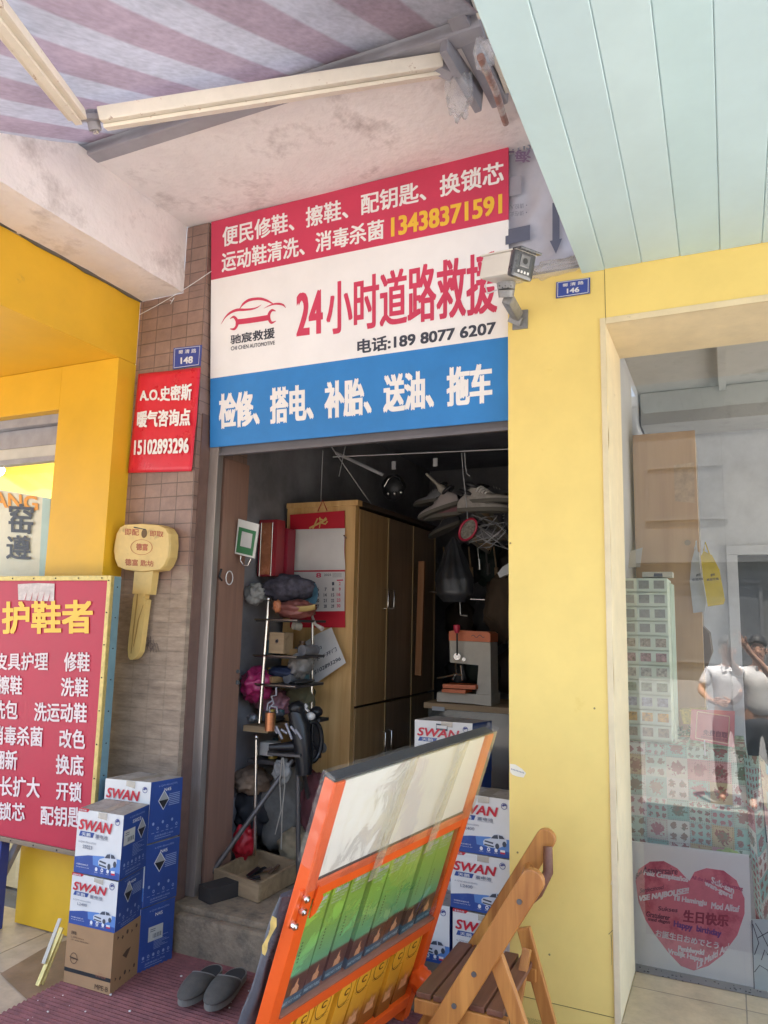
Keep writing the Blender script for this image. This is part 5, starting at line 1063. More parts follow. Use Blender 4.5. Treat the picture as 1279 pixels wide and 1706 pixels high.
# rear stack of three
rU, rD = V((.255, .012, 0)), V((.03, .185, 0)); ro = V((-2.648, 2.712, .008)); hz = .264
zs = 0
for k, lab in enumerate(('blue sided battery carton N45 at the bottom of the rear stack', 'blue sided battery carton N45 in the middle of the rear stack', 'white and blue battery carton N45 on top of the rear stack')):
    carton(ro + V((.003 * (k % 2), .002 * k, k * (hz + .001))), twist(rU, k - 1), twist(rD, k - 1), hz, 'N45', lab, 'three cartons in the rear stack', qw='6-QW-45min(350)', side='cbb'[k], red=False)
# inside stacks
iU, iD = V((.262, 0, 0)), V((0, .19, 0)); ix, iy = -1.149, 3.25
z_ = [.08, .322, .556, .80]
labs = ('battery carton at the floor of the stack by the yellow wall', 'battery carton L2400 in the middle of the stack by the yellow wall', 'battery carton topping the stack by the yellow wall inside the doorway')
for k in range(3): carton((ix + (.012, 0, .006)[k], iy + .004 * k, z_[k]), iU, iD, z_[k + 1] - z_[k] - .001, 'L2400', labs[k], 'cartons stacked by the yellow wall', qw='6-QW-60min(500)', full=False)
carton((ix - .268, iy + .01, .08), iU, iD, .242, 'L2400', 'battery carton half hidden behind the orange rack post on the floor', full=False)
jU, jD = V((.302, -.004, 0)), V((.05, .16, 0)); jo = V((-1.462, 3.56, .0))
zt0 = at(681, 1195, Y=3.56)[2]
for k in range(4):
    h_ = (zt0 - .081) / 4
    t = carton(jo + V((.004 * k - .004, .0, .08 + h_ * k)), jU, jD, h_ - .001, 'L3400', ('lowest battery carton of the tall stack behind the orange rack', 'second battery carton from the floor behind the orange rack', 'third battery carton from the floor behind the orange rack', 'white battery carton with open handle slot on the tall stack behind the rack')[k], 'tall carton stack behind the rack', full=False, red=False)
    if k == 3:
        g = MB().use(card); F = frame(jo + V((.008, -.001, .08 + h_ * 3)), jU, V((0, 0, h_))); g.poly([p - V((0, .002, 0)) for p in F(.38, .80, .58, .93)]); g.use(carton_w).poly([p - V((0, .004, 0)) for p in F(.39, .84, .57, .90)]); g.build('handle_slot', parent=t)
# slippers
def slipper(toe, heel, label):
    toe = V(toe); heel = V(heel); heel = toe.lerp(heel, .9); d = (heel - toe); L_ = d.length; d.normalize(); s_ = V((0, 0, 1)).cross(d); t = thing('slipper', label, 'slipper', (toe + heel) / 2, 'pair of slippers')
    w = lambda u: .165 * L_ * (math.sqrt(max(0.0004, 1 - ((.34 - u) / .34) ** 2)) if u < .34 else (math.sqrt(max(.0004, 1 - ((u - .78) / .22) ** 2)) * .84 if u > .78 else 1 - .16 * math.sin((u - .34) / .44 * math.pi / 2) ** 2))
    g = MB().use(mat('slipper_sole', (.17, .155, .13), .7)); n = 24
    us = [.5 - .5 * math.cos(math.pi * i / n) for i in range(n + 1)]; o = [toe + d * L_ * u + s_ * w(u) for u in us] + [toe + d * L_ * u - s_ * w(u) for u in us[::-1]]
    g.prism([p + V((0, 0, .010)) for p in o], (0, 0, .026)); g.build('sole', parent=t)
    g = MB().use(mat('dark_footbed', (.028, .027, .026), .8)); g.poly([(toe + heel) / 2 + (p - (toe + heel) / 2) * .93 + V((0, 0, .0372)) for p in o][::-1]); g.build('footbed', parent=t)
    g = MB().use(mat('grey_slipper_upper', (.075, .067, .056), .85, vs=20, var=.25, bump=.2, bs=80))
    def up(u, v):
        uu = .0005 + .62 * u * u * (1.5 - .5 * u); a = math.pi * v; cut = .18 * math.sin(a) * u ** 2   # the opening curves back toward the toe
        uu -= cut; h = .135 * L_ * min(1, (max(uu, 0) * 2.6)) ** .75
        return toe + d * L_ * uu + s_ * w(uu) * 1.0 * math.cos(a) + V((0, 0, .034 + h * math.sin(a) ** .75))
    g.grid(up, 18, 20); g.build('upper', parent=t, solid=.007)
    g = MB().use(mat('slipper_piping', (.22, .21, .19), .7)); g.tube([up(1, v / 20) for v in range(21)], .005, 8); g.build('piping', parent=t)
slipper(at(303, 1682, Z=.03), at(368, 1615, Z=.03), 'dark grey slipper nearer the cartons on the ribbed mat')
slipper(at(348, 1690, Z=.03), at(407, 1620, Z=.03), 'dark grey slipper nearer the orange rack on the ribbed mat')

# ------------------------------------------------------------------ orange display rack
TRc = CP + ray(824, 1219).normalized() * 2.96
bar = V((.20098, .97883, .03879)).normalized(); pv = V((.3208, -.1032, .9415)).normalized(); pv = (pv - bar * pv.dot(bar)).normalized()
nrm = bar.cross(pv).normalized()      # points out of the visible face
TRc = TRc - pv * .014; LN = .928; RK = lambda s, t, k=0.: TRc - bar * (LN - s) - pv * t + nrm * k
rk_ = thing('orange_display_rack', 'orange steel display rack leaning toward the yellow wall in front of the doorway', 'rack', RK(.5, 1.18))
TB = TRc.z / pv.z + .0
g = MB().use(orange).beam(RK(.022, -.005, -.022), RK(.022, 1.172, -.022), .045, .045, nrm, .004); lp = g.build('post', parent=rk_)
g = MB().use(orange).beam(RK(LN - .022, -.005, -.022), RK(LN - .022, 1.20, -.022), .045, .045, nrm, .004); g.build('post', parent=rk_)
for t_ in (.338, .772, 1.10):
    g = MB().use(orange).beam(RK(.045, t_, -.020), RK(LN - .045, t_, -.020), .04, .052, pv, .003); g.use(mat('rust_shadow_ledge', (.28, .06, .03), .6)); 
    if t_ == .772: g.use(mat('dusty_brown_ledge', (.26, .10, .06), .6, var=.2)).beam(RK(.045, t_ - .029, -.025), RK(LN - .045, t_ - .029, -.025), .06, .008, pv, .002)
    g.build('crossbar', parent=rk_)
wp_ = mat('cream_header_board', (.84, .80, .68), .5, vs=3, var=.03, spot=((.6, .55, .42), 12, .68, .76))
g = MB().use(wp_); g.prism([RK(.046, .306, -.012), RK(LN - .046, .306, -.012), RK(LN - .046, .004, -.012), RK(.046, .004, -.012)], nrm * -.012); g.build('header_board', parent=rk_)
g = MB().use(mat('dark_back_sheet', (.02, .021, .024), .35)); g.prism([RK(.0, .01, -.046), RK(LN, .01, -.046), RK(LN, -.012, -.045), RK(.0, -.012, -.045)], nrm * -.004); g.beam(RK(0, -.010, -.026), RK(LN, -.010, -.026), .042, .008, pv, .002); g.build('top_edging', parent=rk_)
g = MB().use(mat('dark_gap_strip', (.05, .03, .025), .7)).beam(RK(.046, .311, -.018), RK(LN - .046, .311, -.018), .02, .010, pv); g.build('gap_strip', parent=rk_)
rf = filmmat('rack_film', (.85, .82, .72), .94, .12, .04, 9)
g = MB().use(rf)
def wrap(u, v):
    p = RK(-.012 + (LN + .024) * u, -.017 + .345 * v,   .004 + .003 * noise.noise(V((u * 6, v * 4, 2))) * .3 + .0006 * noise.noise(V((u * 25, v * 6, 5)))); return p
g.grid(wrap, 60, 30)
for s0 in (-.016, LN + .016):
    g.grid(lambda u, v: RK(s0 + (.006 if s0 > 0 else -.006) * noise.noise(V((u * 4, v * 9, 3))), -.03 + .28 * v, .004 - .05 * u), 6, 24)
g.grid(lambda u, v: RK(-.012 + (LN + .024) * u, -.018 - .006 * noise.noise(V((u * 20, v, 1))), .004 - .06 * v), 60, 4)
g.build('film_wrap', parent=rk_)
tape = filmmat('clear_tape', (.62, .55, .36), .62, .25, .4, 22)
for s_ in (.30, .62):
    g = MB().use(tape); sk = random.uniform(-.02, .05); g.grid(lambda u, v: RK(s_ + .05 * u + .05 * (1 - v) + .004 * noise.noise(V((v * 9, 2, s_))), -.02 + .41 * v, .011 + .003 * noise.noise(V((u * 4, v * 14, s_)))), 6, 26)
    g.build('clear_tape', parent=rk_)
g = MB().use(orange); g.prism([RK(-.004, .32, -.004), RK(-.004, .43, -.004), RK(-.022, .435, -.004), RK(-.030, .425, -.004), RK(-.018, .32, -.004)], nrm * -.006); g.prism([RK(.046, .315, .008), RK(.046, .42, .008), RK(.068, .41, .008), RK(.085, .365, .008)], nrm * -.005)
g.use(chrome)
for s_, t_ in ((.006, .345), (.008, .385), (-.014, .422)): g.cyl(RK(s_, t_, -.004), RK(s_, t_, .010), .011, 14); g.cyl(RK(s_, t_, .010), RK(s_, t_, .016), .005, 8)
g.build('hinge_plate', parent=rk_)
# folded rear frame wrapped in grey film
rfr = mat('grey_tarp', (.10, .10, .108), .25, vs=5, var=.3, bump=.6, bs=10)
g = MB().use(rfr)
def tarp(u, v):
    a = 2 * math.pi * u; ca_, sa_ = math.cos(a), math.sin(a); q = lambda x: math.copysign(abs(x) ** .35, x)
    t_ = .39 + .77 * v; k = .05 * (1 - .75 * min(1, v * 6)) 
    return RK(LN / 2 + (LN / 2 - .0 + .012 * noise.noise(V((u * 6, v * 4, 2)))) * q(ca_), t_, -.078 - .02 * v + (.030 - k * .3) * q(sa_) + .012 * noise.noise(V((u * 14, v * 5, 1))))
g.grid(tarp, 72, 24); g.poly([tarp(i / 72, 0) for i in range(72)]); g.build('rear_frame_cover', parent=rk_)
g = MB().use(mat('torn_gold_label', (.62, .42, .12), .5, var=.4, vs=12)); g.ribbon([RK(-.020, .435 + .02 * i, -.064 + .004 * math.sin(i)) for i in range(7)], [.018, .026, .014, .010, .012, .022, .012], -bar, .004); g.build('torn_label', parent=rk_)
# back board behind the packs
g = MB().use(black_p); g.prism([RK(.046, 1.09, -.044), RK(LN - .046, 1.09, -.044), RK(LN - .046, .36, -.044), RK(.046, .36, -.044)], nrm * -.004); g.build('back_board', parent=rk_)
# packs in the rack
def gradmat(name, stops, z0, z1):
    """printed picture: colour runs along the pack's own height"""
    m = bpy.data.materials.new(name); m.use_nodes = True; t = m.node_tree; N = t.nodes; L = t.links; b = N['Principled BSDF']; b.inputs['Roughness'].default_value = .3
    a = N.new('ShaderNodeAttribute'); a.attribute_name = 'height'; cr = N.new('ShaderNodeValToRGB')
    while len(cr.color_ramp.elements) < len(stops): cr.color_ramp.elements.new(.5)
    for e, (p, c) in zip(cr.color_ramp.elements, stops): e.position = p; e.color = (*c, 1)
    nz = N.new('ShaderNodeTexNoise'); nz.inputs['Scale'].default_value = 30; nz.inputs['Detail'].default_value = 6; tc = N.new('ShaderNodeTexCoord'); L.new(tc.outputs['Object'], nz.inputs['Vector'])
    ad = N.new('ShaderNodeMath'); ad.operation = 'MULTIPLY_ADD'; ad.inputs[1].default_value = z0; L.new(nz.outputs['Fac'], ad.inputs[0]); L.new(a.outputs['Fac'], ad.inputs[2]); L.new(ad.outputs[0], cr.inputs[0])
    L.new(cr.outputs[0], b.inputs['Base Color']); return m
green_p = gradmat('green_pack_print', [(0, (.02, .10, .13)), (.085, (.03, .14, .20)), (.10, (.10, .045, .025)), (.26, (.12, .055, .03)), (.29, (.14, .46, .22)), (.6, (.27, .55, .09)), (1, (.38, .56, .03))], .0, 1)
gold_p = gradmat('gold_pack_print', [(0, (.10, .035, .01)), (.38, (.42, .14, .02)), (.58, (.84, .38, .03)), (1, (.95, .47, .03))], .22, 1)
def heightattr(o, fn):
    at_ = o.data.attributes.new('height', 'FLOAT', 'POINT'); b = V(o['base'])
    for i, v in enumerate(o.data.vertices): at_.data[i].value = fn(v.co + b)
ordn = ('first', 'second', 'third', 'fourth', 'fifth', 'sixth', 'seventh', 'eighth', 'ninth')
flame = mat('flame_print', (.75, .36, .16), .4, vs=40, var=.3)
def packs(t0, t1, n, pm, kind):
    w = (LN - .10) / n
    for i in range(n):
        sa, sb = .05 + w * i, .05 + w * (i + 1) - (.008, .021, .013, .022, .010, .008, .020, .008)[i % 8]; lean = (.0, .012, .006, .014, .004, .002, .012, .0)[i % 8]; kk = -.012 - .004 * (i % 3)
        lab = f'{ordn[i]} {"green" if kind == "green" else "golden"} long pack from the near post in the orange rack'
        t = thing('green_pack' if kind == 'green' else 'golden_pack', lab, 'pack', RK((sa + sb) / 2, t1, kk), f'{"green" if kind == "green" else "golden"} packs in the orange rack')
        g = MB().use(pm); g.prism([RK(sa, t1, kk), RK(sb, t1, kk), RK(sb + lean, t0, kk), RK(sa + lean, t0, kk)], nrm * -.026); o = g.build('sleeve', parent=t)
        heightattr(o, lambda p: 1 - ((RK(0, t0) - p).dot(pv)) / (t1 - t0))
        q = lambda u0, v0, u1, v1: [RK(sa + (sb - sa) * u + lean * v, t1 + (t0 - t1) * v, kk) for u, v in ((u0, v0), (u1, v0), (u1, v1), (u0, v1))]
        g = MB()
        if kind == 'green':
            g.use(print_w).text('Classic Leader', q(.12, .90, .92, .95), .015, .001)
            g.text('THE WILL OF NATURE', q(.10, .866, .9, .884), 0, .001); g.text('THE WILL OF SPIRIT', q(.10, .836, .82, .854), 0, .001); g.text('makes the leader', q(.10, .806, .7, .826), 0, .001)
            g.use(mat('dark_green_print', (.03, .10, .03), .5))
            for k in range(7): g.poly([p + nrm * .001 for p in q(.22, .40 + .028 * k, .28, .415 + .028 * k)])
            g.use(mat('pale_cyan_print', (.35, .55, .6), .4)).text('MAKE NOT PUBLIC', q(.05, .03, .95, .062), .02, .001)
            g.use(flame).poly([RK(sa + (sb - sa) * u, t1 + (t0 - t1) * v, kk + .0012) for u, v in ((.35, .10), (.68, .10), (.72, .15), (.60, .18), (.58, .24), (.50, .20), (.47, .17), (.38, .16))])
        else:
            g.use(mat('brown_ink', (.16, .05, .01), .5)).text('C', q(.36, .80, .64, .90), .05, .001)
            c_ = RK((sa + sb) / 2, t0 + (t1 - t0) * .15, kk + .001); g.disc(c_, bar * (sb - sa) * .40, pv * .05, 28, .0003, .93); g.poly([p + nrm * .001 for p in q(.12, .70, .88, .706)]); g.poly([p + nrm * .001 for p in q(.2, .67, .8, .674)])
            g.use(flame).poly([RK(sa + (sb - sa) * u, t1 + (t0 - t1) * v, kk + .0012) for u, v in ((.2, .2), (.8, .2), (.7, .3), (.75, .42), (.55, .36), (.45, .46), (.4, .34), (.25, .36))])
        g.build('print', parent=t)
packs(.362, .738, 8, green_p, 'green'); packs(.803, 1.072, 8, gold_p, 'gold')
g = MB().use(filmmat('rack_front_film', (.8, .8, .8), .99, .08, .1, 7)); g.grid(lambda u, v: RK(.046 + (LN - .092) * u, .36 + .38 * v, -.004 + .004 * noise.noise(V((u * 9, v * 5, 4)))), 40, 20); g.build('front_film', parent=rk_)
g = MB().use(orange).blob(RK(LN - .03, 1.0, .02), (.05, .04, .05), 6, .4, 3, 3); g.build('crumpled_clamp', parent=rk_)

# ------------------------------------------------------------------ folding wooden chair
ch = thing('folding_wooden_chair', 'folding varnished pine chair with dark slat seat by the yellow wall', 'chair', (-.8, 2.6, 0))
YA, YB = 2.33, 2.80
def rail(Y, m, tpx, bpx, w):
    a = at(*tpx, Y=Y); b = at(*bpx, Y=Y); d = (b - a).normalized(); b = a + d * ((a.z - .012) / -d.z)
    s_ = V((d.z, 0, -d.x)); g = MB().use(m); pts = []
    for k in range(9): an = math.pi * k / 8; pts.append(a + s_ * w / 2 * math.cos(an) - d * w / 2 * math.sin(an))
    pts += [b - s_ * w / 2, b + s_ * w / 2]
    g.prism(pts, (0, .028, 0)); return g, a, b, d
g, ra, rb_, rd = rail(YA, chair_wood, (885, 1470), (741, 1700), .072)
o = g.build('rail', parent=ch); bv = o.modifiers.new('edge', 'BEVEL'); bv.width = .004; bv.segments = 2
g, ra2, rb2, rd2 = rail(YB, chair_wood, (908, 1398), (800, 1570), .070)
o = g.build('rail', parent=ch); bv = o.modifiers.new('edge', 'BEVEL'); bv.width = .004; bv.segments = 2
zs_ = .385; sx0, sx1 = -.955, -.665
for k in range(5):
    wv = (sx1 - sx0) / 5
    g = MB().use(chair_dark).box((sx0 + wv * k + .004, YA + .04, zs_ - .018), (sx0 + wv * (k + 1) - .004, YB - .012, zs_), .004); g.build('seat_slat', parent=ch)
for y in (YA + .05, YB - .05):
    g = MB().use(chair_wood).box((sx0, y - .014, zs_ - .062), (sx1 + .01, y + .014, zs_ - .0195), .004); g.build('seat_rail', parent=ch)
for Y, p1, p2 in ((YA + .03, (825, 1590), (868, 1712)), (YB - .04, (872, 1545), (914, 1700))):
    a = at(*p1, Y=Y); b = at(*p2, Y=Y); d = (b - a).normalized(); b = a + d * ((a.z - .012) / -d.z); g = MB().use(chair_wood).beam(a, b, .026, .046, V((-d.z, 0, d.x)), .004); g.build('leg', parent=ch)
g = MB().use(chair_wood).beam(at(878, 1580, Y=YB - .1), at(860, 1680, Y=YB - .16), .028, .032, (0, -1, 0), .004); g.build('brace', parent=ch)
g = MB().use(chair_wood).cyl(ra + V((0, .02, 0)) + rd * .12, ra2 + rd2 * .12, .014, 12); g.cyl(ra + rd * .62 + V((0, .02, 0)), ra2 + rd2 * .62, .012, 12); g.build('crossbar', parent=ch)
g = MB().use(chair_dark).tube([ra2 + V((.012, -.012, -.02)), ra2 + V((.016, -.03, -.10)), ra2 + V((-.015, -.05, -.17)), ra2 + V((-.06, -.05, -.22))], [.016, .018, .016, .012], 10); g.build('arm_strap', parent=ch)
g = MB().use(leg_m)
for s_ in (.07, .34, .46): g.cyl(ra + rd * s_ + V((0, -.004, 0)), ra + rd * s_ + V((0, .002, 0)), .008, 12)
g.cyl(at(887, 1617, Y=YB - .06), at(887, 1617, Y=YB - .05), .007, 10); g.build('bolt', parent=ch)
# ------------------------------------------------------------------ room behind the right shop window
gr_ = thing('window_shop_room', 'pale grey room behind the big shop window with a white framed inner door', 'room', (1.2, 5, .14))
g = MB().use(mat('pale_grey_wall', (.42, .44, .47), .8, vs=2, var=.1)); g.quad((-.5, 6.4, 0), (3.6, 6.4, 0), (3.6, 6.4, 3), (-.5, 6.4, 3)).quad((-.462, 3.45, 0), (-.462, 6.4, 0), (-.462, 6.4, 3), (-.462, 3.45, 3)); g.build('wall', parent=gr_)  # right wall left out so daylight fills the room
g = MB().use(mat('stained_grey_ceiling', (.42, .42, .40), .85, vs=2, var=.15, spot=((.32, .32, .3), 4, .55, .7))); g.quad((-.5, 3.45, 2.99), (-.5, 6.4, 2.99), (3.6, 6.4, 2.99), (3.6, 3.45, 2.99)); g.box((-.45, 4.75, 2.78), (3.6, 5.1, 2.985), .005); g.box((.0, 3.5, 2.95), (.04, 4.74, 2.985)); g.build('ceiling', parent=gr_)
g = MB().use(mat('grey_room_floor', (.45, .43, .40), .5)); g.quad((-.5, 3.445, .138), (3.6, 3.445, .138), (3.6, 6.4, .138), (-.5, 6.4, .138)); g.build('floor', parent=gr_)
g = MB().use(mat('white_door_frame', (.58, .60, .62), .4)); dx0, dx1, dzt = .0, 1.4, at(1240, 925, Y=5.8)[2]
g.box((dx0, 5.76, .14), (dx0 + .07, 5.84, dzt), .004); g.box((dx0, 5.76, dzt + .001), (dx1 + .07, 5.84, dzt + .07), .004); g.box((dx1, 5.76, .14), (dx1 + .07, 5.84, dzt), .004); g.box((-.45, 5.78, .14), (dx0 - .001, 5.83, 2.98)); g.box((dx0, 5.78, dzt + .071), (3.6, 5.83, 2.98)); g.build('door_frame', parent=gr_)
g = MB().use(mat('dark_door_glass', (.045, .055, .06), .15)); g.box((dx0 + .071, 5.79, .14), (dx1 - .001, 5.80, dzt - .001)); g.build('door_pane', parent=gr_)
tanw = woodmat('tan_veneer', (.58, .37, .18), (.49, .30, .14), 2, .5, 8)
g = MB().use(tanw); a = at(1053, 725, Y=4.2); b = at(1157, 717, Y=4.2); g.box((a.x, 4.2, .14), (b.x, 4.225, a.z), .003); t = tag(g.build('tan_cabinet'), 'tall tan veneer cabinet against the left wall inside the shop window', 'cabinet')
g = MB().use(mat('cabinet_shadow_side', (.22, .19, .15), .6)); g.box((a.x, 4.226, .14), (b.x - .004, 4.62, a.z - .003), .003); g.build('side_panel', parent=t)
g = MB().use(mat('brass_grommet', (.30, .22, .12), .4)); g.cyl(at(1145, 904, Y=4.2), at(1145, 904, Y=4.192), .015, 16); g.build('knob', parent=t)
g = MB().use(mat('veneer_sticker_mark', (.48, .33, .18), .6, vs=20, var=.25)); g.prism([at(1124, 835, Y=4.199), at(1157, 838, Y=4.199), at(1156, 770, Y=4.199), at(1122, 775, Y=4.199)], (0, .0006, 0)); g.build('glue_mark', parent=t)
# hanging bags
zb_ = zm(1020, 920, .24026); B4 = lambda x, y, Y=4.1: at(*zb_(x, y), Y=Y)
for nm, m_, pts, lab, yy in (('paper_bag', mat('dull_white_bag', (.46, .47, .48), .5, vs=6, var=.1), [(548, 60), (535, 200), (560, 420), (640, 410), (650, 340), (612, 130), (600, 0), (570, -20)], 'grey white shopping bag hung beside the yellow bag in the window', 4.12),
                         ('yellow_bag', mat('yellow_shopping_bag', (.62, .45, .03), .45, vs=6, var=.12), [(612, 30), (628, 180), (660, 375), (770, 360), (780, 330), (742, 120), (690, 20), (632, -10)], 'yellow shopping bag hung beside the tan cabinet in the window', 4.06)):
    t = thing(nm, lab, 'bag', B4(*pts[2], yy)); g = MB().use(m_); g.prism([B4(*p, yy) for p in pts], (0, .05, 0)); g.build('sack', parent=t)
    g = MB().use(m_); g.tube([B4(*pts[-1], yy), B4(pts[-1][0] + 10, pts[-1][1] - 60, yy), B4(pts[-2][0] - 15, pts[-2][1], yy)], .004, 6); g.build('handle', parent=t)
    g = MB().use(dark_v); x_ = sum(p[0] for p in pts) / len(pts) + 5
    for k, (s_, y_, w_) in enumerate((('便利', 170, 30), ('欢迎光临', 200, 84))): g.text(s_, [B4(x_ - w_ / 2, y_, yy - .002), B4(x_ + w_ / 2, y_ - 8, yy - .002), B4(x_ + w_ / 2, y_ - 26, yy - .002), B4(x_ - w_ / 2, y_ - 18, yy - .002)], .02, .001)
    g.build('lettering', parent=t)
# table with patchwork cloth
def patchmat():
    m = bpy.data.materials.new('patchwork_cloth'); m.use_nodes = True; t = m.node_tree; N = t.nodes; L = t.links; b = N['Principled BSDF']; b.inputs['Roughness'].default_value = .55; b.inputs['Specular IOR Level'].default_value = .3
    g_ = N.new('ShaderNodeUVMap'); mp = N.new('ShaderNodeVectorMath'); mp.operation = 'SCALE'; mp.inputs[3].default_value = 1 / .088; L.new(g_.outputs[0], mp.inputs[0])
    fl = N.new('ShaderNodeVectorMath'); fl.operation = 'FLOOR'; fr = N.new('ShaderNodeVectorMath'); fr.operation = 'FRACTION'; L.new(mp.outputs[0], fl.inputs[0]); L.new(mp.outputs[0], fr.inputs[0])
    wn = N.new('ShaderNodeTexWhiteNoise'); wn.noise_dimensions = '3D'; L.new(fl.outputs[0], wn.inputs[0])
    cr = N.new('ShaderNodeValToRGB'); cr.color_ramp.interpolation = 'CONSTANT'; pal = [(.50, .62, .48), (.70, .67, .53), (.66, .34, .30), (.64, .50, .27), (.33, .54, .44), (.74, .71, .6), (.56, .68, .54), (.44, .60, .49)]
    while len(cr.color_ramp.elements) < len(pal): cr.color_ramp.elements.new(.5)
    for i, e in enumerate(cr.color_ramp.elements): e.position = i / len(pal); e.color = (*pal[i], 1)
    L.new(wn.outputs['Value'], cr.inputs[0])
    def mth(op, *ins):
        n = N.new('ShaderNodeMath'); n.operation = op
        for i, v in enumerate(ins):
            if isinstance(v, (int, float)): n.inputs[i].default_value = v
            else: L.new(v, n.inputs[i])
        return n.outputs[0]
    # motif: one big rose or a grid of small ones, chosen per patch
    sc = N.new('ShaderNodeSeparateColor'); L.new(wn.outputs['Color'], sc.inputs[0])
    k = mth('ADD', 1, mth('ADD', mth('GREATER_THAN', sc.outputs[0], .6), mth('GREATER_THAN', sc.outputs[0], .8)))
    s2 = N.new('ShaderNodeVectorMath'); s2.operation = 'SCALE'; L.new(fr.outputs[0], s2.inputs[0]); L.new(k, s2.inputs[3])
    f2 = N.new('ShaderNodeVectorMath'); f2.operation = 'FRACTION'; L.new(s2.outputs[0], f2.inputs[0])
    ds = N.new('ShaderNodeVectorMath'); ds.operation = 'DISTANCE'; ds.inputs[1].default_value = (.5, .5, 0); L.new(f2.outputs[0], ds.inputs[0])
    nz = N.new('ShaderNodeTexNoise'); nz.inputs['Scale'].default_value = 85; nz.inputs['Detail'].default_value = 3; L.new(g_.outputs[0], nz.inputs[0])
    dd = mth('ADD', ds.outputs['Value'], mth('MULTIPLY', mth('SUBTRACT', nz.outputs['Fac'], .5), .9))
    mk = mth('LESS_THAN', dd, .30)
    c2 = N.new('ShaderNodeValToRGB'); c2.color_ramp.interpolation = 'CONSTANT'; p2 = [(.30, .05, .05), (.14, .17, .09), (.25, .12, .06), (.45, .10, .12), (.35, .12, .09)]
    while len(c2.color_ramp.elements) < len(p2): c2.color_ramp.elements.new(.5)
    for i, e in enumerate(c2.color_ramp.elements): e.position = i / len(p2); e.color = (*p2[i], 1)
    L.new(mth('FRACT', mth('ADD', sc.outputs[1], mth('MULTIPLY', nz.outputs['Fac'], .5))), c2.inputs[0])
    mx = N.new('ShaderNodeMix'); mx.data_type = 'RGBA'; L.new(mth('MULTIPLY', mk, .8), mx.inputs[0]); L.new(cr.outputs[0], mx.inputs[6]); L.new(c2.outputs[0], mx.inputs[7])
    # gingham border round each patch
    sx = N.new('ShaderNodeSeparateXYZ'); L.new(fr.outputs[0], sx.inputs[0])
    edge = mth('MAXIMUM', mth('ABSOLUTE', mth('SUBTRACT', sx.outputs[0], .5)), mth('ABSOLUTE', mth('SUBTRACT', sx.outputs[1], .5)))
    ck = mth('MULTIPLY', mth('GREATER_THAN', edge, .40), mth('MULTIPLY', mth('GREATER_THAN', mth('SINE', mth('MULTIPLY', sx.outputs[0], 75)), 0), mth('GREATER_THAN', mth('SINE', mth('MULTIPLY', sx.outputs[1], 75)), 0)))
    m3 = N.new('ShaderNodeMix'); m3.data_type = 'RGBA'; L.new(mth('MULTIPLY', ck, mth('MULTIPLY', .7, mth('GREATER_THAN', sc.outputs[2], .4))), m3.inputs[0]); L.new(mx.outputs[2], m3.inputs[6]); L.new(c2.outputs[0], m3.inputs[7])
    L.new(m3.outputs[2], b.inputs['Base Color']); return m
pm = patchmat()
tb = thing('cloth_covered_table', 'small table under a patchwork flowered cloth inside the shop window', 'table', (-.2, 3.85, .14))
tx0, tx1, ty0, ty1, tz = -.455, .042, 3.65, 4.15, 1.022
g = MB().use(woodmat('table_wood', (.3, .2, .1), (.2, .13, .07), 0)); g.box((tx0, ty0 + .012, tz - .03), (tx1 - .012, ty1, tz - .006), .003); g.build('tabletop', parent=tb)
for x, y in ((tx0 + .03, ty0 + .05), (tx1 - .07, ty0 + .05), (tx0 + .03, ty1 - .07), (tx1 - .07, ty1 - .07)): g = MB().use(woodmat('table_wood', (.3, .2, .1), (.2, .13, .07), 0)); g.box((x, y, .14), (x + .04, y + .04, tz - .031), .003); g.build('leg', parent=tb)
g = MB().use(pm); UVS = []
def cl_front(u, v):
    x = tx0 + (tx1 - tx0) * u; z = tz - .43 * v; return V((x, ty0 - .004 - .010 * v + .006 * math.sin(u * 14) * v, z))
def gridu(fn, nu, nv, uvf):
    g.grid(fn, nu, nv); 
    for j in range(nv + 1):
        for i in range(nu + 1): UVS.append(uvf(i / nu, j / nv))
gridu(lambda u, v: cl_front(u, v), 30, 16, lambda u, v: (.5 * u, .43 * (1 - v) + .5))
gridu(lambda u, v: V((tx0 + (tx1 - tx0) * u, ty0 - .004 + (ty1 - ty0) * v, tz + .001)), 10, 10, lambda u, v: (.5 * u, .93 + .5 * v))
gridu(lambda u, v: V((tx1 + .002 + .02 * v + .05 * v * abs(math.sin(u * 7 + .4)), ty0 - .004 - .03 * v * (1 - u) + (ty1 - ty0) * u, tz - (.45 + .35 * math.sin(u * 3)) * v)), 30, 16, lambda u, v: (.5 + .5 * u, .93 - .6 * v))
gridu(lambda u, v: V((tx1 - .01 + .06 * u + .02 * v, ty0 - .02 - .05 * u * (1 - u) - .04 * v, tz - .01 - .82 * v * (1 - .2 * abs(u - .5)))), 12, 24, lambda u, v: (.9 + .16 * u, .93 - .82 * v))
gridu(lambda u, v: V((tx1 + .05 + .12 * u + .03 * v, ty0 - .05 + .06 * u - .02 * v, tz - .18 * u - .72 * v)), 14, 24, lambda u, v: (1.2 + .18 * u + .05 * v, .93 - .82 * v))
o = g.build('tablecloth', parent=tb); uv = o.data.uv_layers.new(name='UVMap')
for l in o.data.loops: uv.data[l.index].uv = UVS[l.vertex_index]
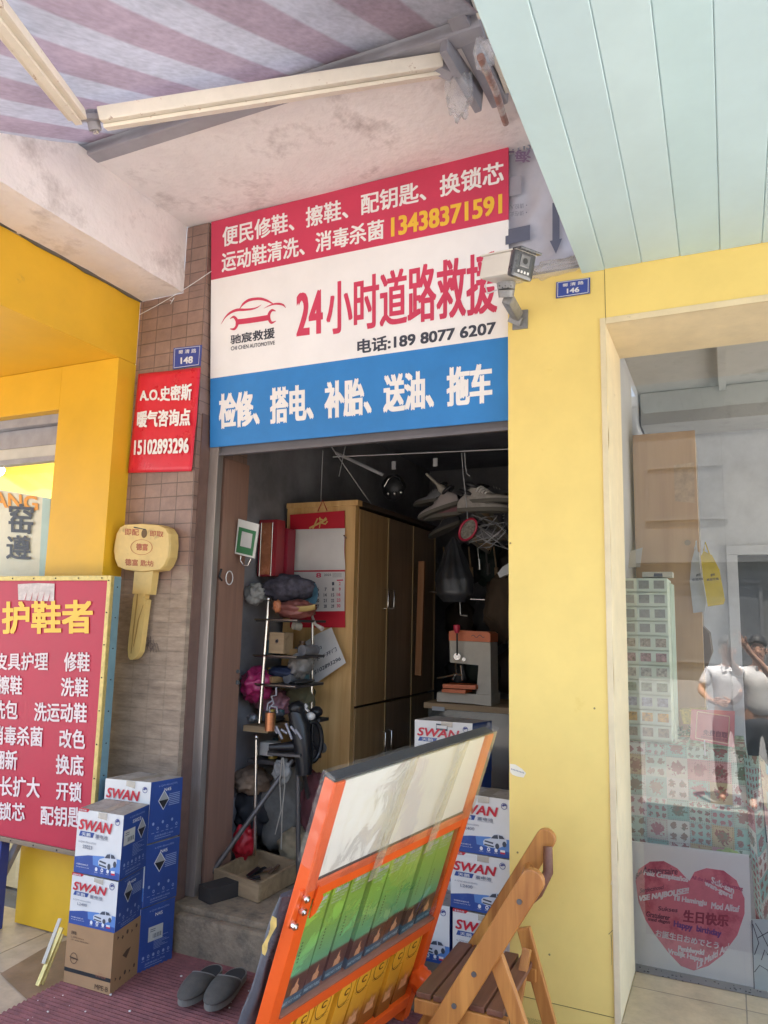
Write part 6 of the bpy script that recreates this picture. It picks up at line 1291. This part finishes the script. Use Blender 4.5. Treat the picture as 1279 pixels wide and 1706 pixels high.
# drawer tower
dt = thing('drawer_tower', 'pale green plastic tower of small clear fronted drawers in the shop window', 'drawers', (-.33, 3.75, tz))
dq = lambda x, y, Y=3.68: at(*zb_(x, y), Y=Y); dx1_ = dq(390, 600).x; dztop = dq(250, 178).z; dx0_ = -.452
dm_ = mat('pale_green_plastic', (.64, .72, .57), .4, var=.04); g = MB().use(dm_); g.box((dx0_, 3.70, tz + .002), (dx1_, 3.95, dztop), .003); 
for k in range(3): g.tube([(dx1_ + .012, 3.72 + .1 * k, tz + .002), (dx1_ + .012, 3.72 + .1 * k, dztop - .02)], .004, 6)
g.build('body', parent=dt)
nr = 11; rh = (dztop - tz - .01) / nr; cw = .0675
cont = [(.30, .31, .26)] * 4 + [(.33, .28, .20), (.34, .20, .18), (.40, .38, .30), (.16, .22, .13), (.30, .32, .36), (.52, .30, .06), (.26, .22, .15)]
for r_ in range(nr):
    g = MB().use(dm_); z0 = dztop - rh * (r_ + 1) + .003; z1 = z0 + rh - .005; 
    g.box((dx0_, 3.684, z0), (dx1_, 3.699, z1), .002); d_ = g.build('drawer', parent=dt)
    for c_ in range(3):
        x1 = dx1_ - .012 - cw * c_; g = MB().use(mat('drawer_goods%d' % r_, cont[r_], .4, vs=70, var=.12 if r_ < 4 else .75)); g.box((x1 - .046, 3.6815, z0 + .014), (x1, 3.6838, z1 - .010)); g.build('window', parent=d_)
g = MB().use(mat('cream_card', (.55, .52, .42), .6)); g.box(dq(205, 172, 3.72) + V((0, 0, 0)), dq(415, 135, 3.72) + V((0, .1, 0)), .003); g.use(card).prism([dq(285, 168, 3.718), dq(348, 170, 3.718), dq(345, 146, 3.718), dq(288, 146, 3.718)], (0, .001, 0)); tag(g.build('cream_box'), 'flat cream box lying on top of the drawer tower', 'box')
g = MB().use(mat('cream_tag', (.50, .45, .36), .6)); g.prism([at(1046, 945, Y=3.75), at(1066, 945, Y=3.75), at(1070, 912, Y=3.75), at(1050, 918, Y=3.75)], (0, .004, 0)); tag(g.build('cream_tag'), 'cream price card standing behind the drawer tower', 'card')
# pink acrylic notice, basket, plant
pkq = zm(1140, 1000, .15241); PK = lambda x, y, Y=3.60: at(*pkq(x, y), Y=Y)
pk = thing('pink_notice', 'pink translucent notice sheet hanging behind the shop window glass', 'notice', PK(300, 1600))
g = MB().use(filmmat('pink_acrylic', (.78, .24, .26), .30, .15, .2, 8)); g.prism([PK(*p) for p in [(60, 1520), (545, 1610), (550, 1210), (75, 1190)]], (0, .003, 0)); g.build('sheet', parent=pk)
g = MB().use(mat('pale_orange_line', (.85, .62, .45), .5)); n_ = (0, -1, 0)
cs = [PK(*p, 3.598) for p in [(120, 1505), (478, 1568), (492, 1270), (140, 1215)]]
for i in range(4): g.ribbon([cs[i], cs[(i + 1) % 4]], [.004] * 2, n_)
g.use(mat('plum_print', (.20, .05, .08), .5)).text('免费自取', [PK(*p, 3.598) for p in ((200, 1470), (470, 1512), (472, 1440), (205, 1410))], .03); g.text('扫码加好友领取优惠', [PK(*p, 3.598) for p in ((180, 1500), (470, 1548), (472, 1520), (182, 1478))], 0); g.build('lettering', parent=pk)
g = MB().use(print_w).tube([PK(218, 1530), PK(225, 1700)], .003, 6); g.build('string', parent=pk)
bk = lambda x, y, Y=3.9: at(*zb_(x, y), Y=Y)
g = MB().use(mat('yellow_basket', (.55, .40, .08), .5, vs=60, var=.5)); g.prism([bk(*p) for p in [(490, 1190), (630, 1190), (650, 1090), (468, 1095)]], (0, .1, 0)); tag(g.build('yellow_basket'), 'small yellow basket on the cloth covered table in the window', 'basket')
g = MB().use(mat('green_leafage', (.05, .16, .05), .6, vs=40, var=.5))
for k in range(60):
    c = bk(470 + random.uniform(-60, 80), 1260 + random.uniform(-50, 45), 3.95 + random.uniform(-.06, .06)); a = V((random.uniform(-1, 1), random.uniform(-1, 1), random.uniform(-1, 1))).normalized() * .018; b = a.cross(V((random.uniform(-1, 1), random.uniform(-1, 1), random.uniform(-1, 1)))).normalized() * .007
    g.quad(c - a, c + b, c + a, c - b)
tag(g.build('green_plant'), 'small green leafy plant on the cloth covered table', 'plant')
g = MB().use(mat('brown_seat', (.16, .12, .085), .5, vs=5, var=.2)); g.prism([bk(*p, 4.4) for p in [(410, 760), (620, 900), (690, 700), (670, 560), (480, 360), (410, 420)]], (0, .4, 0)); tag(g.build('brown_armchair'), 'dim brown padded armchair behind the table in the window', 'armchair')
# heart board
hz_ = zm(1000, 1220, .28498); HB = lambda x, y, Y=3.50: at(*hz_(x, y), Y=Y)
hb = thing('birthday_board', 'white board with a pink heart full of birthday greetings behind the shop window', 'board', HB(550, 1440))
g = MB().use(mat('white_foam_board', (.82, .78, .72), .5, vs=3, var=.05)); g.prism([V((-.42, 3.5, .145)), V((.030, 3.5, .145)), HB(868, 720), V((-.42, 3.5, HB(200, 640).z))], (0, .012, 0)); g.build('panel', parent=hb)
g = MB().use(mat('heart_pink', (.72, .17, .21), .5, vs=12, var=.12, spot=((.48, .05, .09), 5, .5, .62)))
hp = [(205, 870), (222, 800), (290, 755), (370, 752), (450, 795), (500, 850), (520, 868), (550, 815), (620, 793), (720, 808), (795, 865), (842, 970), (842, 1060), (800, 1185), (715, 1300), (630, 1365), (545, 1392), (470, 1365), (395, 1285), (320, 1185), (262, 1095), (222, 990)]
g.poly([HB(*p, 3.4985) for p in hp]); g.build('heart', parent=hb)
pw = mat('greeting_white', (.80, .68, .66), .5); pdk = mat('greeting_plum', (.14, .02, .05), .5); ppu = mat('greeting_purple', (.16, .04, .20), .5)
g = MB(); ht = lambda s_, a, b, h, m_, bo=.04: g.use(m_).text(s_, [HB(*a, 3.498), HB(*b, 3.498), HB(b[0] + 4, b[1] - h, 3.498), HB(a[0] + 4, a[1] - h, 3.498)], bo, .0008)
ht('Bon', (205, 860), (240, 825), 34, pdk); ht('Anniversaire', (245, 822), (450, 832), 40, pdk); ht('Feliz Cumpleaños', (250, 842), (512, 885), 42, pw, .06); ht('VSE NAJBOLJSE!!', (220, 1000), (515, 950), 46, pw, .07); ht('Serdecznosci', (230, 938), (368, 915), 26, pdk, .03)
ht('Til Hamingju', (420, 990), (620, 1022), 42, pw, .06); ht('Mod Alltaf', (645, 1030), (812, 1052), 40, pw, .05); ht('Gratulerer', (265, 1075), (405, 1100), 32, pdk, .05); ht('med dagen', (275, 1105), (405, 1125), 26, pdk, .05); ht('Sukses', (335, 1040), (450, 1052), 26, pdk, .04)
ht('生日快乐', (480, 1108), (748, 1140), 74, mat('greeting_red', (.28, .02, .05), .5), .05); ht('Happy  birthday', (425, 1145), (705, 1205), 48, ppu, .05); ht('Suk-san', (645, 880), (780, 945), 40, pw, .06); ht('wan-gerd', (605, 900), (770, 985), 42, pw, .06)
ht('お誕生日おめでとう', (320, 1192), (690, 1268), 42, pw, .04); ht('Penblwydd', (450, 1285), (605, 1312), 42, pw, .06); ht('Vrolijk Hapus', (390, 1300), (600, 1352), 40, pw, .06); ht('La Multi Ani', (560, 1385), (750, 1270), 44, pw, .06); ht('All the best Zum Geburtstag', (530, 862), (830, 930), 28, mat('greeting_rose', (.42, .05, .12), .5), .04)
g.build('greetings', parent=hb)
db = thing('line_drawing_board', 'pale board with black line drawing right of the heart board', 'board', HB(940, 1500)); 
g = MB().use(mat('pale_blue_board', (.55, .62, .60), .5, vs=3, var=.12)); g.prism([V((.034, 3.49, .145)), V((.5, 3.49, .145)), V((.5, 3.49, .46)), HB(880, 1095, 3.49)], (0, .01, 0)); g.build('panel', parent=db)
g = MB().use(card)
for pts in ([(890, 1120), (925, 1230), (900, 1300)], [(905, 1115), (945, 1180), (979, 1250)], [(940, 1330), (960, 1270), (979, 1300)], [(900, 1400), (930, 1360), (979, 1390), (990, 1440)], [(885, 1095), (898, 1500)], [(920, 1200), (990, 1160)]): g.ribbon([HB(*p, 3.488) for p in pts], [.003] * len(pts), (0, -1, 0))
g.build('line_art', parent=db)
g = MB().use(mat('lime_cloth', (.42, .52, .16), .7, vs=20, var=.25)); g.blob(HB(750, 720, 3.55), (.045, .03, .022), 4, .4, 3, 4); tag(g.build('lime_cloth_knot'), 'lime green cloth knot at the corner of the tablecloth', 'cloth')
g = MB().use(card); g.blob((-.36, 3.445, .145), (.006, .004, .003), 2, .3, 2, 1)
for k in range(40): g.blob((random.uniform(-.40, .25), random.uniform(3.434, 3.49), .1415), (.002 + .004 * random.random(), .003, .0015), k, .3, 2, 1)
tag(g.build('sill_grime'), 'dark specks of grime along the inside foot of the shop window', 'grime', kind='stuff')

# ------------------------------------------------------------------ the two men seen mirrored in the window
def rp(px, py, yr): p = at(px, py, Y=6.86 - yr); return V((p.x, yr, p.z))
def skin(name, m, parent, chain, root=0, label=None, sub=2):
    """chain: list of (point, radius, parent index)"""
    base = V(parent['base']); me = bpy.data.meshes.new(name); me.from_pydata([tuple(V(p) - base) for p, r, q in chain], [(i, q) for i, (p, r, q) in enumerate(chain) if q is not None], [])
    bm = bmesh.new(); bm.from_mesh(me); ly = bm.verts.layers.skin.verify(); bm.verts.ensure_lookup_table()
    for i, (p, r, q) in enumerate(chain): bm.verts[i][ly].radius = r if isinstance(r, tuple) else (r, r); bm.verts[i][ly].use_root = (i == root)
    bm.to_mesh(me); bm.free(); me.materials.append(m)
    o = bpy.data.objects.new(name, me); COL.objects.link(o); o['base'] = parent['base']; o.parent = parent
    md = o.modifiers.new('flesh', 'SKIN'); md.use_smooth_shade = True; s_ = o.modifiers.new('round', 'SUBSURF'); s_.levels = sub; s_.render_levels = sub
    return o
skinm = mat('man_skin', (.50, .27, .18), .5, vs=10, var=.08); hairm = mat('black_hair', (.012, .01, .01), .6)
def man(name_lab, hx, hy, hz_, lean, armL, armR, shirt_m, trous_m, collar=True):
    """hx..hz: centre of the face; arm paths start at the elbow"""
    t = thing('person', name_lab, 'person', (hx, hy, 0)); S = hz_ / 1.60; P = lambda x, y, z: V((hx + x * S, hy + y * S, z * S))
    ch_ = [(P(0, -.02, .93), (.135 * S, .10 * S), None), (P(0, -.02, 1.08), (.135 * S, .10 * S), 0), (P(0, -.02, 1.27), (.155 * S, .11 * S), 1), (P(0, -.03, 1.38), (.10 * S, .08 * S), 2), (P(0, -.03, 1.45), .052 * S, 3), (P(0, -.01, 1.52), (.062 * S, .07 * S), 4), (P(0, -.005, 1.60), (.074 * S, .088 * S), 5), (P(0, -.02, 1.68), (.066 * S, .08 * S), 6)]
    k = len(ch_)
    for sd in (-1, 1): ch_ += [(P(.10 * sd, -.02, .86), .088 * S, 0), (P(.11 * sd, .0, .48), .058 * S, len(ch_)), (P(.11 * sd, -.02, .10), .042 * S, len(ch_) + 1), (P(.11 * sd, .10, .03), .038 * S, len(ch_) + 2)]
    hands = []
    for sd, arm in ((-1, armL), (1, armR)):
        i0 = len(ch_); ch_.append((P(.18 * sd, -.02, 1.36), .055 * S, 3)); el, wr, hn = [V(p) for p in arm]
        ch_.append((el, .042 * S, i0)); ch_.append((wr, .028 * S, i0 + 1)); pm_ = wr.lerp(hn, .55); ch_.append((pm_, (.034 * S, .02 * S), i0 + 2))
        d = (hn - wr).normalized(); s_ = d.cross(V((0, 1, .2))).normalized(); L_ = (hn - wr).length
        for f in range(4):
            q = i0 + 3; a = pm_ + s_ * (f - 1.5) * .016 + d * L_ * .35; j = len(ch_); ln = (.9, 1.05, 1., .8)[f]
            ch_.append((a, .0095, q)); ch_.append((a + d * .032 * ln + V((0, .008, 0)), .0085, j)); ch_.append((a + d * .052 * ln + V((0, .026, 0)), .0075, j + 1))
        j = len(ch_); ch_.append((wr.lerp(hn, .35) + s_ * .03 * -sd, .011, i0 + 2)); ch_.append((wr.lerp(hn, .7) + s_ * .05 * -sd + V((0, .015, 0)), .009, j))
    skin('body', skinm, t, ch_, 0)
    shp = [(P(0, -.02, .90), (.168 * S, .130 * S), None), (P(0, -.02, 1.08), (.168 * S, .132 * S), 0), (P(0, -.02, 1.27), (.185 * S, .138 * S), 1), (P(0, -.03, 1.385), (.125 * S, .105 * S), 2), (P(0, -.03, 1.43), .066 * S, 3)]
    for sd, arm in ((-1, armL), (1, armR)):
        i0 = len(shp); s0 = P(.18 * sd, -.02, 1.36); shp.append((s0, .073 * S, 3)); shp.append((s0.lerp(V(arm[0]), .45), .066 * S, i0)); shp.append((s0.lerp(V(arm[0]), .8), .066 * S, i0 + 1))
    skin('shirt', shirt_m, t, shp, 0)
    tr_ = [(P(0, -.02, .97), (.14 * S, .108 * S), None), (P(0, -.02, .90), (.145 * S, .11 * S), 0)]
    for sd in (-1, 1): i0 = len(tr_); tr_ += [(P(.10 * sd, -.02, .82), .10 * S, 1), (P(.11 * sd, .0, .48), .073 * S, i0), (P(.11 * sd, -.02, .09), .058 * S, i0 + 1)]
    skin('trousers', trous_m, t, tr_, 0)
    g = MB().use(hairm)
    def hf(u, v):
        a = 2 * math.pi * u; ph = v * 1.75 * (1 - .30 * max(0, math.cos(a - math.pi / 2)))
        return P(.086 * math.sin(ph) * math.cos(a), -.022 + .100 * math.sin(ph) * math.sin(a), 1.655 + .105 * math.cos(ph))
    g.grid(hf, 24, 10); g.build('hair', parent=t, solid=.008)
    g = MB().use(hairm)
    for sd in (-1, 1):
        g.blob(P(.032 * sd, .083, 1.612), (.010, .006, .0045), 1, 0, 1, 2); g.beam(P(.016 * sd, .085, 1.632), P(.05 * sd, .078, 1.634), .006, .007)
    g.build('eyes_and_brows', parent=t)
    g = MB().use(skinm).blob(P(0, .092, 1.582), (.016, .018, .022), 1, .1, 1, 2); 
    for sd in (-1, 1): g.blob(P(.078 * sd, -.01, 1.59), (.012, .02, .03), 1, .1, 1, 2)
    g.use(mat('lips', (.35, .12, .10), .5)).blob(P(0, .082, 1.543), (.024, .006, .006), 1, 0, 1, 2); g.build('nose_mouth_and_ears', parent=t)
    if collar:
        g = MB().use(shirt_m)
        for sd in (-1, 1): g.prism([P(.012 * sd, .075, 1.385), P(.07 * sd, .04, 1.46), P(.075 * sd, .0, 1.43), P(.055 * sd, .085, 1.37)], V((0, .012, 0)))
        g.build('collar', parent=t)
    return t
polo = mat('white_polo', (.70, .69, .70), .8, vs=5, var=.07, bump=.2, bs=7); tee = mat('white_tee', (.74, .73, .72), .8, vs=5, var=.07, bump=.2, bs=6); trm = mat('dark_trousers', (.05, .055, .07), .8)
ph = rp(1221, 1062, -.10)
fa = rp(1211, 1083, -.75); man('man in a white polo shirt with folded arms mirrored in the window', fa.x, -.75, fa.z, 0, (rp(1166, 1150, -.72), rp(1186, 1170, -.50), rp(1205, 1172, -.44)), (rp(1240, 1150, -.72), rp(1222, 1172, -.52), rp(1196, 1168, -.46)), polo, trm)
fb = rp(1262, 1083, -.52); man('man in a white tee raising a phone mirrored in the window', fb.x, -.52, fb.z, 0, (rp(1228, 1118, -.32), rp(1212, 1094, -.16), ph + V((-.02, -.035, -.05))), (rp(1292, 1135, -.34), rp(1243, 1080, -.2), ph + V((.035, -.035, .01))), tee, trm, False)
t = thing('phone', 'silver phone in a clear case held up in the mirrored mans hands', 'phone', ph)
g = MB().use(mat('phone_back', (.40, .42, .43), .25, metal=.4)); g.mbox(Matrix.Translation(ph) @ Matrix.Diagonal((.078, .010, .162, 1)), .006); g.build('case', parent=t)
g = MB().use(black_p); g.mbox(Matrix.Translation(ph + V((.016, .007, .055))) @ Matrix.Diagonal((.034, .006, .040, 1)), .004); g.build('camera_bump', parent=t)

# ------------------------------------------------------------------ the building across the road, seen only in the window
ob = thing('facing_building', 'plain grey building across the road mirrored in the shop window', 'building', (2, -17, 0))
g = MB().use(mat('grey_render', (.12, .12, .115), .85, vs=1, var=.1)).box((-16, -24, -.02), (22, -17, 8.3)); g.build('wall', parent=ob)
g = MB().use(mat('grey_render_trim', (.12, .12, .115), .85)).box((-16.3, -24.3, 8.303), (22.3, -16.7, 8.6)).box((-16.1, -16.99, 3.4), (22.1, -16.7, 3.7)); g.build('cornice', parent=ob)
wm = mat('window_dark', (.09, .095, .10), .5); wf = mat('window_grey_frame', (.12, .12, .12), .7)
for r_ in range(2):
    for c_ in range(9):
        x = -14.5 + 4.1 * c_; z = .5 + (4.2 if r_ == 1 else 7.6 if r_ == 2 else 0)
        g = MB().use(wf); h_ = 2.4 if r_ == 0 else 1.7; w_ = 3.0 if r_ == 0 else 2.2
        for lo, hi in (((x, -16.997, z), (x + .1, -16.93, z + h_)), ((x + w_, -16.997, z), (x + w_ + .1, -16.93, z + h_)), ((x + .101, -16.997, z), (x + w_ - .001, -16.93, z + .1)), ((x + .101, -16.997, z + h_ - .1), (x + w_ - .001, -16.93, z + h_))): g.box(lo, hi)
        w__ = g.build('window', parent=ob); g = MB().use(wm).box((x + .101, -16.996, z + .101), (x + w_ - .001, -16.97, z + h_ - .101)); g.build('pane', parent=w__)
